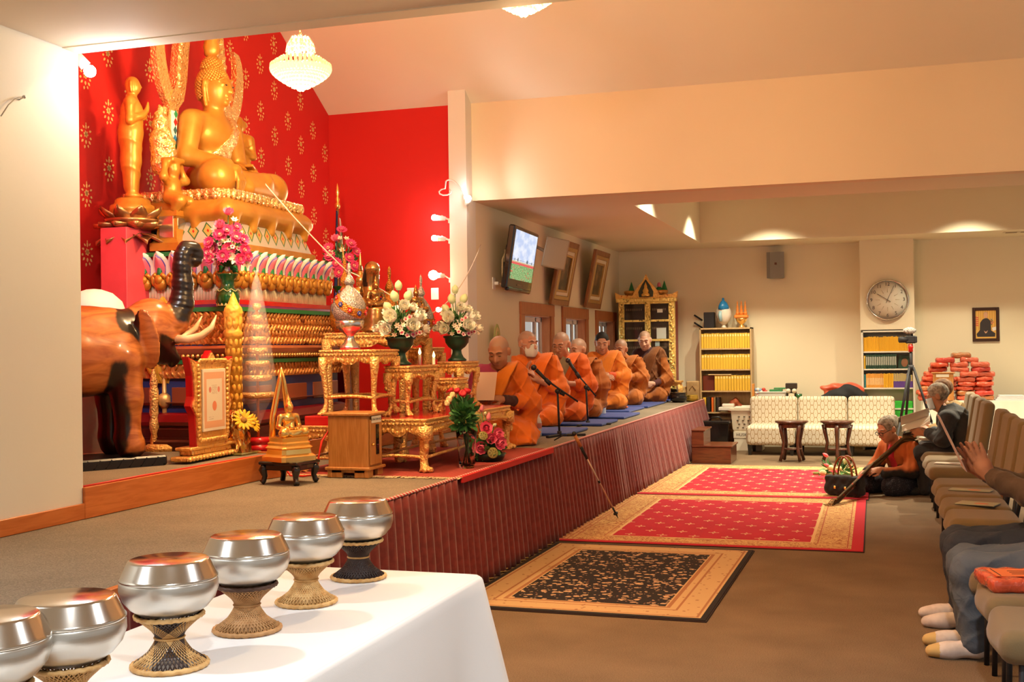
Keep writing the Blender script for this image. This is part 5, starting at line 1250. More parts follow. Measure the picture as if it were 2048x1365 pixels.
# ================================================================ people
def head_solid(M, hs=1.0, nose=1.0):
    """head with its centre at the origin, looking along -y"""
    s = S(.02)
    s.ell((0, .014, .032), (.074, .093, .086)); s.ell((0, -.028, -.015), (.062, .062, .085)); s.ell((0, -.030, -.068), (.054, .052, .044)); s.ell((0, -.060, -.096), (.022, .020, .018))
    s.chain([(0, -.084, .018), (0, -.098, -.010), (0, -.107, -.028)], [.009, .011, .0145*nose], .012); 
    for u in (-1, 1):
        s.ell((u*.013, -.096, -.032), (.010, .010, .008), None, .008); s.ell((u*.038, -.066, -.028), (.024, .018, .024), None, .03)
        s.cut((u*.031, -.106, .008), (.020, .020, .010), None, .016); s.ell((u*.030, -.076, .006), (.016, .013, .011), None, .006)
        s.cap((u*.048, -.076, .030), (u*.014, -.088, .029), .008, k=.012)
        s.ell((u*.077, .012, -.004), (.010, .022, .034), (0, 0, u*-.35), .01); s.ell((u*.079, .010, .012), (.010, .018, .018), (0, 0, u*-.35), .008)
    s.cap((-.019, -.086, -.056), (.019, -.086, -.056), .0075, k=.006); s.cap((-.015, -.085, -.068), (.015, -.085, -.068), .0085, k=.006)
    return s.xform(M @ Matrix.Scale(hs, 4))
def hand_solid(M, side=1, curl=.5, spread=.0, sc_=1.0):
    """wrist at the origin, fingers along +y, palm facing -z, thumb on +x*side"""
    s = S(.012)
    s.ell((0, .045, 0), (.040, .052, .015)); s.cap((0, -.01, 0), (0, .03, 0), .024, .028)
    for i, (x, L) in enumerate(((-.030, .060), (-.011, .074), (.009, .080), (.028, .072))):
        x = x*side; p = [Vector((x, .085-.004*abs(i-1.7), 0))]; a = 0.0
        for q, f in enumerate((.42, .33, .25)):
            a += curl*(.55, .75, .5)[q]; p.append(p[-1]+Vector((x*spread*.3, L*f*math.cos(a), -L*f*math.sin(a))))
        s.chain([tuple(v) for v in p], [.0100, .0092, .0084, .0072], .004)
    s.chain([(side*.026, .018, -.004), (side*.047, .045, -.012-.012*curl), (side*.050-.012*curl*side, .072, -.02-.022*curl), (side*.044-.02*curl*side, .094, -.026-.028*curl)], [.015, .0125, .0105, .008], .008)
    return s.xform(M @ Matrix.Scale(sc_, 4))
def hand_at(w, d, palm, side=1, curl=.5, spread=0., sc_=1.0):
    """wrist position, finger direction and the way the palm faces"""
    y = Vector(d).normalized(); z = -Vector(palm); z = (z-y*z.dot(y)).normalized(); x = y.cross(z)
    M = Matrix(((x.x, y.x, z.x, w[0]), (x.y, y.y, z.y, w[1]), (x.z, y.z, z.z, w[2]), (0, 0, 0, 1)))
    return hand_solid(M, side, curl, spread, sc_)
def skin(name, c1, c2):
    return nmat(name, lambda n: (n.xyz(), n.bump(n.noise(90), .08, .002), n.mix(n.noise(9, 3), c1, c2))[2], .48, spec=.4)
SK1 = skin('tan_skin', (.46, .20, .11), (.54, .25, .15)); SK2 = skin('brown_skin', (.36, .155, .08), (.44, .20, .11)); SK3 = skin('fair_skin', (.60, .33, .23), (.67, .39, .28))
M_stub = skin('shaven_scalp', (.34, .20, .14), (.42, .25, .17)); M_lip = mat('lip', (.40, .12, .09), .5); M_brow = mat('brow_hair', (.04, .022, .015), .8); M_white_eye = mat('dark_eye', (.02, .012, .01), .2)
def cloth(name, c, sc_=14, r=.8):
    return nmat(name, lambda n: (n.xyz(), n.bump(n.math('ADD', n.noise(11, 4, dist=1.6)*1.0, n.noise(34, 2, dist=.8)*.35), .22, .02), n.mix(n.noise(sc_), tuple(q*.86 for q in c), c))[2], r, sheen=.15)
def face_parts(t, M, hs, brow=M_brow, eyes=True):
    K = M @ Matrix.Scale(hs, 4)
    for u in (-1, 1):
        if eyes: b = B(); b.ell((0, 0, 0), (.0125, .006, .0028), 8); o = b.build('eye', M_white_eye, t); o.matrix_local = K @ T(u*.031, -.0865, .003)
        b = B(); b.tube([(u*.012, -.094, .030), (u*.03, -.091, .035), (u*.048, -.082, .031)], [.0028, .0038, .002], 6); o = b.build('eyebrow', brow, t); o.matrix_local = K
    b = B(); b.tube([(-.019, -.0925, -.0615), (0, -.0965, -.0605), (.019, -.0925, -.0615)], [.002, .003, .002], 6); o = b.build('mouth_line', M_lip, t); o.matrix_local = K
def headM(pos, yaw=0, pitch=0, roll=0): return T(*pos) @ Euler((pitch, roll, yaw), 'XYZ').to_matrix().to_4x4()
def folds(k=1.0, ph=0.0):
    def f(x, y, z):
        a = 1-np.abs(np.sin(15*(z*.78+x*.62)+1.6*np.sin(7*y+3*x+ph)+ph)); b = 1-np.abs(np.sin(27*(x*.8-z*.35+y*.4)+1.9*np.sin(6*z+ph)))
        return (k*(-.013*a**4-.011*b**5+.003*np.sin(60*z-30*x+4*np.sin(9*y)))).astype(np.float32)
    return f
def monk(label, loc, rz, h=.96, headoff=(0, -.06), yaw=0, pitch=.25, roll=0, skin_=SK1, robe=(.78, .17, .012), shirt=(.6, .12, .02), hands='joined', sleeves=None, hair=None, stub=True, lean=.05, sash=None, wide=1.0, seed=0, right_cover=False, hz=.40, bare_right=False, wrap=None, sides=False, glasses=False, mask=False):
    t = thing('person', label, 'person', loc, rz, 'monks chanting on the stage'); kz = (h-.24)/.72
    sh = .642*kz; hp = Vector((headoff[0], headoff[1]-lean, h-.138)); HM = headM(hp, yaw, pitch, roll); W = wide
    # arms
    Rs, Ls = Vector((-.175*W, -lean*.8, sh)), Vector((.175*W, -lean*.8, sh))
    if hands == 'paper': Re, Rw, Le, Lw = Vector((-.29*W, -.10, .36)), Vector((-.165, -.30, .415)), Vector((.30*W, -.06, .35)), Vector((.04, -.32, .40))
    elif hands == 'lap': Re, Rw, Le, Lw = Vector((-.27*W, -.05, .34)), Vector((-.085, -.30, .27)), Vector((.28*W, -.05, .34)), Vector((.075, -.30, .27))
    elif hands == 'chest': Re, Rw, Le, Lw = Vector((-.25*W, -.12, .38)), Vector((-.10, -.24, .54)), Vector((.27*W, -.06, .36)), Vector((.03, -.27, .48))
    elif hands == 'cross': Re, Rw, Le, Lw = Vector((-.26*W, -.10, .38)), Vector((-.02, -.30, .43)), Vector((.27*W, -.13, .42)), Vector((.02, -.27, .45))
    else: Re, Rw, Le, Lw = Vector((-.25*W, -.10, hz-.03)), Vector((-.035, -.27, hz)), Vector((.26*W, -.08, hz-.03)), Vector((.035, -.27, hz))
    s = S(.03)                                                     # the body, one continuous surface
    s.ell((0, .03, .15), (.15, .13, .13)); s.chain([(0, .02, .15), (0, 0, .35), (0, -lean*.7, sh-.10)], [.125, .115, .125]); s.cap(Rs+Vector((.04, 0, 0)), Ls-Vector((.04, 0, 0)), .055)
    s.chain([(0, -lean*.8, sh), (hp.x*.6, hp.y*.7+.02, (sh+hp.z-.08)/2+.02), tuple(hp+Vector((0, .02, -.05)))], [.085, .066, .066], .03)
    for u in (-1, 1): s.chain([(u*.09, .03, .13), (u*.16, -.30, .09)], [.085, .065]); s.chain([(u*.16, -.30, .075), (u*.10, .10, .06), (u*.08, .20, .05)], [.058, .05, .035])
    s.chain([Rs, Re, Rw], [.052, .040, .028], .02); s.chain([Ls, Le, Lw], [.052, .040, .028], .02)
    if hands == 'paper': s.join(hand_at(Rw, (.5, -.65, .25), (.5, .1, -.6), 1, 1.0)).join(hand_at(Lw, (-.6, -.6, .15), (-.5, .1, -.6), -1, 1.0))
    elif hands in ('lap', 'cross'): s.join(hand_at(Rw, (.85, -.45, -.05), (.1, .8, -.5), 1, .7)).join(hand_at(Lw, (-.85, -.45, .05), (-.1, .8, -.3), -1, .7))
    elif hands == 'chest': s.join(hand_at(Rw, (.25, -.3, 1), (1, .2, 0), 1, .25)).join(hand_at(Lw, (-.5, -.3, .7), (-1, .2, 0), -1, .4))
    else: s.join(hand_at(Rw, (.12, -.55, .85), (1, .1, 0), 1, .12)).join(hand_at(Lw, (-.12, -.55, .85), (-1, .1, 0), -1, .12))
    s.join(head_solid(HM, 1.17))
    Hi = np.array(HM.inverted())
    def paint(c):
        q = (c@Hi[:3, :3].T+Hi[:3, 3])/1.17; m = np.zeros(len(c), int); sc1 = (q[:, 2] > .050-.55*np.maximum(0, q[:, 1]+.02)) & (q[:, 2] > -.06) & ((q[:, 1] > -.055) | (q[:, 2] > .075)); m[sc1 & (np.linalg.norm(q, axis=1) < .15)] = 1; return m
    sdf_obj(s, .0066, 'body', [skin_, M_stub if stub else skin_], t, paint=paint)
    face_parts(t, HM, 1.17); HM = HM @ Matrix.Scale(1.17, 4)
    if hair:
        hs_ = S(.01); hs_.ell((0, .015, .034), (.079, .098, .091)); 
        sdf_obj(hs_, .006, 'hair', mat('black_hair', (.012, .009, .008), .7), t, clip=lambda x, y, z: np.maximum(.040-z-1.0*np.maximum(0, y+.015), -(y+.060)-np.maximum(0, z-.07)*1.5)).matrix_local = HM
    # undershirt
    if not bare_right:
        u_ = S(.03); u_.chain([(0, .02, .18), (0, 0, .35), (0, -lean*.7, sh-.10)], [.14, .13, .14]); u_.cap(Rs+Vector((.04, 0, 0)), Ls-Vector((.05, 0, 0)), .07); u_.chain([Rs, Re], [.066, .055]); u_.cap((0, -lean*.8, sh+.01), (hp.x*.3, hp.y*.5+.0, sh+.055), .085, .07)
        if sleeves: u_.chain([Re, Rw.lerp(Re, .18)], [.055, .042])
        sdf_obj(u_, .011, 'undershirt', cloth('undershirt_%d' % seed, shirt), t, disp=folds(.5, seed))
    if sleeves:
        m = cloth('sleeve_%d' % seed, sleeves)
        for a, e, w in ((Rs, Re, Rw), (Ls, Le, Lw)):
            v = S(.02); v.chain([a.lerp(e, .55), e, w.lerp(e, .12)], [.060, .056, .042]); sdf_obj(v, .010, 'sleeve', m, t, disp=folds(.5, seed))
    # robe over the left shoulder and the folded legs
    r = S(.05)
    r.ell((0, .04, .15), (.19*W, .17, .15)); r.chain([(0, .02, .15), (0, 0, .35), (0, -lean*.7, sh-.10)], [.155*W, .145*W, .152*W]); r.cap(Rs+Vector((.04, 0, -.01)), Ls-Vector((.03, 0, 0)), .078)
    for u in (-1, 1): r.chain([(u*.09, .03, .14), (u*.17*W, -.30, .10)], [.125, .10]); r.ell((u*.17*W, -.33, .085), (.10, .10, .088)); r.chain([(u*.17, -.2, .07), (u*.13, .12, .065), (u*.10, .24, .05)], [.08, .075, .05])
    r.ell((0, -.22, .07), (.22*W, .18, .075)); r.box((0, -.12, .015), (.17*W, .20, .006), .012)
    if sides: r.chain([(.05, .03, .12), (.24, -.24, .10)], [.125, .10]); r.ell((.25, -.29, .08), (.115, .12, .085)); r.ell((.18, -.38, .03), (.17, .12, .035)); r.ell((.05, -.40, .03), (.15, .11, .03))
    r.chain([Ls+Vector((-.01, 0, -.01)), Le+Vector((.0, .02, .01)), Le.lerp(Lw, .45)], [.085, .080, .062], .05); r.chain([Le+Vector((-.02, .04, -.02)), Le+Vector((-.05, .04, -.20))], [.075, .09])
    if right_cover: r.chain([Rs, Re, Re.lerp(Rw, .45)], [.080, .074, .06], .05)
    neck = hp.y*.5
    def clip(x, y, z):
        d = z-(sh+.055+.95*(x-.05)) if not right_cover else z-(sh+.06)
        a = np.minimum(d, .075-x) if not right_cover else d
        cyl = .085-np.sqrt((x-hp.x*.3)**2+(y-neck)**2)+0*z; a2 = np.minimum(cyl, z-(sh-.02))
        return np.maximum(np.maximum(a, a2), .004-z)
    rc = cloth('robe_%d' % seed, robe)
    if wrap:
        rm = [rc, cloth('robe_lower_%d' % seed, wrap)]; pf = lambda c: ((c[:, 2] < .30) | ((c[:, 0] > .19) & (c[:, 2] < sh-.07))).astype(int)
    else: rm, pf = [rc], None
    sdf_obj(r, .008, 'robe', rm, t, disp=folds(1.0, seed), clip=clip, paint=pf)
    # folded outer cloth laid over the left shoulder
    b = B(); path = [(-.10, -.185-lean*.5, .30), (-.04, -.205-lean*.6, .42), (.055, -.185-lean*.8, sh-.04), (.10, -.12-lean*.8, sh+.035), (.115, -.02-lean*.7, sh+.075), (.115, .07-lean*.5, sh+.035), (.10, .13, sh-.06), (.08, .16, .40)]
    pts = []
    for i in range(25):
        f = i/24*(len(path)-1); k = min(int(f), len(path)-2); pts.append(Vector(path[k]).lerp(Vector(path[k+1]), f-k))
    def rib(u, v):
        i = u*24; k = min(int(i), 23); p = pts[k].lerp(pts[k+1], i-k); g = (pts[k+1]-pts[k]).normalized(); sd = Vector((.8, -.25, .18)); sd = (sd-g*sd.dot(g)).normalized()
        return p+sd*((v-.5)*.15*W)+Vector((0, -.012, .010))*(1-(2*v-1)**2)*1.0+g.cross(sd)*.004*math.sin(40*v)
    b.grid(rib, 25, 15); o = b.build('folded_shawl', cloth('shawl_%d' % seed, sash or tuple(min(1, q*1.12) for q in robe)), t); md = o.modifiers.new('thick', 'SOLIDIFY'); md.thickness = .014; md.offset = 0
    if glasses:
        b = B()
        for u in (-1, 1): b.tube([(u*.031+.024*math.cos(a), -.108, .004+.018*math.sin(a)) for a in [2*PI*i/18 for i in range(18)]], .0016, 5, closed=True); b.tube([(u*.055, -.106, .008), (u*.074, -.04, .010), (u*.078, .01, .008)], .0014, 5)
        b.tube([(-.008, -.110, .007), (.008, -.110, .007)], .0014, 5); o = b.build('glasses', mat('wire_frame', (.45, .36, .25), .25, .9), t); o.matrix_local = HM
    if mask:
        b = B()
        def mk_(u, v): a = (u-.5)*2.5; k = 1-.35*abs(2*v-1)**2; return (.073*math.sin(a)*k, -.018-.088*math.cos(a)*(.90+.14*math.sin(PI*v)), .005-.115*v+.002*math.sin(5*PI*v))
        b.grid(mk_, 17, 13); o = b.build('face_mask', mat('pale_mask', (.70, .68, .58), .8), t); o.matrix_local = HM; md = o.modifiers.new('thick', 'SOLIDIFY'); md.thickness = .003
        b = B()
        for u in (-1, 1):
            for z in (.0, -.075): b.tube([(u*.062, -.06, z), (u*.078, -.02, z*.4), (u*.086, .012, .01 if z == 0 else -.03)], .0016, 5)
        o = b.build('ear_loop', mat('pale_mask', (0, 0, 0)), t); o.matrix_local = HM
    return t
ang = lambda x, y: math.atan2(-x, y)
def mloc(px, Y): return (at_y(px, 700, Y).x, Y, ST+.004)
MON = []
p = mloc(997, 9.95); MON.append(monk('monk in bright orange over a magenta undershirt reading a paper, nearest of the row', (p[0], p[1], ST), ang(p[0], p[1])-.08, .955, (.02, -.10), -.25, .42, 0, SK2, (.76, .16, .008), (.30, .022, .075), 'paper', (.055, .014, .012), lean=.10, seed=1, sides=True, sash=(.84, .24, .012)))
b = B(); b.box((0, 0, 0), (.21, .0025, .295), .0); pap = b.build('held_paper', mat('warm_paper', (.66, .48, .38), .7)); pm_ = T(p[0], p[1], ST) @ rotm(0, 0, ang(p[0], p[1])-.08) @ T(-.10, -.405, .52) @ rotm(-.62, 0, -.1)
pap.matrix_world = pm_; tagp(pap, 'sheet of paper held by the nearest monk in the magenta undershirt', 'paper')
p = mloc(1071, 11.9); MON.append(monk('masked monk in bright orange looking aside behind the nearest monk', (p[0], p[1], ST+.03), ang(p[0], p[1])-.02, 1.0, (-.08, -.06), .75, .10, 0, SK1, (.78, .16, .006), (.74, .15, .008), 'chest', None, seed=2, right_cover=True, mask=True))
p = mloc(1124, 12.7); MON.append(monk('monk with wire glasses in vivid orange robe, third from the altar', (p[0]+.03, p[1], ST+.03), ang(p[0], p[1])-.12, .99, (-.02, -.08), -.30, .32, 0, SK1, (.72, .125, .006), (.20, .10, .02), 'joined', None, seed=3, wide=1.1, hz=.42, glasses=True, bare_right=True))
p2 = p; b = B(); b.box((0, 0, 0), (.15, .002, .21), .0); pap = b.build('held_paper', mat('olive_paper', (.30, .25, .13), .7)); pap.matrix_world = T(p[0]+.03, p[1], ST+.03) @ rotm(0, 0, ang(p[0], p[1])-.12) @ T(.02, -.33, .60) @ rotm(.2, .45, .9); tagp(pap, 'olive booklet held up by the monk with glasses', 'paper')
p = mloc(1164, 13.5); MON.append(monk('monk in dull brown orange robe half hidden behind the monk with glasses', (p[0], p[1], ST+.03), ang(p[0], p[1])-.20, .925, (-.03, -.06), -.55, .12, 0, SK1, (.40, .105, .010), (.38, .10, .012), 'joined', (.34, .075, .012), seed=4, right_cover=True))
p = mloc(1208, 15.1); MON.append(monk('monk with short black hair in orange robe with arms folded', (p[0], p[1], ST+.03), ang(p[0], p[1])+.05, 1.01, (-.03, -.06), -.05, .30, 0, SK1, (.76, .20, .014), (.74, .18, .012), 'cross', (.62, .075, .012), hair=True, seed=5, stub=False))
p = mloc(1251, 16.3); MON.append(monk('monk in brownish orange robe with joined hands before the last one', (p[0], p[1], ST+.03), ang(p[0], p[1])-.12, .925, (-.06, -.06), -.3, .15, .1, SK1, (.50, .14, .014), (.48, .135, .014), 'joined', (.55, .16, .02), seed=6, right_cover=True))
p = mloc(1297, 17.3); MON.append(monk('fair skinned monk in brown and orange robe with clasped hands, farthest in the row', (p[0], p[1], ST+.02), ang(p[0], p[1])-.05, 1.06, (-.05, -.07), -.05, .32, 0, SK3, (.185, .055, .008), (.05, .012, .016), 'lap', (.085, .016, .02), seed=7, wrap=(.38, .105, .010), sash=(.20, .06, .008)))
# sitting mats, bottles, microphones and oddments on the stage
M_mat = cloth('royal_blue_mat', (.022, .055, .28), 20)
def smat(lab, px, py, sx, sy, m=M_mat, rz=0.0, grp='blue sitting mats'):
    q = at_z(px, py, ST); b = B(); b.box((0, 0, .014), (sx, sy, .028), .008); o = b.build('sitting_mat', m); o.location = (q.x, q.y, ST+.001); o.rotation_euler = (0, 0, rz); return tagp(o, lab, 'mat', grp)
smat('blue sitting mat under the masked monk, nearest of the mats', 1078, 866, .80, .85)
smat('blue sitting mat under the monk with glasses', 1150, 848, .80, .80)
smat('blue sitting mat right of the farther microphone stand', 1196, 834, .85, .95)
smat('blue sitting mat under the monk with black hair', 1215, 822, .80, 1.0)
smat('blue sitting mat in front of the monk in brownish orange', 1258, 812, .80, 1.3)
smat('blue sitting mat farthest along the row', 1290, 804, .75, 1.2)
smat('red brown sitting mat under the farthest monk', 1310, 799.5, .75, .6, cloth('red_brown_mat', (.22, .05, .02)), 0, None)
M_water = mat('clear_bottle', (.85, .88, .90), .08, alpha=.62, spec=.8)
for px, py, lab in ((1077, 873, 'clear water bottle beside the nearest monk'), (1207, 833, 'clear water bottle on the blue mat right of the farther microphone')):
    q = at_z(px, py, ST); t = thing('water_bottle', lab, 'bottle', (q.x, q.y, ST+(.03 if px > 1100 else .001)), 0, 'water bottles'); 
    b = B(); b.lathe([(0, 0), (.030, 0), (.033, .01), (.030, .03), (.033, .04), (.030, .055), (.033, .065), (.033, .13), (.030, .14), (.026, .165), (.013, .185), (.013, .195), (0, .195)], n=20); b.build('bottle_body', M_water, t)
    b = B(); b.cyl((0, 0, .19), (0, 0, .21), .0145, n=14); b.build('cap', mat('white_cap', (.75, .75, .75), .4), t)
    b = B(); b.lathe([(.0335, .075), (.0335, .125)], n=20, cap=False); b.build('label', mat('bottle_label', (.55, .20, .18), .5), t)
def mic(lab, bx, by, hx, hy, ex_, ey_, Y0):
    q = at_z(bx, by, ST); t = thing('microphone_stand', lab, 'microphone stand', (q.x, q.y, ST), 0, 'microphone stands'); Y0 = q.y
    jt = at_y(hx[0], hx[1], Y0)-q; mp = at_y(hy[0], hy[1], Y0-.05)-q; en = at_y(ex_, ey_, Y0+.03)-q; d = (mp-jt).normalized()
    b = B()
    for a in (0.3, 2.4, 4.5): b.box((.12*math.cos(a), .12*math.sin(a), .012), (.26, .035, .022), .005, rz=a)
    b.cyl((0, 0, 0), (0, 0, .05), .022, n=12); b.build('base', Mbk, t)
    b = B(); b.cyl((0, 0, .03), jt, .0105, n=10); b.build('upright', Mbk, t)
    b = B(); b.cyl(en, mp-d*.16, .009, n=10); b.ell(jt, .026, 10); b.cyl(jt+(en-jt)*.12, jt+(en-jt)*.35, .016, n=10); b.build('boom', Mbk, t)
    b = B(); b.cyl(mp-d*.20, mp-d*.02, .013, .020, n=14); h_ = b.build('microphone', Mbk, t); b = B(); b.ell(mp+d*.01, .029, 14); b.build('grille', mat('dark_steel_mesh', (.06, .06, .065), .35, .8), h_)
    b = B(); b.cyl(mp-d*.22, mp-d*.15, .022, n=12); b.build('clip', Mbk, t); return t
mic('nearer black microphone stand aimed at the monk in the magenta undershirt', 1119, 873, (1115, 783), (1069, 737), 1156, 804, 10.7)
mic('farther black microphone stand before the monk with glasses', 1176, 851, (1172, 775), (1137, 723), 1192, 793, 12.3)
for px, py, lab in ((1192, 826, 'small orange cloth on the blue mat near the farther bottle'), (1245, 817, 'small orange cloth on the blue mat near the black haired monk')):
    q = at_z(px, py, ST+.03); b = B(); b.box((0, 0, .012), (.14, .10, .02), .008); o = b.build('folded_cloth', cloth('orange_cloth', (.70, .11, .02))); o.location = (q.x, q.y, ST+.031); tagp(o, lab, 'cloth')
# --- window wall: television, speaker panel, pictures, fan, outlet
tl, bl, tr, br = at_x(1024, 457, XT+.06), at_x(1004, 576, XT+.13), at_x(1080, 478, XT+.14), at_x(1067, 583, XT+.14)
def wall_frame(name, label, cat, y0, y1, z0, z1, tilt, gap, rz=0.0, group=None):
    """hung on the window wall, its foot near the wall and its head leaning into the room; local x to the room, y along the wall"""
    return thing(name, label, cat, (XT+gap, (y0+y1)/2, z0), 0, group, rot=(0, tilt, rz))
ty0, ty1 = at_x(1012, 520, XT+.17).y, at_x(1072, 520, XT+.17).y; tz0, tz1 = at_x(1040, 581, XT+.12).z, 2.965
t = wall_frame('television', 'flat television showing a tulip field, tilted out from the window wall', 'television', ty0, ty1, tz0, tz1, .16, .10, .06)
W_, H_ = ty1-ty0, .70
b = B(); b.box((0, 0, H_/2), (.07, W_, H_), .014); b.box((.02, 0, -.0), (.05, W_*.9, .05), .014); b.build('casing', mat('glossy_black', (.012, .009, .008), .12, coat=.6), t)
def tulips(n):
    x, y, z = n.xyz(); v = z/H_; y2 = y
    sky = n.mix(n.step(n.noise(3.5, 4, vec=n.vec(y*1.2, z*2.4, 0)), .38, .62), (.50, .62, .88), (.80, .85, .95))
    trees = ((v-.475).abs() < .035*n.step(n.noise(9, 2, vec=n.vec(y, 0, 0)), .50, .66)+.002); sky = n.mix(trees, sky, (.10, .16, .18))
    f = n.noise(40, 3, vec=n.vec(y, z*1.4, 0)); fld = n.mix(n.step(f, .35, .65), (.05, .22, .06), (.36, .58, .26))
    vz = n.voro(17, 'F1', vec=n.vec(y*1.0, z*1.1, 0)); fld = n.mix((vz < .26)*(v < .40), fld, (.70, .05, .05)); fld = n.mix((v > .40)*(v < .435), fld, (.75, .10, .10)); fld = n.mix((v > .435)*(v < .46), fld, (.62, .50, .30))
    c = n.mix(v > .455, fld, sky); bs = n.n['Principled BSDF']; n.put(bs.inputs['Emission Color'], c); bs.inputs['Emission Strength'].default_value = .62; return (0.02, .02, .02) and n.mix(0.0, (.02, .02, .02), (.02, .02, .02))
b = B(); b.box((.037, .01, H_*.55), (.004, W_*.88, H_*.78), .0); b.build('screen', nmat('tulip_screen', tulips, .2), t)
b = B(); b.box((.037, 0, .055), (.003, W_*.25, .02)); b.build('brand_strip', mat('bronze_strip', (.12, .07, .03), .3), t)
b = B(); b.box((-.0875, 0, H_*.5), (.135, .3, .3), .01); b.build('wall_bracket', Mbk, t)
q = at_x(987, 567, XT); t = thing('wall_outlet', 'white wall outlet with a plug left of the television', 'outlet', (XT, q.y, q.z)); b = B(); b.box((.005, 0, 0), (.010, .09, .13), .003); b.build('plate', M_vinyl, t); b = B(); b.box((.03, .02, .0), (.05, .035, .035), .006); b.build('plug', M_vinyl, t)
r0 = at_x(1003, 520, XT+.05); b = B(); b.tube([(XT+.06, q.y+.06, q.z), (XT+.05, q.y+.22, q.z-.06), (XT+.05, r0.y+.02, r0.z-.15), (XT+.06, r0.y, r0.z), (XT+.07, r0.y+.06, r0.z+.08), (XT+.08, r0.y+.10, r0.z+.02), (XT+.07, r0.y+.03, r0.z-.02), (XT+.06, r0.y+.10, r0.z+.12)], .009, 6); tagp(b.build('power_cable', mat('beige_flex', (.62, .48, .30), .5)), 'beige power cable looped beside the television', 'cable')
M_pfr = wood('walnut_frame', (.20, .075, .020), (.30, .12, .035), (10, 10, 2), .35); M_pfg = mat('antique_gilt', (.50, .30, .10), .35, .6); M_linen = mat('linen_liner', (.72, .62, .45), .7)
def picture(lab, ya, yb, z0, Hh, tilt, seed):
    t = wall_frame('framed_picture', lab, 'picture', ya, yb, z0, 0, tilt, .05, 0, 'tilted gilt framed pictures'); W_ = yb-ya
    for nm, inset, wd_, x, m in (('outer_frame', 0, .075, .045, M_pfr), ('gilt_moulding', .075, .05, .05, M_pfg), ('linen_liner', .125, .05, .035, M_linen), ('inner_gilt', .175, .03, .04, M_pfg)):
        b = B(); w2, h2 = W_-2*inset, Hh-2*inset
        for sy in (-1, 1): b.box((x/2, sy*(w2/2-wd_/2), Hh/2), (x, wd_, h2), .006)
        for sz in (-1, 1): b.box((x/2, 0, Hh/2+sz*(h2/2-wd_/2)), (x-.002, w2-2*wd_+.004, wd_), .004)
        b.build(nm, m, t)
    b = B(); b.box((.012, 0, Hh/2), (.01, W_-.4, Hh-.4)); b.build('canvas', noisy('dark_canvas_%d' % seed, (.05, .035, .02), (.26, .16, .07), 5, .4, detail=5), t)
picture('gilt framed picture leaning from the wall, half hidden by the pale panel', at_x(1099, 605, XT+.07).y, at_x(1134, 610, XT+.07).y, at_x(1115, 610, XT+.07).z, .84, .20, 1)
picture('gilt framed picture leaning from the wall above the third window', at_x(1169, 612, XT+.07).y, at_x(1198, 617, XT+.07).y, at_x(1180, 616, XT+.07).z, .84, .20, 2)
q0, q1 = at_x(1082, 480, XT+.55), at_x(1136, 540, XT+.55)
t = thing('beige_speaker', 'flat beige loudspeaker panel hanging in front of the first picture', 'speaker', at_x(1111, 507, XT+.40), 0, None, rot=(.0, .22, .30)); b = B(); b.box((0, 0, 0), (.28, .09, .36), .012); b.build('cabinet', mat('beige_fabric_panel', (.36, .26, .17), .8), t); b = B(); b.cyl((-.12, .03, 0), (-.41, .10, .09), .02, n=8); b.build('wall_arm', mat('beige_fabric_panel', (0, 0, 0)), t)
q = at_x(989, 668, XT+.03); t = thing('talipot_fan', 'green and gold oval ceremonial fan leaning on the wall behind the nearest monk', 'fan', (XT+.06, q.y, ST+.004)); b = B(); 
for k, (ry, rz_, m) in enumerate(((.115, .185, 0), (.085, .15, 1), (.055, .11, 0), (.032, .07, 2))): b.ell((.004*k, 0, q.z-ST-.08), (.008, ry, rz_), 24, m)
b.build('fan_blade', [mat('fan_green', (.40, .45, .16), .7), mat('fan_gold', (.62, .50, .22), .6), mat('fan_red', (.4, .1, .05), .7)], t); b = B(); b.cyl((0, 0, 0), (0, 0, q.z-ST-.2), .012, n=8); b.build('handle', mat('fan_gold', (0, 0, 0)), t)
# ================================================================ stage skirt, rugs, bowl table
M_skirt = noisy('maroon_skirt_cloth', (.16, .014, .012), (.21, .022, .018), 20, .8, sheen=.3)
def skirt_pts(u, v):
    y = .4+18.1*u; far = max(0, min(1, (y-9.0)/5)); hem = -2.606+.0135*(max(y, 5)-7.5)+.16*max(0, (y-17)/1.5)**2*0
    p = y/.115; q = y/.055
    w = (1-far)*(.030*(math.sin(2*PI*p+.6*math.sin(p*.7))))+far*(.012*math.sin(2*PI*q)+.008*math.sin(2*PI*p*.37))
    k = .35+.65*(1-v)**.6
    top = -2.648
    return (top+(hem-top)*(1-v)+w*k+.004, y, .006+(ST-.012)*v)
b = B(); b.grid(skirt_pts, 1500, 9); sk = b.build('stage_skirt', M_skirt); tagp(sk, 'long pleated maroon skirt hanging down the front of the stage', 'stage skirt')
m = sk.modifiers.new('thick', 'SOLIDIFY'); m.thickness = .004; m.offset = 1
def braid_(n): x, y, z = n.xyz(); return n.mix((y*22+z*30).fract() < .55, (.78, .60, .52), (.55, .05, .06))
b = B(); b.tube([(-2.648, 5.6+.2*i, ST+.004) for i in range(65)], .010, 8); b.build('twisted_braid', nmat('twisted_braid', braid_, .7), sk)
b = B(); b.tube([(skirt_pts((y-.4)/18.1, 0)[0]+.004, y, .012) for y in [7.0+.05*i for i in range(220)]], .006, 6); b.build('gold_hem_trim', mat('dull_gold_trim', (.45, .28, .08), .5), sk)
b = B(); b.box((-2.652, 2.9, ST-.02), (.03, 5.3, .045), .004); st(b.build('trim_1', M_owood))
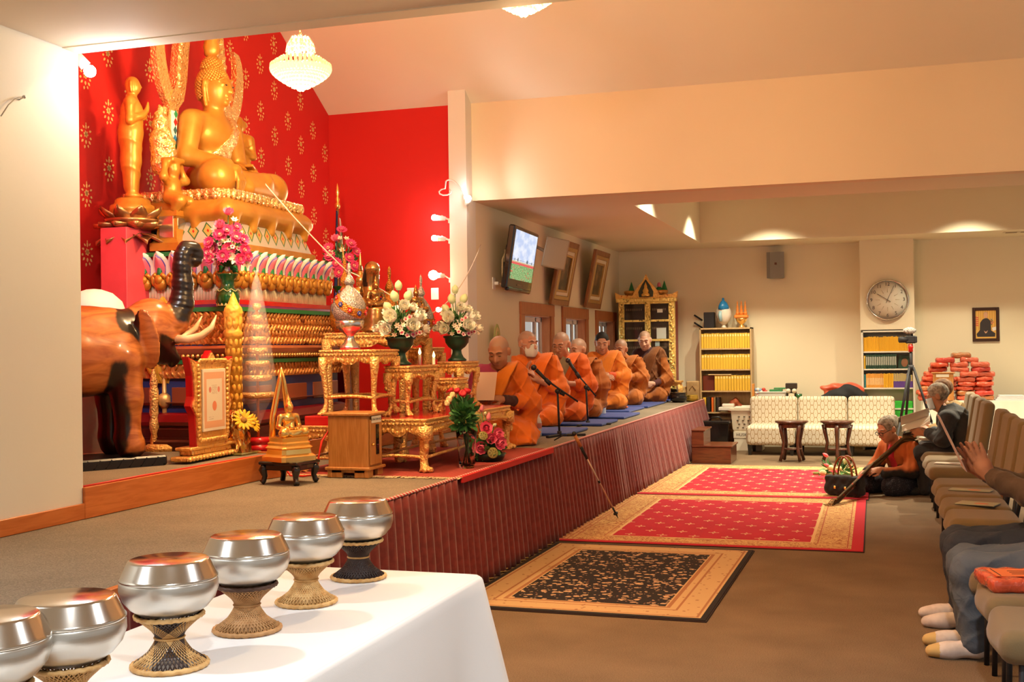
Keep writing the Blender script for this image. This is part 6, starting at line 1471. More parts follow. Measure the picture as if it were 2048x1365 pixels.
# rugs
def motif_d(u, v): return u.abs()+v.abs()
def red_rug(n):
    x, y, z = n.xyz(); cx = (x/.27); cy = (y/.44)
    def cell(px, py):
        u = (px.fract()-.5)*.27; v = (py.fract()-.5)*.44
        a = (motif_d(u*1.0, v*.55) < .022); c = ((u.abs() < .045)*(v.abs() < .010)).max((u.abs() < .006)*(v.abs() < .06)); h = (motif_d(u, v*.55) < .010)
        return (a.max(c))*(1-h)
    g = cell(cx, cy).max(cell(cx+.5, cy+.5))
    f = n.mix(g, n.mix(n.noise(3), (.46, .008, .025), (.56, .014, .035)), (.72, .42, .22))
    HX, HY = 1.22, 1.52
    ex = HX-x.abs(); ey = HY-y.abs(); e = ex.min(ey*1.25)
    bord = (.70, .44, .17)
    q = n.noise(9, 3, vec=n.vec(x, y, 0), dist=2.5)
    pt = n.mix((q-.5).abs() < .035, bord, (.42, .14, .05)); pt = n.mix((q > .62), pt, (.55, .24, .09))
    lines = ((e*26).fract() < .22)*((e < .13).max(e > .33)); pt = n.mix(lines, pt, (.45, .10, .05))
    c = n.mix(e < .40, f, pt); c = n.mix((e < .41)*(e > .385), c, (.75, .50, .22))
    c = n.mix((x > 1.13).max(y < -1.46), c, (.52, .012, .03)); n.bump(n.noise(160), .4, .004); return c
M_rrug = nmat('red_prayer_rug', red_rug, .95)
M_rback = mat('rug_dark_edge', (.03, .012, .010), .9)
def rug(name, lab, c, hx, hy, m, z=.016, rz=0, grp=None):
    def fn(u, v): return (hx*(2*u-1), hy*(2*v-1), .006*math.sin(9*u+3*v)*(abs(2*v-1)**6)*.3)
    b = B(); b.box((0, 0, -.003), (hx*2, hy*2, .012), .003); o = b.build(name, [m], None); o.location = (c[0], c[1], z-.006); o.rotation_euler = (0, 0, rz)
    tagp(o, lab, 'rug', grp)
    b = B(); b.box((0, 0, -.006), (hx*2+.016, hy*2+.016, .007), .002); b.build('binding', M_rback, o); return o
rug('red_rug', 'red patterned rug with gold border, nearer of the two red ones', (-1.37, 10.76), 1.22, 1.52, M_rrug, rz=.004, grp='red rugs')
rug('red_rug', 'red patterned rug with gold border, farther one by the wooden steps', (-1.33, 13.92), 1.20, 1.58, M_rrug, rz=-.004, grp='red rugs')
def dark_rug(n):
    x, y, z = n.xyz(); e = (.79-x.abs()).min((1.19-y.abs()))
    v1 = n.voro(15, 'F1', vec=n.vec(x, y*1.1, 0)); v2 = n.voro(30, 'F1', vec=n.vec(x+3, y, 0)); nn = n.noise(26, 2, vec=n.vec(x, y, 0))
    blos = (v1+(nn-.5)*.5 < .30).max(v2+(nn-.5)*.6 < .22)
    cc = n.mix(n.noise(5, 2), (.50, .27, .13), (.62, .42, .24)); f = n.mix(blos, (.014, .009, .010), cc); f = n.mix((v2 < .16)*(nn > .5), f, (.28, .09, .05))
    bd = n.mix((n.voro(17, 'F1', vec=n.vec(x, y, 5)) +(nn-.5)*.4 < .17), (.56, .36, .17), (.30, .14, .06)); bd = n.mix((e*40).fract() < .25, bd, (.34, .17, .07)) if False else bd
    ln = ((e > .20)*(e < .215)).max((e > .05)*(e < .065)).max((e > .255)*(e < .28)); bd = n.mix(ln, bd, (.36, .15, .06))
    c = n.mix(e < .29, f, bd); c = n.mix(e < .035, c, (.015, .010, .010)); n.bump(n.noise(170), .4, .004); return c
rug('floral_rug', 'dark floral rug with tan border lying before the stage skirt', (-1.76, 7.92), .79, 1.20, nmat('floral_rug', dark_rug, .95), rz=-.012)
# folding table under a white cloth, origin at the floor
TX0, TX1, TY0, TY1, TZ = -2.20, -1.44, 1.0, 4.10, .75
tb = thing('folding_table', 'long folding table hidden under the white cloth with the alms bowls', 'table', ((TX0+TX1)/2, (TY0+TY1)/2, 0))
w_, l_ = TX1-TX0, TY1-TY0
b = B(); b.box((0, 0, TZ-.025), (w_-.03, l_-.03, .03), .008); b.build('table_top', mat('grey_laminate', (.5, .48, .45), .5), tb)
for sx in (-1, 1):
    for sy in (-1, 1):
        b = B(); b.cyl((sx*(w_/2-.10), sy*(l_/2-.25), 0), (sx*(w_/2-.10), sy*(l_/2-.25), TZ-.04), .014, n=10); b.build('leg', mat('grey_metal', (.25, .25, .25), .4, .8), tb)
b = B(); N = 240; hx, hy, rc = w_/2+.004, l_/2+.004, .035
def outline(s_):
    pts = []; L1, L2, A = 2*(hx-rc), 2*(hy-rc), rc*PI/2; tot = 2*(L1+L2)+4*A; d = s_*tot
    segs = [('l', (hx, -hy+rc), (0, 1), L2), ('a', (hx-rc, hy-rc), 0, A), ('l', (hx-rc, hy), (-1, 0), L1), ('a', (-hx+rc, hy-rc), PI/2, A), ('l', (-hx, hy-rc), (0, -1), L2), ('a', (-hx+rc, -hy+rc), PI, A), ('l', (-hx+rc, -hy), (1, 0), L1), ('a', (hx-rc, -hy+rc), 1.5*PI, A)]
    for kind, p, q, L in segs:
        if d <= L or segs[-1][1] == p and kind == 'a' and d <= L+1e-6:
            if kind == 'l': nrm = (q[1], -q[0]); return (p[0]+q[0]*d, p[1]+q[1]*d, nrm[0], nrm[1], 0.0 if min(d, L-d) > .35 else (1-min(d, L-d)/.35))
            a = q+d/rc; return (p[0]+rc*math.cos(a), p[1]+rc*math.sin(a), math.cos(a), math.sin(a), 1.0)
        d -= L
    return (hx, -hy+rc, 1, 0, 1.0)
rings = []; prof = [(.0, 0), (.004, .0015), (.009, .006), (.012, .014), (.014, .05), (.018, .14), (.024, .26), (.03, .40), (.036, .55), (.04, .71)]
for off, dz in prof:
    r_ = []
    for i in range(N):
        x, y, nx, ny, c = outline(i/N); k = dz/.71
        o = off+k*(.13*c**2.2+.020*math.sin(i*.55+1.0)*c*(.4+k)+.012*math.sin(i*.21)+.010*math.sin(i*.83+2)*k)
        r_.append((x+nx*o, y+ny*o, TZ+.003-dz))
    rings.append(r_)
b.loft(rings, 0, True, cap=False)
o0 = len(b.v); b.add([(x*.998, y*.999, TZ+.003) for x, y, z in rings[0]], [tuple(range(N))], 0, False)
M_cloth = nmat('white_table_linen', lambda n: (n.xyz(), n.bump(n.noise(400), .15, .002), n.mix(n.noise(1.5), (.80, .78, .75), (.86, .84, .82)))[2], .8)
tc = b.build('tablecloth', M_cloth); tc.location = tb.location; tagp(tc, 'plain white cloth draped over the long table with the alms bowls', 'tablecloth')
# alms bowls on woven stands
M_steel = nmat('brushed_steel', lambda n: (lambda x, y, z: (n.bump(n.noise(6, 2, vec=n.vec(x, y, z*90)), .10, .002), n.mix(n.noise(3), (.62, .60, .55), (.70, .68, .63)))[1])(*n.xyz()), .33, 1.0)
M_steel2 = mat('polished_steel', (.72, .69, .63), .16, 1.0)
M_cane = noisy('natural_cane', (.52, .27, .08), (.72, .45, .18), 30, .5); M_cane2 = noisy('tan_cane', (.40, .20, .07), (.52, .28, .11), 30, .5); M_caned = mat('dark_brown_cane', (.035, .016, .012), .4)
def stand_mats(k): return {0: (M_cane, M_cane), 1: (M_cane, M_cane), 2: (M_cane, M_caned), 3: (M_cane2, M_cane2), 4: (M_cane, M_cane), 5: (M_cane, M_caned)}[k]
def bowl_stand(lab, x, y, k):
    t = thing('bowl_stand', lab, 'stand', (x, y, TZ+.004), .3*k, 'woven bowl stands'); m0, m1 = stand_mats(k); n = 46; H = .145; R0, R1 = .098, .088
    for part, ph in (('woven_strands', 1), ('woven_strands', -1)):
        b = B()
        for i in range(n):
            a = 2*PI*i/n; d = ph*2.05; p0 = Vector((R0*math.cos(a), R0*math.sin(a), .01)); 
            W = Vector((.036*math.cos(a+d*.42), .036*math.sin(a+d*.42), .078)); p1 = Vector((R1*math.cos(a+d), R1*math.sin(a+d), H-.008))
            mm = 0
            if k == 2: mm = 1 if (i*6//n) % 2 == 0 else 0
            if k == 5: mm = 1
            b.tube([p0, p0.lerp(W, .55)*1.0+Vector((0, 0, -.008)), W, W.lerp(p1, .5), p1], .0021, 4, mm)
        b.build(part, [m0, m1], t)
    if k in (3, 4, 5, 2):
        b = B(); b.lathe([(.094, .006), (.07, .028), (.045, .055), (.034, .078), (.042, .098), (.062, .12), (.084, .138)], n=36, mod=lambda a, u: 1+.01*math.cos(36*a)); b.build('woven_core', m1 if k != 2 else M_caned, t) if k != 2 else None
    for nm, R, z, r in (('base_ring', R0, .007, .0075), ('top_ring', R1, H-.005, .0065)):
        b = B(); b.tube([((R+.0009*math.sin(27*a))*math.cos(a), (R+.0009*math.sin(27*a))*math.sin(a), z+.0009*math.cos(27*a)) for a in [2*PI*i/162 for i in range(162)]], r, 6, closed=True)
        b.build(nm, m0 if not (k == 3 and nm == 'top_ring') else mat('dark_cane_ring', (.08, .035, .02), .5), t)
    b = B(); b.tube([(.039*math.cos(a), .039*math.sin(a), .08) for a in [2*PI*i/40 for i in range(40)]], .0035, 5, closed=True); b.build('waist_ring', m0, t)
def alms_bowl(lab, x, y):
    t = thing('alms_bowl', lab, 'bowl', (x, y, TZ+.004+.138), 0, 'steel alms bowls')
    b = B(); b.lathe([(0, .0), (.05, .001), (.078, .008), (.102, .024), (.122, .048), (.131, .074), (.130, .093), (.127, .101), (.120, .104), (0, .104)], n=56); b.build('bowl_body', M_steel, t)
    b = B(); b.lathe([(.1275, .099), (.1305, .101), (.1305, .106), (.127, .109), (.108, .149), (.105, .152), (.101, .1535), (0, .1545)], n=56); b.build('lid', M_steel2, t)
BW = [(-1.83, 2.02, 'alms bowl cut off at the left edge of the white table'), (-1.785, 2.22, 'alms bowl whose woven stand is cut by the picture bottom'), (-1.84, 2.70, 'alms bowl on the two toned dark and pale woven stand'),
      (-1.845, 3.11, 'middle alms bowl on a tan stand with a dark top ring'), (-1.85, 3.50, 'alms bowl on a pale straw woven stand'), (-1.86, 3.93, 'alms bowl on a dark brown stand, farthest along the table')]
for k, (x, y, lab) in enumerate(BW):
    alms_bowl('brushed steel '+lab, x, y); bowl_stand(['natural woven stand at the left edge of the white table', 'natural woven stand cut off by the picture bottom', 'two toned hourglass stand of crossed dark and pale cane', 'tan woven hourglass stand with a dark top ring', 'pale straw woven hourglass stand', 'dark brown woven hourglass stand with pale rings'][k], x, y, k)
# trekking pole leaning on the stage edge
ti = Vector((-2.315, 10.43, .028)); hd_ = Vector((-2.61, 9.98, .845)); d = (hd_-ti).normalized()
t = thing('trekking_pole', 'slim trekking pole leaning against the edge of the stage', 'walking pole', ti); L = (hd_-ti).length
pt = lambda f: tuple(d*(L*f))
b = B(); b.cyl(pt(.10), pt(.70), .0075, n=10); b.build('shaft', mat('pole_alloy', (.60, .42, .32), .35, .5), t)
b = B(); b.cyl(pt(0), pt(.03), .004, .006, n=8); b.cyl(pt(.03), pt(.13), .009, n=10); b.cyl(pt(.05), pt(.06), .022, n=14); b.build('tip', mat('black_rubber', (.012, .012, .012), .6), t)
b = B(); b.cyl(pt(.42), pt(.445), .011, n=10); b.build('lock_collar', mat('black_rubber', (0, 0, 0)), t)
b = B(); b.cyl(pt(.70), pt(.84), .013, .015, n=12); b.build('lower_grip', mat('black_rubber', (0, 0, 0)), t)
b = B(); b.cyl(pt(.84), pt(.97), .015, .016, n=12); b.build('cork_grip', mat('cork', (.50, .20, .06), .8), t)
b = B(); b.ell(pt(.985), (.02, .02, .022), 10); b.tube([pt(.97), tuple(Vector(pt(.95))+Vector((-.10, -.03, .02))), tuple(Vector(pt(.95))+Vector((-.19, -.03, -.03)))], .006, 6); b.build('grip_cap', mat('black_rubber', (0, 0, 0)), t)
# ================================================================ along the back wall
def px_x(px, py, Y): return at_y(px, py, Y).x
def px_z(px, py, Y): return at_y(px, py, Y).z
# --- brown bookcase
M_beech = wood('pale_beech', (.50, .33, .15), (.60, .42, .21), (14, 14, 1.4), .45)
YF = 18.22
bx0, bx1 = px_x(1399, 700, YF), px_x(1503, 700, YF); bt = px_z(1450, 656, YF)
t = thing('bookcase', 'tall pale wooden bookcase filled with yellow books beside the stage steps', 'bookcase', ((bx0+bx1)/2, YF, 0)); w = bx1-bx0; dp = YB-YF-.01; th = .022
shz = [px_z(1450, y, YF) for y in (697, 739, 782, 825, 862)]+[.08]
b = B()
for sx in (-1, 1): b.box((sx*(w/2-th/2), dp/2, bt/2), (th, dp, bt), .002)
b.box((0, dp/2, bt-.012), (w, dp, .024), .002); b.box((0, dp-.006, bt/2), (w-.04, .012, bt-.02)); b.build('carcass', M_beech, t)
for z in shz: b = B(); b.box((0, dp/2, z-.011), (w-2*th, dp-.02, .022), .002); b.build('shelf', M_beech, t)
M_page = mat('page_paper', (.80, .72, .55), .8)
def book_mats(name, c, c2=None, band=None):
    def fn(n):
        x, y, z = n.xyz()
        col = n.mix(n.noise(14), tuple(q*.9 for q in c), c)
        if band: col = n.mix((z > band[0])*(z < band[1])*(x.abs() < .3), col, c2)
        return col
    return nmat(name, fn, .45)
M_ybook = book_mats('yellow_cover', (.82, .50, .045), (.85, .72, .30), (.80, .93)); M_gbook = book_mats('dark_green_cover', (.015, .055, .035), (.5, .5, .42), (.25, .85)); M_ybook2 = book_mats('amber_cover', (.82, .42, .02)); M_obook = book_mats('orange_cover', (.80, .36, .06), (.85, .6, .3), (.2, .7)); M_pbook = book_mats('purple_cover', (.13, .06, .32), (.72, .60, .10), (.45, 1.0)); M_gr = book_mats('bright_green_cover', (.06, .60, .06))
PB = {}
def book_mesh(m):
    if m.name not in PB:
        b = B(); b.box((0, .03, .5), (1.0, .06, 1.0), .01) ; b.box((-.46, .5, .5), (.08, 1.0, 1.0)); b.box((.46, .5, .5), (.08, 1.0, 1.0)); b.box((0, .5, .5), (.86, .96, .96), m=1)
        o = b.build('book', [m, M_page]); PB[m.name] = o.data; COL.objects.unlink(o); bpy.data.objects.remove(o)
    return PB[m.name]
def book(lab, grp, m, loc, sz, rot=(0, 0, 0), nm='book', cat='book'):
    o = bpy.data.objects.new(nm, book_mesh(m)); COL.objects.link(o); o.location = loc; o.scale = sz; o.rotation_euler = rot; return tagp(o, lab, cat, grp)
def row(lab, grp, m, x0, x1, z, y, n, h, dpt, jit=.1, seed=0, nm='book', cat='book', gap=()):
    rg_ = random.Random(seed); tw = (x1-x0)/n
    for i in range(n):
        if i in gap: continue
        book(lab, grp, m, (x0+tw*(i+.5), y+rg_.uniform(0, .008), z+.001), (tw*.93, dpt, h*(1-rg_.random()*jit*.3)), (0, 0, 0), nm, cat)
xi0, xi1 = bx0+th+.004, bx1-th-.004; yb = YF+.02
row('yellow hardback book on the top shelf of the wooden bookcase', 'yellow books on the top shelf', M_ybook, xi0, xi1, shz[0], yb, 19, .235, .2, .1, 1, gap=())
row('yellow hardback book on the second shelf of the wooden bookcase', 'yellow books on the second shelf', M_ybook, xi0, xi1, shz[1], yb, 18, .235, .2, .1, 2)
row('yellow hardback book on the third shelf of the wooden bookcase', 'yellow books on the third shelf', M_ybook, xi0+.20, xi1, shz[2], yb, 13, .24, .2, .1, 3)
t2 = thing('wrapped_folder', 'dark red folder in clear wrap standing at the left of the third shelf', 'folder', (xi0+.1, yb+.02, shz[2])); b = B(); b.box((0, .05, .12), (.185, .05, .235), .006); b.build('folder', mat('maroon_plastic', (.14, .025, .012), .2, coat=.5), t2)
b = B(); b.box((.12, .06, .262), (.36, .14, .012), .004); tagp(b.build('magazine', M_obook), 'thin orange magazine lying on top of the yellow books on the third shelf', 'magazine').location = (xi0+.16, yb, shz[2]-.012)
for x, wd_, m, lab in ((.035, .05, M_ybook, 'yellow book at the left end of the fourth shelf'), (.10, .06, mat('black_binder', (.02, .015, .015), .5), 'black binder beside the yellow book on the fourth shelf'), (.16, .035, mat('orange_binder', (.80, .16, .02), .5), 'orange book on the fourth shelf'), (.195, .022, mat('olive_binder', (.35, .26, .12), .5), 'olive book right of the orange one on the fourth shelf'), (.245, .05, mat('brown_black_binder', (.03, .02, .015), .5), 'dark book right of the olive one on the fourth shelf')):
    b = B(); b.box((0, .1, .115), (wd_*.92, .2, .23-.01*wd_*10), .004); o = b.build('book', m); o.location = (xi0+x, yb, shz[3]); tagp(o, lab, 'book')
s = S(.03); s.ell((.0, .1, .07), (.09, .09, .08)).ell((.06, .1, .14), (.07, .08, .08)).ell((.14, .1, .06), (.08, .08, .07)); o = sdf_obj(s, .014, 'cloth_bundle', noisy('rust_cloth', (.28, .05, .015), (.42, .10, .03), 8, .6), disp=lambda x, y, z: (.008*np.sin(60*x+30*z)).astype(np.float32)); o.location = (xi0+.44, yb, shz[3]); tagp(o, 'rust coloured cloth bundle on the fourth shelf of the wooden bookcase', 'cloth')
o = B(); o.box((0, .0, .02), (.26, .2, .05), .006); o = o.build('paper_stack', mat('white_paper', (.78, .73, .64), .8)); o.location = (px_x(1455, 815, YF-.12), YF-.10, px_z(1455, 818, YF-.1)-.02); tagp(o, 'white box of papers jutting out of the fourth shelf', 'box')
b = B(); b.box((-0, .0, .0), (.18, .14, .05), .01); o = b.build('paper_pile', mat('white_paper', (0, 0, 0))); o.location = (px_x(1455, 805, YF-.12)+.01, YF-.10, px_z(1455, 818, YF-.1)+.052); tagp(o, 'small pile of papers on the white box in the bookcase', 'papers')
# on top of the bookcase
b = B(); b.box((0, .09, .125), (.16, .18, .25), .006); o = b.build('speaker_box', mat('matt_black', (.012, .010, .012), .6)); o.location = (px_x(1417, 640, YF), YF+.03, bt); tagp(o, 'plain black box standing upright on the left of the wooden bookcase', 'box')
for py, lab in ((636, 'upper black peg sticking out behind the black box'), (651, 'lower black peg sticking out behind the black box')):
    p = Vector((px_x(1404, py+5, YB-.03), YB, px_z(1404, py+5, YB-.03))); b = B(); b.cyl((0, 0, 0), (-.12, -.05, .085), .014, n=10); o = b.build('wall_peg', mat('matt_black', (0, 0, 0))); o.location = p; tagp(o, lab, 'peg')
x_ = px_x(1445, 640, YF); t = thing('bulb_offering', 'white beaded offering with a bright blue ribbon on top of the bookcase', 'offering', (x_, YF+.14, bt))
b = B(); b.lathe([(0, 0), (.05, 0), (.03, .03), (.025, .05), (.055, .07), (.10, .12), (.125, .2), (.115, .28), (.07, .36), (.03, .41), (.02, .44), (0, .46)], n=22); b.build('beaded_bulb', mat('white_beads', (.78, .72, .62), .35), t)
b = B(); b.lathe([(.02, .26), (.085, .30), (.078, .345), (.05, .40), (.02, .43), (.015, .47)], (0.0, -.05, 0), 14, mod=lambda a, u: 1+.12*math.cos(3*a)); b.build('blue_ribbon', mat('blue_ribbon', (.02, .22, .52), .3), t)
b = B(); b.tube([(-.035, -.12, .26), (-.04, -.13, .2), (-.03, -.125, .1)], [.02, .03, .025], 8); b.build('ribbon_tail', mat('pale_blue_ribbon', (.35, .55, .62), .4), t)
x_ = px_x(1481, 640, YF); t = thing('tray_ornament', 'orange tray ornament with three gold spires on top of the bookcase', 'ornament', (x_, YF+.13, bt))
M_ornor = mat('orange_gilt', (.85, .28, .05), .4, .2)
b = B(); b.lathe([(0, 0), (.05, 0), (.05, .015), (.025, .04), (.03, .06), (.07, .09), (.09, .13), (.088, .15), (0, .14)], n=20); b.build('pedestal', G_bright, t)
b = B(); b.box((0, 0, .175), (.21, .15, .05), .01); b.build('tray', M_ornor, t)
for dx in (-.06, .0, .06): b = B(); b.lathe([(.03, .2), (.032, .23), (.02, .25), (.026, .27), (.014, .30), (.02, .32), (.008, .36), (.012, .38), (0, .43)], (dx, 0, 0), 12); b.build('spire', M_ornor, t)
# --- gilded scripture cabinet on the stage
cx0, cx1 = px_x(1240, 680, 18.05), px_x(1352, 680, 18.05); YC = 17.98; cw = cx1-cx0; ct = px_z(1295, 597, YC)-ST
t = thing('scripture_cabinet', 'gilded glass fronted scripture cabinet with a pointed gable behind the monks', 'cabinet', ((cx0+cx1)/2, YC, ST)); cd = .46
b = B(); b.box((0, cd/2+.01, ct/2), (cw-.06, cd-.02, ct-.02), .004)
b.build('carcass', mat('red_cabinet_side', (.28, .02, .015), .4), t)
b = B()
for x in (-cw/2+.05, .02, cw/2-.05): b.box((x, -.005, ct/2), (.09, .05, ct), .004)
for sx in (-1, 1): b.box((sx*(cw/2-.03), .02, ct/2), (.06, .06, ct), .004)
lev = [px_z(1295, y, YC)-ST for y in (606, 642, 681, 719, 756)]
for z in lev: b.box((0, -.005, z), (cw-.05, .045, .035), .004)
b.box((0, .0, .06), (cw+.02, .09, .12), .006); b.box((0, .0, ct-.03), (cw+.06, .12, .06), .008)
rr = random.Random(4)
for x in (-cw/2+.05, .02, cw/2-.05):
    for k in range(int(ct/.045)): b.ell((x+.018*math.sin(k*1.9), -.035, .06+k*.045), (.022, .016, .028), 6, xf=rotm(0, .6*math.sin(k*1.9), 0))
b.build('gilded_front', carved('gilded_lattice', (.95, .70, .22), (.10, .06, .02), 30), t)
b = B()
for z0, z1 in zip(lev[1:], lev[:-1]):
    for xa, xb in ((-cw/2+.1, -.03), (.07, cw/2-.1)): b.box(((xa+xb)/2, .0, (z0+z1)/2), (xb-xa, .012, z1-z0-.03))
b.build('glass_door', mat('dark_cabinet_glass', (.035, .025, .018), .08, spec=.9), t)
b = B()
for z0, z1 in zip(lev[1:], lev[:-1]):
    for xa, xb in ((-cw/2+.1, -.03), (.07, cw/2-.1)):
        for k in range(8): b.box((xa+.03+k*(xb-xa-.05)/8, -.0075, (z0+z1)/2+.035), ((xb-xa)/13, .002, .035))
b.build('spine_lettering', mat('dim_gold_lettering', (.11, .075, .04), .5), t)
for px, py, dw, dh, c in ((1320, 622, .085, .055, (.72, .70, .60)), (1323, 667, .15, .17, (.62, .66, .62)), (1315, 687, .07, .09, (.40, .52, .55))):
    b = B(); b.box((px_x(px, py, YC)-t.location.x, -.010, px_z(px, py, YC)-ST), (dw, .002, dh)); b.build('paper_note', mat('note_%d' % px, c, .6), t)
b = B(); X = Matrix(((1, 0, 0, 0), (0, 0, 1, 0), (0, 1, 0, 0), (0, 0, 0, 1)))
gh = px_z(1294, 549, YC)-ST-ct
b.prism([(-cw/2-.05, .10), (-cw/2-.04, 0), (cw/2+.04, 0), (cw/2+.05, .10), (cw/2-.03, .06), (cw*.24, .045), (.19, .10), (.13, .18), (.05, gh*.72), (0, gh), (-.05, gh*.72), (-.13, .18), (-.19, .10), (-cw*.24, .045), (-cw/2+.03, .06)], -.03, .03, 0, T(0, 0, ct) @ X)
gb = b.build('carved_gable', G_carv, t)
b = B(); b.prism([(-.11, .02), (.11, .02), (.12, .10), (.07, .2), (0, .30), (-.07, .2), (-.12, .10)], -.036, .0, 0, T(0, 0, ct) @ X); ni = b.build('dark_niche', mat('green_black_niche', (.03, .035, .015), .4), gb)
b = B(); b.lathe([(.07, .03), (.075, .06), (.05, .08), (.055, .12), (.03, .16), (.03, .19), (.012, .23), (0, .26)], (0, -.04, ct), 12); b.build('seated_figure', G_bright, gb)
for px, pyb, lab, items in ((1262, 592, 'gold pot with one dark green cone on the left of the scripture cabinet', ((0.01, .0, .145, .165, 1),)), (1322, 590, 'gold pot with green cone and pink bud on the right of the cabinet', ((.055, .1, .15, .165, 1), (-.03, .1, .14, .10, 0)))):
    xx = px_x(px, pyb, YC+.15); tt = thing('offering_pot', lab, 'pot', (xx, YC+.15, ST+ct), 0, 'offering pots on the cabinet')
    b = B(); b.lathe([(0, 0), (.085, 0), (.075, .02), (.085, .05), (.11, .09), (.115, .125), (.10, .13), (0, .12)], n=18); b.build('pot', G_old, tt)
    for dx, dy, z, h, kind in items:
        b = B(); b.lathe([(.055, 0), (.05, .01), (.0, h)], (dx, 0, z-.03), 14) if kind else b.lathe([(.055, 0), (.06, .03), (.04, .06), (.02, .075)], (dx, 0, z-.03), 14); b.build('leaf_cone', M_green, tt)
        if not kind: b = B(); b.ell((dx, 0, z+.07), (.03, .03, .045), 10); b.build('pink_bud', Mpk, tt)
# --- things at the stage end below the cabinet
def small(name, lab, cat, px, py, Y, z, fn, m):
    b = B(); fn(b); o = b.build(name, m); o.location = (px_x(px, py, Y), Y, z); return tagp(o, lab, cat)
tt = thing('offering_table', 'low gilded pedestal table at the far end of the stage', 'table', (px_x(1345, 770, 17.75), 17.75, ST)); b = B(); b.box((0, 0, .30), (.30, .24, .03), .005); b.box((0, 0, .26), (.26, .2, .05), .005); b.build('table_top', G_carv, tt)
for sx in (-1, 1):
    for sy in (-1, 1): b = B(); b.tube([(sx*.11, sy*.085, .25), (sx*.125, sy*.10, .17), (sx*.10, sy*.08, .07), (sx*.12, sy*.10, .01)], [.03, .03, .018, .022], 8); b.build('leg', G_carv2, tt)
small('alms_bowl', 'black lacquered alms bowl at the far end of the stage', 'bowl', 1357, 790, 17.35, ST, lambda b: b.lathe([(0, 0), (.08, 0), (.12, .03), (.135, .08), (.12, .12), (.11, .135), (.125, .14), (.12, .15), (0, .14)], n=26), M_blk)
small('gold_bowl', 'squat yellow gold bowl beside the black bowl at the stage end', 'bowl', 1383, 790, 17.6, ST, lambda b: b.lathe([(0, 0), (.07, 0), (.10, .03), (.105, .06), (.095, .09), (.10, .10), (0, .09)], n=22), mat('brushed_yellow_gold', (.55, .36, .06), .4, .7))
small('paper_bag', 'brown paper bag standing at the stage end by the bookcase', 'bag', 1386, 770, 17.95, ST, lambda b: (b.box((0, 0, .15), (.19, .13, .30), .012), b.tube([(-.05, -.07, .16), (0, -.07, .24), (.05, -.07, .16)], .006, 6)), noisy('kraft_paper', (.36, .22, .09), (.46, .30, .14), 12, .7))
small('basket', 'small woven bundle on the far stage end between cabinet and paper bag', 'bundle', 1370, 770, 18.0, ST, lambda b: (b.ell((0, 0, .11), (.10, .09, .11), 10), b.ell((.07, 0, .16), (.05, .05, .10), 8), b.lathe([(.05, .1), (.02, .22), (0, .28)], (.04, 0, 0), 8)), noisy('straw_wrap', (.50, .30, .12), (.62, .40, .18), 14, .7))
small('black_case', 'low black case in front of the scripture cabinet', 'case', 1335, 785, 17.9, ST, lambda b: b.box((0, 0, .09), (.34, .2, .18), .02), M_blk)
s = S(.05); s.ell((0, 0, .16), (.10, .09, .17)).ell((.06, 0, .10), (.09, .08, .11)); o = sdf_obj(s, .018, 'blue_bag', noisy('royal_blue_cloth', (.02, .03, .26), (.04, .06, .40), 9, .7), disp=lambda x, y, z: (.010*np.sin(40*x+25*z)).astype(np.float32)); o.location = (px_x(1319, 780, 17.72), 17.72, ST); tagp(o, 'bright blue cloth bag behind the last monk', 'bag')
# --- wooden step block
M_step = wood('dark_cherry_wood', (.10, .022, .008), (.17, .042, .014), (1.2, 8, 10), .3, coat=.3)
sx0 = -2.60; sa_ = at_z(1465, 930, 0); sb_ = at_z(1412, 893, .25); Ys = 15.75
x1 = px_x(1462, 930, Ys); xm = px_x(1408, 930, Ys)
t = thing('step_block', 'dark polished wooden two step block against the end of the stage', 'steps', (0, Ys, 0)); h1, h2 = px_z(1440, 893, Ys), px_z(1400, 861, Ys)
b = B(); b.box(((-2.46+x1)/2, .33, h1/2-.01), (x1+2.46, .66, h1-.02), .004); b.build('lower_step', M_step, t)
b = B(); b.box(((-2.46+x1)/2+.01, .33, h1-.005), (x1+2.46+.02, .68, .022), .004); b.build('lower_tread', M_step, t)
b = B(); b.box(((-2.46+xm)/2, .33, (h1+h2)/2-.01), (xm+2.46, .66, h2-h1-.02), .004); b.build('upper_step', M_step, t)
b = B(); b.box(((-2.46+xm)/2+.01, .33, h2-.005), (xm+2.46+.02, .68, .022), .004); b.build('upper_tread', M_step, t)
# --- bin, laundry basket on a box
small('waste_bin', 'black plastic bin between the steps and the laundry basket', 'bin', 1432, 870, 17.75, 0, lambda b: (b.loft([[(sx*w*.5, sy*w*.4, z) for sx, sy in ((1, -1), (1, 1), (-1, 1), (-1, -1))] for w, z in ((.36, 0), (.42, .42))]), b.box((0, 0, .44), (.46, .38, .05), .015), b.tube([(-.10, 0, .46), (-.05, 0, .51), (.05, 0, .51), (.10, 0, .46)], .012, 8)), M_blk)
Yb = 17.75; bxl = px_x(1468, 900, Yb); bxr = bxl+.42
t = thing('storage_box', 'white cardboard box with black lettering under the laundry basket', 'box', ((bxl+bxr)/2, Yb+.2, 0)); zt = px_z(1480, 864, Yb); b = B(); b.box((0, 0, (zt-.10)/2), (.42, .36, zt-.10), .004); b.build('box_body', mat('white_card', (.70, .64, .52), .7), t)
b = B(); b.box((0, 0, zt-.05), (.435, .375, .10), .004); text_into(b, 'HUSKY', .062, T(-.075, -.1885, zt-.05) @ rotm(PI/2, 0, 0), 1); b.build('lid', [mat('white_card', (0, 0, 0)), mat('ink', (0, 0, 0))], t)
zb_ = px_z(1470, 818, Yb)
t = thing('laundry_basket', 'white perforated plastic laundry basket beside the patterned sofa', 'basket', (bxl+.22, Yb+.2, zt)); hb = zb_-zt
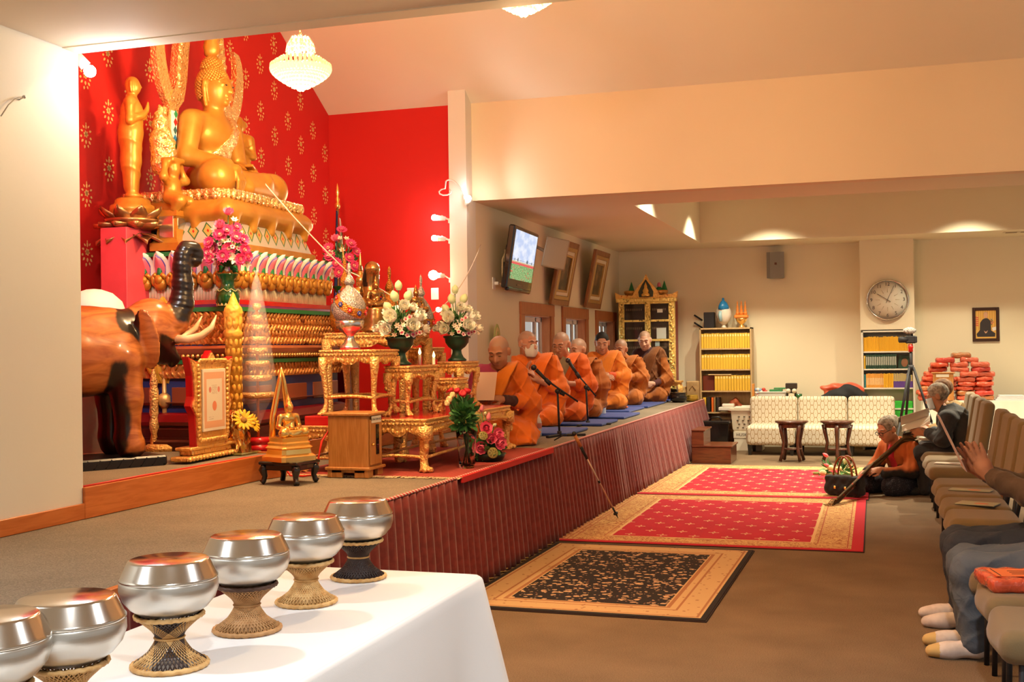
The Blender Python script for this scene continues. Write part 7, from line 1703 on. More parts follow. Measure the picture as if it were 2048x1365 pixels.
M_plas = mat('off_white_plastic', (.68, .60, .47), .45)
b = B(); b.loft([[(sx*w*.5, sy*d_*.5, z) for sx, sy in ((1, -1), (1, 1), (-1, 1), (-1, -1))] for w, d_, z in ((.42, .32, 0), (.47, .35, .03), (.52, .38, hb-.03), (.56, .42, hb-.03), (.56, .42, hb))]); b.build('basket_body', M_plas, t)
b = B(); 
for r_ in range(4):
    for k in range(5): b.ell((-.16+.08*k+.02*(r_ % 2), -.172-.018*(r_/3)-.006, .06+r_*.055), (.017, .006, .009), 8)
b.build('perforation', mat('hole_shadow', (.10, .07, .04), .9), t)
b = B(); b.box((-.02, 0, hb+.012), (.40, .3, .02), .005); b.box((.03, 0, hb+.03), (.3, .2, .014), .004); o = b.build('papers', mat('white_paper', (0, 0, 0))); o.location = t.location; tagp(o, 'white papers lying on the rim of the laundry basket', 'papers')
# --- sofa: three armless sections
def ogee(n):
    x, y, z = n.xyz(); s_ = 1/.10
    h = z-y*.45; u = x*s_; v = h*s_*.82
    a = (u+v); c = (u-v); w1 = ((a+.12*(c*6.2832).sin()).fract()-.5).abs(); w2 = ((c+.12*(a*6.2832).sin()).fract()-.5).abs()
    ln = (w1 < .055).max(w2 < .055); dd = ((a.fract()-.5)*(a.fract()-.5)+(c.fract()-.5)*(c.fract()-.5)) < .008
    base = n.mix(n.noise(2), (.60, .53, .41), (.66, .59, .47)); col = n.mix(ln, base, (.33, .21, .085)); ph = ((a.fract()-.0).abs() < .0); n.bump(n.noise(250), .3, .003)
    cen = (((a+.5).fract()-.5).abs()+((c+.5).fract()-.5).abs()) < .10
    return n.mix(cen, col, (.50, .40, .25))
M_sofa = nmat('ogee_upholstery', ogee, .85)
Ysf = 17.05
ex = [px_x(px, 890, Ysf) for px in (1491, 1591, 1694, 1793)]
zt, zs, zu = px_z(1640, 794, Ysf+.5), px_z(1640, 853, Ysf), px_z(1640, 893, Ysf)
for k in range(3):
    x0, x1 = ex[k], ex[k+1]; w = x1-x0-.012
    t = thing('sofa_section', 'cream lattice patterned armless sofa section, %s of three in a row' % ('left', 'middle', 'right')[k], 'sofa', ((x0+x1)/2, Ysf, 0), 0, 'patterned sofa sections')
    def pill(name, hx, hy, hz, c, r=.05, lean=0):
        s = S(.01); s.box((0, 0, 0), (hx-r, hy-r, hz-r), r); o = sdf_obj(s, .022, name, M_sofa, t); o.location = c; o.rotation_euler = (lean, 0, 0); return o
    pill('seat', w/2, .36, (zs-zu)/2, (0, .36, (zs+zu)/2)); pill('backrest', w/2, .085, (zt-zu)/2, (0, .66, (zt+zu)/2+.0), .05, -.10)
    for sx in (-1, 1):
        for yy in (.07, .64): b = B(); b.loft([[(sx*(w/2-.05)+a*q, yy+c*q, z) for a, c in ((1, -1), (1, 1), (-1, 1), (-1, -1))] for q, z in ((.022, 0), (.032, zu+.01))]); b.build('leg', M_blk, t)
# --- two side tables
M_walnut = wood('dark_walnut', (.055, .016, .008), (.10, .03, .014), (8, 8, 1.5), .25, coat=.3)
for k, (pxc, lab) in enumerate(((1583, 'dark wooden side table in front of the sofa, left of the pair'), (1674, 'dark wooden side table in front of the sofa, right of the pair'))):
    Yt = 16.05; xc_ = px_x(pxc, 842, Yt+.2); zt_2 = px_z(pxc, 842, Yt+.2); R = .225
    t = thing('side_table', lab, 'table', (xc_, Yt+.2, 0), .35 if k == 0 else .0, 'dark side tables')
    b = B(); b.lathe([(0, zt_2-.045), (R*.82, zt_2-.045), (R*.88, zt_2-.03), (R*.97, zt_2-.022), (R, zt_2-.012), (R*.985, zt_2), (0, zt_2)], n=32); b.lathe([(R*.80, zt_2-.09), (R*.80, zt_2-.04)], n=32, cap=False); b.build('table_top', M_walnut, t)
    for q in range(4):
        a = q*PI/2+PI/4*(k == 0)*.4; d = Vector((math.cos(a), math.sin(a), 0)); b = B()
        b.tube([d*R*.78+Vector((0, 0, zt_2-.05)), d*R*.70+Vector((0, 0, zt_2*.72)), d*R*.58+Vector((0, 0, zt_2*.48)), d*R*.66+Vector((0, 0, zt_2*.25)), d*R*.84+Vector((0, 0, .012))], [.032, .028, .022, .022, .024], 8); b.build('leg', M_walnut, t)
    b = B(); b.lathe([(0, zt_2*.3), (R*.6, zt_2*.3), (R*.6, zt_2*.33), (0, zt_2*.33)], n=24); b.build('lower_shelf', M_walnut, t)
# --- console behind the sofa with odds and ends
Yc = 18.0; zc_ = px_z(1640, 796, Yc)-.03
t = thing('console_table', 'narrow console behind the sofa back holding boxes and bags', 'table', ((ex[0]+ex[3])/2-.03, Yc, 0)); cl = ex[3]-ex[0]-.1
b = B(); b.box((0, 0, zc_-.015), (cl, .33, .03), .004); b.build('table_top', M_beech, t)
for sx in (-1, 1):
    for sy in (-1, 1): b = B(); b.box((sx*(cl/2-.04), sy*.13, (zc_-.03)/2), (.04, .04, zc_-.03), .003); b.build('leg', M_beech, t)
Yi = 18.0
M_clr = mat('frosted_plastic', (.75, .72, .66), .3, alpha=.75)
small('plastic_box', 'clear lidded plastic box on the console behind the sofa', 'box', 1545, 780, Yi, zc_, lambda b: (b.box((0, 0, .055), (.40, .24, .11), .012), b.box((0, 0, .118), (.42, .26, .018), .006)), M_clr)
small('green_book', 'green booklet leaning on the clear plastic box', 'booklet', 1552, 773, Yi, zc_+.127, lambda b: b.box((0, 0, .016), (.19, .15, .028), .004), mat('leaf_green_card', (.03, .22, .07), .5))
small('green_booklet', 'second green booklet lying under the leaning one', 'booklet', 1565, 776, Yi, zc_+.158, lambda b: b.box((-.04, 0, .016), (.17, .13, .02), .004), mat('leaf_green_card', (0, 0, 0)))
small('candy_bag', 'crumpled clear bag of red and white sweets by the bookcase', 'bag', 1521, 775, Yi, zc_, lambda b: [b.ell((random.Random(i).uniform(-.08, .08), 0, .03+random.Random(i+9).random()*.13), .03, 7, i % 3) for i in range(16)], [mat('sweet_red', (.55, .06, .04), .3), mat('sweet_white', (.75, .70, .64), .3), mat('sweet_blue', (.25, .35, .5), .3)])
small('envelope', 'orange envelope standing between bookcase and sweets', 'envelope', 1507, 775, Yi+.02, zc_, lambda b: b.box((0, 0, .12), (.025, .16, .25), .004), mat('orange_card', (.72, .28, .05), .6))
tt = thing('jar_stand', 'small dark framed stand with two white rosettes on the console', 'ornament', (px_x(1583, 785, Yi), Yi, zc_)); b = B(); b.box((0, 0, .21), (.17, .10, .085), .008); b.box((0, .02, .09), (.15, .06, .16), .006); b.build('dark_frame', mat('brown_black_binder', (0, 0, 0)), tt)
for dx in (-.045, .045): b = B(); b.cyl((dx, -.05, .135), (dx, -.02, .135), .036, n=16); b.build('rosette', mat('ivory', (.70, .62, .48), .5), tt)
b = B(); b.box((-.0, -.03, .05), (.09, .03, .10), .006); b.build('ivory_jar', mat('ivory', (0, 0, 0)), tt)
small('green_cup', 'little dark green cup beside the framed stand', 'cup', 1598, 790, Yi-.02, zc_, lambda b: b.lathe([(0, 0), (.04, 0), (.048, .09), (.04, .09), (0, .02)], n=16), mat('green_glaze', (0, 0, 0)))
s = S(.05); s.ell((0, 0, .07), (.26, .12, .08)).ell((-.02, 0, .18), (.28, .13, .06)).ell((.1, .02, .15), (.24, .10, .09)); o = sdf_obj(s, .02, 'wrapped_cushion', noisy('salmon_red_cloth', (.62, .08, .04), (.75, .15, .08), 7, .4), disp=lambda x, y, z: (.012*np.sin(24*x+30*z)).astype(np.float32)); o.location = (px_x(1682, 780, Yi+.1), Yi+.1, zc_); tagp(o, 'salmon red wrapped cushion under the black jacket behind the sofa', 'cushion')
s = S(.05); s.ell((0, 0, .07), (.30, .13, .08)).ell((.05, 0, .12), (.2, .12, .11)).ell((-.22, 0, .05), (.13, .1, .06)).ell((.24, 0, .06), (.1, .1, .07)); o = sdf_obj(s, .02, 'jacket', mat('black_cloth', (.010, .010, .012), .8), disp=lambda x, y, z: (.014*np.sin(22*x+18*z+9*y)).astype(np.float32)); o.location = (px_x(1690, 785, Yi-.16), Yi-.15, zc_); tagp(o, 'crumpled black jacket lying on the console behind the sofa', 'jacket')
# --- pilaster bookcase
wx0, wx1 = PX0+.005, PX1-.005; w = wx1-wx0; M_wsh = mat('white_melamine', (.70, .66, .56), .5)
t = thing('white_bookcase', 'white bookcase below the wall clock with yellow, green and purple rows', 'bookcase', ((wx0+wx1)/2, YK, 0)); dp = YB-YK-.01; bt2 = 1.79
b = B()
for sx in (-1, 1): b.box((sx*(w/2-.015), dp/2, bt2/2), (.03, dp, bt2), .002)
b.box((0, dp/2, bt2-.012), (w, dp, .024), .002); b.box((0, dp-.006, bt2/2), (w-.06, .012, bt2)); b.build('carcass', M_wsh, t)
wz = [px_z(1775, y, YK) for y in (703, 738, 776, 817)]+[.5, .07]
for z in wz: b = B(); b.box((0, dp/2, z-.011), (w-.06, dp-.02, .022), .002); b.build('shelf', M_wsh, t)
xa, xb = wx0+.034, wx1-.034; yb = YK+.02
row('thin amber yellow booklet in the tightly packed top row of the white bookcase', 'amber booklets', M_ybook2, xa, xb-.07, wz[0], yb, 44, .225, .2, .25, 5, 'booklet', 'booklet')
row('dark yellow volume at the right end of the top row in the white bookcase', 'end volumes of the top row', M_obook, xb-.068, xb, wz[0], yb, 3, .23, .2, .2, 6)
row('dark green book with silver lettering in the white bookcase', 'dark green books', M_gbook, xa+.03, xa+.47, wz[1], yb, 17, .215, .18, .1, 7)
row('yellow book left of the dark green books in the white bookcase', None, M_ybook, xa, xa+.026, wz[1], yb, 1, .2, .18)
t2 = thing('display_book', 'dark green book shown face on beside the green row', 'book', (xa+.56, yb+.05, wz[1])); b = B(); b.box((0, 0, .10), (.15, .02, .2), .003); b.build('cover', M_gbook, t2); b = B(); b.ell((.015, -.011, .09), (.05, .002, .065), 12); b.build('cover_picture', mat('brown_print', (.22, .09, .04), .5), t2); t2.rotation_euler = (-.12, .10, 0)
row('orange booklet with pale stripes in the third row of the white bookcase', 'orange booklets', M_obook, xa+.03, xa+.28, wz[2], yb, 20, .215, .18, .15, 8, 'booklet', 'booklet')
row('amber book in the third row of the white bookcase', 'amber books of the third row', M_ybook2, xa+.28, xa+.42, wz[2], yb, 6, .215, .18, .15, 9)
row('yellow and purple booklet in the third row of the white bookcase', 'yellow and purple booklets', M_pbook, xa+.42, xb, wz[2], yb, 19, .215, .18, .15, 10, 'booklet', 'booklet')
b = B(); b.box((.0, .09, .1), (.024, .18, .2), .003); o = b.build('book', mat('teal_cover', (.05, .25, .28), .5)); o.location = (xa+.013, yb, wz[2]); tagp(o, 'single teal book at the left end of the third row', 'book')
for k in range(14): book('bright green pad in the flat stack on the fourth shelf of the white bookcase', 'stacked green pads', M_gr, (xb-.165, yb+.20, wz[4]+.001+.0165*k), (.0155, .2, .32), (0, -PI/2, 0), 'pad', 'pad') if False else None
bm_ = B(); bm_.box((0, 0, .5), (1, 1, .9), .03); pd = bm_.build('pad', M_gr); pd.scale = (.32, .2, .0165); pd.location = (xb-.165, yb+.1, wz[4]); tagp(pd, 'bright green pad in the flat stack low in the white bookcase', 'pad', 'stacked green pads')
for k in range(1, 14): dup(pd, location=(xb-.165+random.Random(k).uniform(-.006, .006), yb+.1, wz[4]+.0167*k))
for k, (x, c, h) in enumerate(((.03, (.10, .10, .14), .2), (.08, (.08, .06, .05), .17), (.13, (.35, .28, .2), .18), (.2, (.3, .05, .03), .16))): b = B(); b.box((0, .09, h/2), (.04, .18, h), .003); o = b.build('book', mat('dim_cover_%d' % k, c, .5)); o.location = (xa+x, yb+.05, wz[4]); tagp(o, ('navy', 'dark brown', 'tan', 'maroon')[k]+' book left of the green pads low in the white bookcase', 'book')
# --- clock
cc = at_y(1775, 600, YK-.03); Rk = (px_x(1818, 600, YK)-px_x(1732, 600, YK))/2
t = thing('wall_clock', 'large round steel rimmed wall clock showing four minutes past ten', 'clock', (cc.x, YK, cc.z)); XC = rotm(PI/2, 0, 0)
b = B(); b.lathe([(Rk*.9, 0), (Rk, .005), (Rk*1.0, .045), (Rk*.97, .055), (Rk*.93, .05), (Rk*.92, .03)], n=56, xf=XC, cap=False); b.build('steel_rim', mat('rim_steel', (.62, .58, .52), .2, 1.0), t)
b = B(); b.lathe([(0, .028), (Rk*.93, .028), (Rk*.93, .02)], n=56, xf=XC, cap=False); b.build('dial', mat('dial_white', (.76, .72, .60), .6), t)
b = B()
for h in range(1, 13):
    a = PI/2-h*PI/6; text_into(b, str(h), Rk*.235, T(Rk*.76*math.cos(a), -.0295, Rk*.76*math.sin(a)) @ XC, 0)
b.build('numeral_lettering', mat('clock_ink', (.045, .035, .03), .6), t)
b = B()
for h in range(12):
    a = h*PI/6; d = Vector((math.cos(a), 0, math.sin(a))); b.cyl(d*Rk*.40+Vector((0, -.029, 0)), d*Rk*.56+Vector((0, -.029, 0)), .0022, n=5)
    if h % 1 == 0: b.cyl(d*Rk*.385+Vector((0, -.0285, 0)), d*Rk*.385+Vector((0, -.031, 0)), .005, n=8)
b.build('hour_marks', mat('faded_gold_ink', (.45, .36, .2), .6), t)
for nm, ang, L, wd_ in (('hour_hand', 302, .56, .009), ('minute_hand', 24, .74, .0075)):
    a = PI/2-math.radians(ang); d = Vector((math.cos(a), 0, math.sin(a))); b = B(); b.tube([d*(-Rk*.18)+Vector((0, -.036, 0)), d*Rk*L+Vector((0, -.036, 0))], wd_, 6, flat=.3); b.build(nm, mat('clock_ink', (0, 0, 0)), t)
# --- portrait, speaker, vent
p0, p1 = at_y(1944, 616, YB), at_y(1999, 683, YB); w, h = p1.x-p0.x, p0.z-p1.z
t = thing('framed_portrait', 'dark framed colour portrait of a seated man in black robes on the back wall', 'picture', ((p0.x+p1.x)/2, YB-.015, (p0.z+p1.z)/2))
b = B(); f_ = .045
for sx in (-1, 1): b.box((sx*(w/2-f_/2), 0, 0), (f_, .03, h), .005)
for sz in (-1, 1): b.box((0, 0, sz*(h/2-f_/2)), (w-2*f_+.004, .028, f_), .004)
b.build('frame', mat('dark_frame_wood', (.05, .018, .010), .35), t)
b = B(); iw, ih = w-2*f_, h-2*f_
b.box((0, .004, 0), (iw, .01, ih), m=0); Xp = T(0, -.0015, 0) @ XC
for k in range(9): b.prism([(-iw/2+iw*(k+.15)/9, -ih*.2), (-iw/2+iw*(k+.5)/9, -ih*.2), (-iw/2+iw*(k+.5)/9, ih/2), (-iw/2+iw*(k+.15)/9, ih/2)], 0, .0004, 4, Xp)
for k in range(5): b.prism([(-iw/2, ih*(.28-.07*k)), (-iw*.36, ih*(.26-.07*k)), (-iw*.36, ih*(.225-.07*k)), (-iw/2, ih*(.245-.07*k))], 0, .0006, 3, Xp)
for k in range(16): a = k*2.4; b.prism([(iw*(.29+.022*math.sqrt(k)*math.cos(a))+.008*math.cos(q), ih*(.10+.028*math.sqrt(k)*math.sin(a))+.008*math.sin(q)) for q in [i*PI/3 for i in range(6)]], 0, .0006, (5, 3, 6)[k % 3], Xp)
b.prism([(-iw*.42, -ih*.44), (iw*.44, -ih*.44), (iw*.46, -ih*.32), (iw*.26, -ih*.22), (iw*.24, ih*.10), (iw*.14, ih*.20), (-.0, ih*.24), (-iw*.16, ih*.18), (-iw*.28, ih*.06), (-iw*.30, -ih*.2), (-iw*.46, -ih*.34)], 0, .001, 1, Xp)
b.prism([(iw*.10*math.cos(q), ih*.33+ih*.11*math.sin(q)) for q in [i*PI/9 for i in range(18)]], 0, .0014, 2, Xp); b.prism([(iw*.105*math.cos(q), ih*.36+ih*.09*math.sin(q)) for q in [i*PI/9 for i in range(10)]], 0, .0012, 6, Xp)
b.prism([(-iw*.10, -ih*.22), (0, -ih*.27), (iw*.10, -ih*.21), (iw*.04, -ih*.30), (-iw*.03, -ih*.32)], 0, .0014, 2, Xp); b.prism([(iw*.30, -ih*.12), (iw*.5, -ih*.08), (iw*.5, -ih*.2), (iw*.34, -ih*.24)], 0, .0006, 7, Xp)
b.build('photo_print', [mat('print_gold', (.72, .42, .10), .5), mat('print_black', (.035, .028, .03), .5), mat('print_skin', (.62, .34, .2), .5), mat('print_red', (.6, .07, .06), .5), mat('print_gold_dark', (.58, .30, .05), .5), mat('print_leaf', (.10, .14, .05), .5), mat('print_grey', (.35, .26, .2), .5), mat('print_white', (.75, .7, .65), .5)], t)
p0, p1 = at_y(1533, 505, YB-.2), at_y(1569, 556, YB-.2); t = thing('wall_speaker', 'grey loudspeaker mounted high on the back wall with a small dark badge', 'speaker', ((p0.x+p1.x)/2, YB-.12, (p0.z+p1.z)/2)); w, h = p1.x-p0.x, p0.z-p1.z
b = B(); b.prism([(-w/2, -.09), (-w*.3, -.11), (w*.3, -.11), (w/2, -.09), (w*.36, .10), (-w*.36, .10)], -h/2, h/2); b.build('cabinet', mat('grey_speaker', (.26, .25, .23), .7), t)
b = B(); b.box((.005, -.112, .02), (.035, .004, .035), .001); b.build('badge', mat('brown_badge', (.10, .03, .015), .5), t)
p = at_z(2030, 464, ZC); t = thing('ceiling_vent', 'slatted air vent in the ceiling at the right edge of the view', 'vent', (p.x+.05, p.y, ZC-.004)); b = B(); b.box((0, 0, 0), (.42, .16, .008), .002); b.build('frame', mat('vent_beige', (.60, .52, .38), .6), t); b = B()
for k in range(2): b.box((-.10+.2*k, 0, -.006), (.15, .10, .004)); 
b.build('slat_shade', mat('vent_shadow', (.22, .16, .09), .8), t)  # dark plates: shade between the vent slats put in as colour
# --- tripod with camera
tp = at_z(1822, 905, 0); Yt = 15.9; xt = px_x(1823, 800, Yt); zc2 = px_z(1823, 735, Yt); zk = px_z(1823, 695, Yt)
t = thing('camera_tripod', 'black tripod with a camera and fluffy microphone in front of the white bookcase', 'tripod', (xt, Yt, 0)); Mbk = mat('matt_black', (0, 0, 0))
for a, R in ((-2.3, .40), (-.35, .46), (1.9, .40)):
    d = Vector((math.cos(a), math.sin(a), 0)); b = B(); b.cyl(d*.03+Vector((0, 0, zc2)), d*R*.55+Vector((0, 0, zc2*.45)), .017, n=8); b.cyl(d*R*.5+Vector((0, 0, zc2*.5)), d*R+Vector((0, 0, .0)), .012, n=8); b.build('leg', Mbk, t)
b = B(); b.cyl((0, 0, zc2-.1), (0, 0, zk-.05), .016, n=10); b.cyl((0, 0, zc2-.04), (0, 0, zc2+.03), .035, n=12); b.build('centre_column', Mbk, t)
b = B(); b.cyl((0, 0, zk-.06), (0, 0, zk+.04), .028, n=12); b.ell((0, 0, zk-.0), .034, 12); b.build('red_ball_head', mat('anodised_red', (.62, .02, .015), .3, .4), t)
b = B(); b.box((.0, 0, zk+.10), (.13, .08, .10), .012); b.box((.06, 0, zk+.10), (.04, .09, .09), .01); b.cyl((-.03, 0, zk+.10), (-.14, -.04, zk+.10), .04, n=16); b.cyl((.02, 0, zk+.15), (.02, 0, zk+.18), .012, n=8); b.build('camera', Mbk, t)
s = S(.02); s.ell((-.01, -.02, zk+.215), (.085, .045, .045)); sdf_obj(s, .012, 'fluffy_windscreen', mat('grey_fur', (.36, .34, .32), .95), t, disp=lambda x, y, z: (.010*np.sin(190*x)*np.sin(170*z+60*y)).astype(np.float32))
# --- far table with satin cloth and packets of robes
ta = at_z(1860, 890, 0); Yw = 17.35; zt3 = px_z(2000, 803, Yw); tx0 = px_x(1848, 820, Yw); tx1 = tx0+2.9
t = thing('far_table', 'long table under a cream satin cloth stacked with wrapped orange robes', 'table', ((tx0+tx1)/2, Yw+.38, 0)); b = B(); b.box((0, 0, zt3-.02), (tx1-tx0-.05, .70, .03), .004); b.build('table_top', M_beech, t)
for sx in (-1, 1):
    for sy in (-1, 1): b = B(); b.cyl((sx*(tx1-tx0-.3)/2, sy*.3, 0), (sx*(tx1-tx0-.3)/2, sy*.3, zt3-.03), .018, n=8); b.build('leg', M_beech, t)
b = B(); Lw = tx1-tx0
def sat(u, v):
    per = [(-Lw/2, .36), (-Lw/2, -.37), (Lw/2, -.37), (Lw/2, .36)]; d = u*(Lw+1.46); 
    if d < .73: x, y, nx, ny = -Lw/2, .36-d, -1, 0
    elif d < .73+Lw: x, y, nx, ny = -Lw/2+d-.73, -.37, 0, -1
    else: x, y, nx, ny = Lw/2, -.37+d-.73-Lw, 1, 0
    o = .008+(1-v)*(.02+.018*math.sin(d*38)+.012*math.sin(d*19+1)); return (x+nx*o, y+ny*o, zt3+.004-(1-v)*(zt3-.01))
b.grid(sat, 420, 8); b.box((0, -.005, zt3+.003), (Lw, .73, .006), .002); o = b.build('satin_cloth', mat('cream_satin', (.72, .66, .54), .35, sheen=.5)); o.location = t.location; tagp(o, 'cream satin cloth hanging in folds from the far table', 'tablecloth')
M_pk = [nmat('packet_%d' % k, (lambda c: lambda n: (n.xyz(), n.bump(n.noise(16, 3, dist=1.0), .7, .02), n.mix(n.noise(6), c, tuple(q*.72 for q in c)))[2])(c), .22, coat=.8) for k, c in enumerate(((.74, .10, .04), (.62, .05, .03), (.50, .17, .05), (.36, .07, .03), (.72, .14, .07)))]
PK = []
for k in range(5):
    s = S(.01); s.box((0, 0, 0), (.10, .085, .012), .022); PK.append(sdf_obj(s, .016, 'robe_packet', M_pk[k], disp=lambda x, y, z: (.006*np.sin(35*x+20*y+k)+.004*np.sin(60*y+9*k)).astype(np.float32)))
rows_ = []
zr = zt3+.008; rg2 = random.Random(11)
lay = [(1832+3, 1990, 803), (1832, 1990, 793), (1838, 1985, 783), (1842, 1985, 773), (1846, 1984, 764), (1849, 1990, 756), (1855, 1985, 748), (1858, 1980, 740), (1868, 1962, 732), (1890, 1958, 725)]
cnt = 0
for L, (xa_, xb_, py) in enumerate(lay):
    z = zt3+.040+L*.0665; xA, xB = px_x(xa_, py, Yw+.2), px_x(xb_, py, Yw+.2); n = max(1, int((xB-xA)/.225))
    for i in range(n):
        if L in (5, 6, 7) and .22 < (i+.5)/n < .5: continue
        x = xA+(xB-xA)*(i+.5)/n+rg2.uniform(-.012, .012); k = rg2.choice((0, 0, 1, 2, 4, 4, 3)); o = PK[k].copy(); COL.objects.link(o)
        o.location = (x, Yw+.22+rg2.uniform(-.03, .05), z); o.rotation_euler = (rg2.uniform(-.05, .05), rg2.uniform(-.06, .06), rg2.uniform(-.12, .12)); tagp(o, 'plastic wrapped folded robe in the pile on the satin covered table', 'robe packet', 'wrapped robes on the far table'); cnt += 1
for o in PK: COL.objects.unlink(o); bpy.data.objects.remove(o)
w0, w1, wt_ = px_x(1866, 750, Yw-.02), px_x(1907, 750, Yw-.02), px_z(1885, 745, Yw-.02)
t = thing('donation_box', 'wooden box with a white label half hidden behind the seated man', 'box', ((w0+w1)/2, Yw+.03, zt3+.008)); b = B(); hw = wt_-zt3-.008; b.box((0, 0, hw/2-.01), (w1-w0, .08, hw-.02), .004); b.box((0, 0, hw-.01), (w1-w0+.04, .11, .02), .004); b.build('body', M_teak, t); b = B(); b.box((-.01, -.042, hw-.05), (.17, .004, .04), .001); b.build('label_plate', mat('label_paper', (0, 0, 0)), t)
for k in range(6): small('paper_sheaf', 'pale sheaf of papers lying flat at the right of the wrapped robes', 'papers', 2022, 802, Yw+.2, zt3+.008+.012*k, lambda b: b.box((0, 0, .005), (.42-.02*k, .2, .010), .003), mat('blue_white_paper', (.62, .60, .60), .6))['group'] = 'flat sheaves of paper'
# ================================================================ right side: chairs and visitors
M_olive = nmat('olive_upholstery', lambda n: (n.xyz(), n.bump(n.noise(240), .3, .003), n.mix(n.noise(5), (.16, .105, .045), (.20, .135, .06)))[2], .9, sheen=.2)
def chair_proto():
    t = thing('stacking_chair', 'x', 'chair', (0, 0, 0), 0, 'olive chairs in the row')
    s = S(.02); s.box((.23, 0, .405), (.17, .22, .012), .055, k=.03); s.ell((.05, 0, .395), (.07, .25, .05)); sdf_obj(s, .016, 'seat', M_olive, t)
    s = S(.02); s.box((.50, 0, .80), (.012, .20, .22), .035, (0, .17, 0)); s.ell((.54, 0, 1.0), (.035, .17, .06), (0, .17, 0)); sdf_obj(s, .016, 'backrest', M_olive, t)
    for u in (-1, 1):
        b = B(); b.cyl((.08, u*.23, 0), (.09, u*.23, .37), .013, n=8); b.build('leg', Mbk, t)
        b = B(); b.tube([(.50, u*.23, 0), (.45, u*.23, .40), (.47, u*.2, .52), (.50, u*.16, .62)], .013, 8); b.build('leg', Mbk, t)
    return t
CH = chair_proto(); XC0 = .40
CY = [(13.5, 'olive chair under the companion in the tan jacket'), (12.85, 'olive chair under the man in the black jacket'), (12.1, 'olive chair between the man in black and the white booklet'), (11.45, 'empty olive chair with a white booklet beside the man in black'), (10.05, 'empty olive chair behind the kneeling woman, farthest of the middle four'),
      (9.42, 'empty olive chair of the middle four with a thin booklet on its far part'), (8.79, 'empty olive chair carrying the green leaflet with a picture'), (8.16, 'empty olive chair just beyond the dark jeans'), (7.05, 'olive chair under the visitor in dark jeans'), (6.40, 'olive chair under the visitor in pale jeans'), (5.75, 'olive chair carrying the orange packet in the lower right'), (5.12, 'nearest olive chair cut by the right edge')]
for k, (y, lab) in enumerate(CY):
    c = CH if k == 0 else dup(CH); c.location = (XC0+(.02 if k > 9 else 0), y, 0); c['label'] = lab
def leaflet(lab, x, y, sx, sy, m, pic=None, rz=0):
    t = thing('leaflet', lab, 'leaflet', (x, y, .476), rz); b = B(); b.box((0, 0, .004), (sx, sy, .007), .001); b.build('cover', m, t)
    if pic: b = B(); b.ell((.03, -.02, .0078), (.05, .035, .0006), 10); b.build('cover_picture', pic, t)
M_cardw = mat('white_paper', (0, 0, 0)); M_cardg = mat('sage_card', (.42, .42, .30), .5); M_picr = mat('leaflet_picture', (.65, .20, .10), .5)
leaflet('white booklet with a dark corner on the chair beside the man in black', .62, 11.43, .30, .12, M_cardw, mat('dark_print', (.15, .05, .04), .5), -.25)
leaflet('thin pale booklet with an orange corner on the middle empty chairs', .64, 9.40, .30, .12, M_cardg, M_picr, -.3)
leaflet('sage green leaflet with a small picture on an empty chair', .63, 8.62, .26, .17, M_cardg, M_picr, -.35)
s = S(.01); s.box((0, 0, 0), (.15, .14, .012), .02); o = sdf_obj(s, .012, 'robe_packet', M_pk[0], disp=lambda x, y, z: (.003*np.sin(60*x+40*y)).astype(np.float32)); o.location = (.60, 5.78, .502); o.rotation_euler = (0, 0, .2); tagp(o, 'plastic wrapped orange robe lying on the near chair', 'robe packet')
b = B(); b.box((-.02, .0, .034), (.22, .18, .002)); q_ = b.build('orange_card', mat('orange_label', (.78, .18, .05), .5), o); b = B()
for k in range(3): b.box((.02, -.04+.035*k, .0358), (.14, .006, .001))
for e in ((-.11, 0, .005, .16), (.07, 0, .005, .16)): b.box((e[0], e[1], .0358), (e[2], e[3], .001))
b.build('card_lines', mat('ink', (0, 0, 0)), q_)
HEAD = 1.1
def person(label, loc, rz, parts, hp, hyaw, hpitch, hroll, skin_, brow=M_brow, h=.0075):
    t = thing('person', label, 'person', loc, rz); HM = headM(hp, hyaw, hpitch, hroll); s = S(.03)
    for q in parts: q(s)
    s.join(head_solid(HM, HEAD)); sdf_obj(s, h, 'body', skin_, t); face_parts(t, HM, HEAD, brow); return t, HM @ Matrix.Scale(HEAD, 4)
def hairpiece(t, HM, m, fn, h=.008, bun=False):
    s = S(.02); s.ell((0, .018, .036), (.084, .102, .094)); 
    if bun: s.ell((0, .115, .06), (.04, .035, .04)); 
    sdf_obj(s, h, 'hair', m, t, clip=fn, disp=lambda x, y, z: (.0025*np.sin(170*x+60*z)*np.sin(90*y+40*z)).astype(np.float32)).matrix_local = HM
hl = lambda lo: (lambda x, y, z: np.maximum(lo-z-1.3*np.maximum(0, y+.02), -(y+.058)-np.maximum(0, z-.075)*1.8))
M_grey = noisy('grey_hair', (.14, .11, .08), (.32, .26, .20), 40, .8)
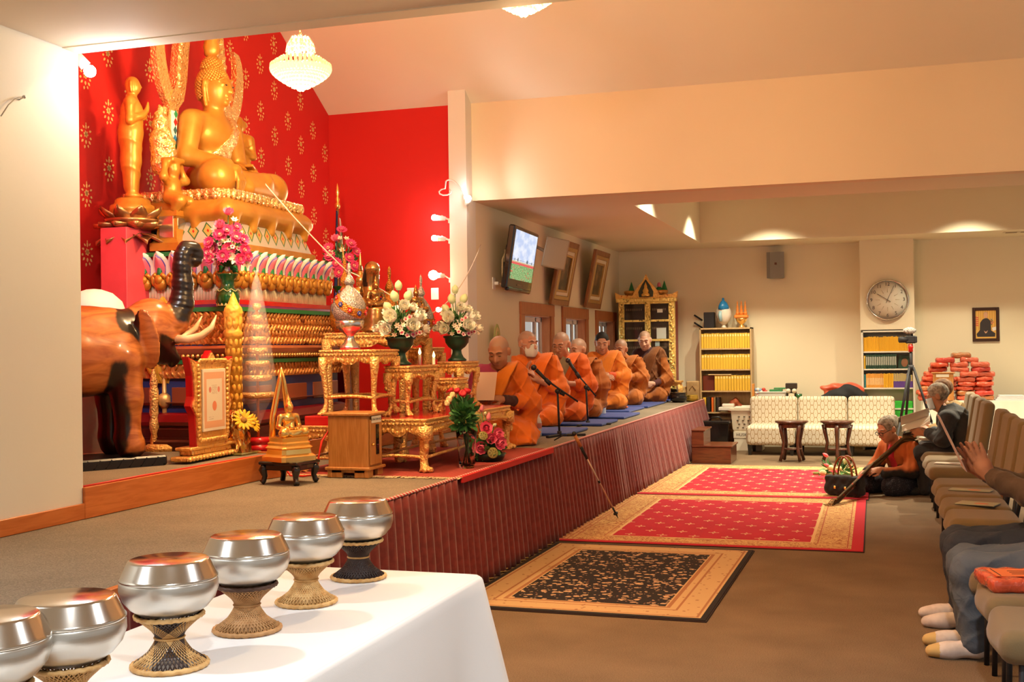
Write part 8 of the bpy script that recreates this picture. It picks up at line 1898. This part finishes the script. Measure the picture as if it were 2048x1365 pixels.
# --- man in the black jacket (seat at .51, faces the stage)
mx, my = .84, 12.85
def arm(a, e, w, r=(.05, .042, .028)): return lambda s: s.chain([a, e, w], list(r), .02)
def seat_body(s):
    s.ell((0, .0, .10), (.17, .13, .12)); s.chain([(0, 0, .10), (0, .02, .32), (0, -.03, .50)], [.14, .13, .13]); s.cap((-.16, -.03, .565), (.16, -.03, .565), .06); s.cap((0, -.04, .58), (0, -.09, .69), .062)
    legs(s)
KD = [.42]
def legs(s):
    k = KD[0]
    for u in (-1, 1): s.chain([(u*.09, 0, .08), (u*.11, -k, .045), (u*.11, .02-k, -.32)], [.085, .068, .045]); s.chain([(u*.11, .04-k, -.345), (u*.11, -.13-k, -.37)], [.035, .028])
def bent_body(s):
    s.ell((0, .0, .10), (.17, .13, .12)); s.chain([(0, 0, .10), (0, -.02, .26), (0, -.14, .38)], [.14, .13, .13]); s.cap((-.16, -.15, .43), (.16, -.15, .43), .06); s.cap((0, -.17, .44), (0, -.25, .52), .062); legs(s)
P1 = [seat_body, arm((-.2, -.03, .55), (-.25, -.10, .28), (-.12, -.34, .26)), arm((.2, -.03, .55), (.25, -.12, .28), (.10, -.36, .26)), lambda s: s.join(hand_at((-.12, -.34, .26), (.3, -.9, .2), (.7, 0, -.4), 1, .9)).join(hand_at((.10, -.36, .26), (-.3, -.9, .2), (-.7, 0, -.4), -1, .9))]
PB_ = [bent_body, arm((-.2, -.15, .42), (-.25, -.18, .20), (-.12, -.42, .26)), arm((.2, -.15, .42), (.25, -.18, .20), (.10, -.44, .26)), lambda s: s.join(hand_at((-.12, -.42, .26), (.3, -.9, .2), (.7, 0, -.4), 1, .9)).join(hand_at((.10, -.44, .26), (-.3, -.9, .2), (-.7, 0, -.4), -1, .9))]
FZ = math.radians(-103)
t, HM = person('grey haired man in a black jacket seated sideways holding papers', (mx, my, .40), FZ, PB_, (0, -.28, .635), .10, .30, 0, SK2)
hairpiece(t, HM, M_grey, hl(.010))
def jacket(t, mt, bent=False, sl=None):
    s = S(.05); s.ell((0, 0, .10), (.205, .17, .15)); hy, hz_ = (-.19, .44) if bent else (-.07, .60)
    if bent: s.chain([(0, .01, .10), (0, .0, .26), (0, -.12, .38)], [.18, .175, .17]); s.cap((-.18, -.14, .42), (.18, -.14, .42), .082); s.cap((0, -.14, .44), (0, -.18, .50), .085); sl = {u: [(u*.2, -.15, .42), (u*.25, -.18, .20), (u*.15, -.34, .255)] for u in (-1, 1)}
    else: s.chain([(0, 0, .10), (0, .02, .32), (0, -.03, .50)], [.175, .165, .165]); s.cap((-.18, -.03, .56), (.18, -.03, .56), .078); s.cap((0, -.03, .58), (0, -.06, .645), .085)
    for u in (-1, 1): s.chain(sl[u] if sl else [(u*.2, -.03, .55), (u*.255, -.10, .28), (u*.16, -.27, .265)], [.080, .072, .055])
    cx = lambda x, y, z: np.minimum(.062-np.sqrt(x*x+(y-hy)**2), z-hz_)
    sdf_obj(s, .012, 'jacket', mt, t, disp=folds(.7, 3), clip=cx)
M_bj = cloth('black_jacket_cloth', (.014, .013, .015)); jacket(t, M_bj, True)
def trousers(t, m, fold=.5, r=(.10, .086, .064)):
    s = S(.04); s.ell((0, 0, .07), (.18, .14, .10))
    for u in (-1, 1): s.chain([(u*.09, 0, .08), (u*.11, -KD[0], .045), (u*.115, .02-KD[0], -.325)], list(r)); 
    return sdf_obj(s, .011, 'trousers', m, t, disp=folds(fold, 5))
def socks(t, m, toe=None):
    for u in (-1, 1):
        k = .42-KD[0]; s = S(.03); s.chain([(u*.115, k-.395, -.26), (u*.115, k-.39, -.34), (u*.115, k-.52, -.362), (u*.115, k-.61, -.370)], [.052, .048, .040, .026]); s.ell((u*.115, k-.55, -.362), (.048, .07, .03)); sdf_obj(s, .010, 'sock', m if not toe else [m, toe], t, paint=(lambda c: (c[:, 1] < -.15-KD[0]).astype(int)) if toe else None)
trousers(t, M_bj); socks(t, mat('black_sock', (.012, .012, .014), .9))
b = B(); b.grid(lambda u, v: (.078*math.sin((u-.5)*2.4), -.010-.096*math.cos((u-.5)*2.4), .005-.11*v), 15, 7); o = b.build('face_mask', mat('pale_blue_mask', (.42, .50, .55), .8), t); o.matrix_local = HM; o.modifiers.new('t', 'SOLIDIFY').thickness = .003
for k, (dx, dz, ry, lab) in enumerate(((.0, .30, .5, 'white sheets held by the man in the black jacket'), (.05, .36, -.5, 'upright white sheet held by the man in the black jacket'))):
    b = B(); b.box((0, 0, 0), (.22, .30, .003)); o = b.build('held_paper', M_cardw); o.matrix_world = T(mx, my, .40) @ rotm(0, 0, FZ) @ T(dx, -.50, dz+.06) @ rotm(.35, ry, .2); tagp(o, lab, 'paper')
b = B(); b.box((0, 0, 0), (.085, .17, .012), .004); o = b.build('phone', Mbk); o.matrix_world = T(mx, my, .40) @ rotm(0, 0, FZ) @ T(.06, -.54, .245) @ rotm(.2, -.4, .3); tagp(o, 'dark phone held under the papers by the man in black', 'phone')
b = B()
for k in range(4): b.box((0, .01*k, .006*k), (.21, .29, .004), rz=.12*k)
o = b.build('paper_stack', M_cardw); o.matrix_world = T(mx, my, .40) @ rotm(0, 0, FZ) @ T(.05, -.34, .185); tagp(o, 'loose newspapers lying on the lap of the man in black', 'papers')
# --- companion in tan behind him
t, HM = person('person with brown hair and tan jacket seated behind the man in black', (.90, 13.5, .40), math.radians(-100), PB_, (0, -.26, .66), .3, .30, 0, SK3)
hairpiece(t, HM, noisy('brown_hair', (.10, .045, .02), (.22, .11, .05), 30, .8), hl(-.05)); jacket(t, cloth('tan_jacket', (.42, .27, .11)), True); trousers(t, cloth('dark_trousers', (.03, .028, .03))); socks(t, mat('black_sock', (0, 0, 0)))
# --- head at the right edge
q = at_y(2052, 838, 13.6); t, HM = person('grey haired person at the right edge beyond the chairs', (q.x+.42, 13.6, .40), math.radians(-95), PB_, (0, -.26, .62), 0, .1, 0, SK3)
hairpiece(t, HM, noisy('blond_grey_hair', (.34, .26, .15), (.55, .45, .30), 30, .8), hl(-.02)); jacket(t, M_bj, True); trousers(t, M_bj); socks(t, mat('black_sock', (0, 0, 0)))
c = dup(CH); c.location = (q.x+.06, 13.6, 0); c['label'] = 'olive chair at the right edge under the grey haired person'; del c['group']
# --- two visitors whose legs show
M_dj = nmat('dark_denim', lambda n: (n.xyz(), n.bump(n.noise(18, 3, dist=1.0), .4, .02), n.mix(n.noise(7), (.018, .022, .034), (.045, .052, .072)))[2], .85); M_lj = nmat('grey_denim', lambda n: (n.xyz(), n.bump(n.noise(14, 3, dist=1.0), .4, .02), n.mix(n.noise(4), (.060, .075, .10), (.125, .145, .175)))[2], .85)
M_sock = noisy('white_sock', (.60, .50, .44), (.70, .60, .54), 20, .9); M_socky = mat('yellow_toe', (.62, .42, .16), .9)
P4 = [seat_body, arm((-.2, -.03, .55), (-.25, .05, .30), (-.14, .0, .17)), arm((.2, -.03, .55), (.25, .05, .30), (.14, .0, .17)), lambda s: s.join(hand_at((-.14, .0, .18), (.7, -.7, 0), (0, 0, -1), 1, .6)).join(hand_at((.14, .0, .18), (-.7, -.7, 0), (0, 0, -1), -1, .6))]
P4S = {u: [(u*.2, -.03, .55), (u*.25, .05, .30), (u*.17, .03, .19)] for u in (-1, 1)}
P2 = [seat_body, arm((-.2, -.03, .55), (-.22, -.16, .34), (-.04, -.44, .46), (.05, .04, .03)), arm((.2, -.03, .55), (.22, -.16, .34), (.05, -.42, .46), (.05, .04, .03)),
      lambda s: s.join(hand_at((-.05, -.44, .46), (.05, -.50, .86), (1, 0, .1), 1, .08, .2, 1.2)).join(hand_at((.05, -.42, .46), (-.02, -.42, .9), (-1, 0, .1), -1, .05, .25, 1.2))]
KD[0] = .57
for lab, y, xh, mj, mt, toe, parts, sl in (('visitor in dark jeans with joined hands holding a sheet, cut by the right edge', 7.05, .98, M_dj, (.10, .055, .03), None, P2, {u: [(u*.2, -.03, .55), (u*.23, -.16, .34), (u*.08, -.38, .44)] for u in (-1, 1)}), ('visitor in grey jeans and yellow toed socks on the near chair', 6.40, .98, M_lj, (.16, .10, .06), M_socky, P4, P4S)):
    t, HM = person(lab, (xh, y, .40), math.radians(-88), parts, (0, -.05, .82), 0, .2, 0, SK1 if parts is P2 else SK3, h=.006 if parts is P2 else .008); hairpiece(t, HM, M_grey, hl(.0)); jacket(t, cloth('top_%d' % int(y*10), mt), sl=sl); trousers(t, mj, .8); socks(t, M_sock, toe)
    if parts is P2:
        b = B(); b.box((0, 0, 0), (.21, .003, .34)); o = b.build('held_paper', mat('pinkish_paper', (.58, .46, .44), .7)); o.matrix_world = T(xh, y, .40) @ rotm(0, 0, math.radians(-88)) @ T(.002, -.60, .63) @ rotm(.42, 0, 0); tagp(o, 'sheet of paper held edge on between the joined hands', 'paper')
        b = B(); b.tube([(-.055+.033*math.cos(a), -.415, .45+.033*math.sin(a)) for a in [i*PI/8 for i in range(16)]], .008, 6, closed=True); b.build('watch', Mbk, t)
KD[0] = .42
# --- kneeling woman with scarf, bag and flowers
WZ = -.80; wq = at_z(1812, 985, 0); Wo = Vector((wq.x, wq.y, .0))
def kneel(s):
    s.ell((0, .05, .17), (.17, .15, .14)); s.chain([(0, .04, .17), (0, .0, .30), (0, -.08, .43)], [.14, .13, .125]); s.cap((-.15, -.09, .49), (.15, -.09, .49), .058); s.cap((0, -.11, .51), (0, -.19, .60), .058)
    for u in (-1, 1): s.chain([(u*.10, .02, .15), (u*.15, -.34, .10), (u*.12, .08, .06), (u*.10, .2, .05)], [.09, .075, .055, .04])
P3 = [kneel, arm((-.19, -.09, .47), (-.25, -.18, .26), (-.10, -.50, .22)), arm((.19, -.09, .47), (.25, -.16, .26), (.08, -.44, .27)), lambda s: s.join(hand_at((-.10, -.50, .22), (.2, -.95, -.1), (.5, 0, -.8), 1, .7)).join(hand_at((.08, -.44, .27), (-.2, -.95, -.05), (-.6, 0, -.8), -1, .5, .3))]
t, HM = person('woman in an orange and black cardigan kneeling by the rug with a long brown scarf', Wo, WZ, P3, (0, -.25, .685), -.1, .42, 0, SK1, mat('grey_brow', (.18, .14, .1), .8), .007)
hairpiece(t, HM, M_grey, hl(-.01), bun=True)
b = B()
for u in (-1, 1): b.tube([(u*.031+.026*math.cos(a), -.108, .002+.017*math.sin(a)) for a in [2*PI*i/16 for i in range(16)]], .0028, 5, closed=True); b.tube([(u*.056, -.104, .008), (u*.080, .01, .012)], .0028, 5)
b.tube([(-.008, -.112, .004), (.008, -.112, .004)], .0025, 5); o = b.build('glasses', Mbk, t); o.matrix_local = HM
s = S(.05); s.ell((0, .05, .17), (.20, .18, .17)); s.chain([(0, .05, .10), (0, .03, .17), (0, .0, .30), (0, -.08, .43)], [.20, .175, .165, .16]); s.cap((-.17, -.09, .48), (.17, -.09, .48), .075); s.cap((0, -.10, .49), (0, -.14, .55), .08)
for u in (-1, 1): s.chain([(u*.19, -.09, .47), (u*.255, -.18, .26), (u*.13, -.42, .235)], [.080, .072, .05])
M_rib = nmat('orange_black_knit', lambda n: (lambda x, y, z: (n.bump((x*60+y*60).sin(), .5, .006), n.mix(n.step(z+(n.noise(6)-.5)*.2, .27, .33), (.012, .010, .010), n.mix((z > .33)*(z < .345), (.42, .10, .02), (.42, .10, .02))))[1])(*n.xyz()), .9)
sdf_obj(s, .011, 'cardigan', M_rib, t, disp=folds(.5, 2), clip=lambda x, y, z: np.maximum(np.minimum(.075-np.sqrt(x*x+(y+.15)**2), z-.48), np.minimum(np.minimum(.05-np.abs(x-.01), -.06-y-.1*z), z-.12)))
s = S(.03); s.chain([(0, .02, .16), (0, -.02, .30), (0, -.09, .43)], [.15, .14, .135]); sdf_obj(s, .012, 'red_blouse', cloth('red_blouse_cloth', (.55, .012, .03)), t)
s = S(.05); s.ell((0, .04, .12), (.20, .20, .12))
for u in (-1, 1): s.chain([(u*.10, .02, .14), (u*.16, -.34, .10), (u*.14, .08, .06), (u*.10, .24, .05)], [.12, .105, .07, .05])
sdf_obj(s, .011, 'patterned_trousers', nmat('dark_batik', lambda n: (n.xyz(), n.mix(n.voro(60) < .25, (.012, .012, .022), (.07, .07, .09)))[1], .85), t, disp=folds(.8, 6), clip=lambda x, y, z: .004-z)
q1 = rotm(0, 0, -WZ) @ (at_z(1668, 1008, .03)-Wo)
path = [(.14, .06, .36), (.15, -.04, .555), (.12, -.16, .565), (.03, -.32, .40), (-.03, -.47, .28), tuple(Vector((-.03, -.47, .28)).lerp(q1, .5)), tuple(q1)]
def scf(u, v):
    f = u*(len(path)-1); k = min(int(f), len(path)-2); p = Vector(path[k]).lerp(Vector(path[k+1]), f-k); w = .10+.05*math.sin(u*3)+.05*max(0, u-.8)*4
    return p+Vector((.35, .25, .75))*((v-.5)*w)+Vector((.01*math.sin(20*v+8*u), -.02*math.sin(PI*v), .012*math.sin(26*v+4*u)))
b = B(); b.grid(scf, 36, 13); o = b.build('scarf', nmat('brown_plaid_scarf', lambda n: (lambda x, y, z: n.mix((n.noise(7, 2) > .56)*(z < .30), n.mix(n.noise(4), (.075, .040, .014), (.12, .065, .02)), (.32, .05, .02)))(*n.xyz()), .9), t); o.modifiers.new('t', 'SOLIDIFY').thickness = .008
b = B(); fr = random.Random(5)
for k in range(26): p = Vector(scf(1, k/25)); b.tube([p, p+Vector((fr.uniform(-.03, .03), -.035, .0)), Vector((p.x+fr.uniform(-.05, .05), p.y-.07, .028))], .0028, 4)
b.build('fringe', mat('tan_fringe', (.45, .30, .14), .9), o)
hq = at_z(1690, 996, 0); t = thing('handbag', 'black quilted handbag with brown loop handles on the rug before the woman', 'handbag', (hq.x, hq.y+.05, .016), -.5)
s = S(.04); s.box((0, 0, .11), (.17, .05, .07), .03); s.ell((-.13, -.02, .07), (.09, .07, .06)); s.ell((.12, 0, .06), (.09, .08, .05)); s.ell((0, -.05, .07), (.12, .05, .05)); sdf_obj(s, .011, 'bag_body', M_bj, t, disp=lambda x, y, z: (.006*np.sin(60*x)*np.sin(60*z)).astype(np.float32))
for dy in (-.04, .05): b = B(); b.tube([(.13*math.cos(a)*.85, dy, .17+.24*math.sin(a)) for a in [PI*i/16 for i in range(17)]], .014, 8, flat=.6); b.build('handle', mat('brown_leather', (.30, .07, .02), .4), t)
for u in (-1, 1): b = B(); b.box((u*.06, -.10, .09), (.025, .008, .03), .003); b.build('buckle', G_bright, t)
def nov(t): b = B(); b.tube([(-.28, 0, .05), (.16, 0, .04)], .02, 6); b.build('wrapped_stems', mat('leaf_green_pale', (.30, .40, .12), .6), t)
D2 = lambda r_, u_, f_=0: view(r_, u_, f_)
fq = at_z(1675, 962, 0)
arrangement('flower_bunch', 'loose bunch of tulips and lotus buds lying behind the black handbag', (fq.x, fq.y+.1, .02), [('pinkbud', D2(-.13, .26), D2(-.8, .5), .055), ('pinkbud', D2(-.12, .15), D2(-.9, .3), .05), ('bud', D2(-.06, .12), D2(-.8, .1), .07), ('bud', D2(-.16, .07), D2(-1, .0), .07), ('yrose', D2(.02, .1), D2(-.3, .8), .06), ('bud', D2(.10, .16), D2(.2, 1), .07), ('pod', D2(.14, .22), D2(.2, 1), .07), ('yrose', D2(.18, .12), D2(.4, .8), .05)], nov, (0, 0, .10), (.20, .08, .07), 50, 12, None, L=.12, W=.03)
# basket on the floor beyond the chairs
kq = at_y(1985, 960, 12.2); t = thing('basket', 'small red brown wicker basket with a tall handle seen between the chairs', 'basket', (kq.x, 12.2, 0)); zb_ = at_y(1985, 940, 12.2).z
b = B(); b.lathe([(0, .0), (.09, 0), (.13, zb_), (.14, zb_+.01), (.12, zb_), (.08, .02)], n=24, mod=lambda a, u: 1+.02*math.cos(24*a)); b.build('basket_body', noisy('red_wicker', (.34, .08, .02), (.50, .18, .05), 40, .6), t)
b = B(); b.tube([(-.12, 0, zb_), (-.05, 0, zb_+.16), (.02, 0, zb_+.24)], .010, 6); b.tube([(.12, 0, zb_), (.08, 0, zb_+.14), (.02, 0, zb_+.24)], .010, 6); b.build('handle', mat('red_cane', (.40, .10, .02), .5), t)
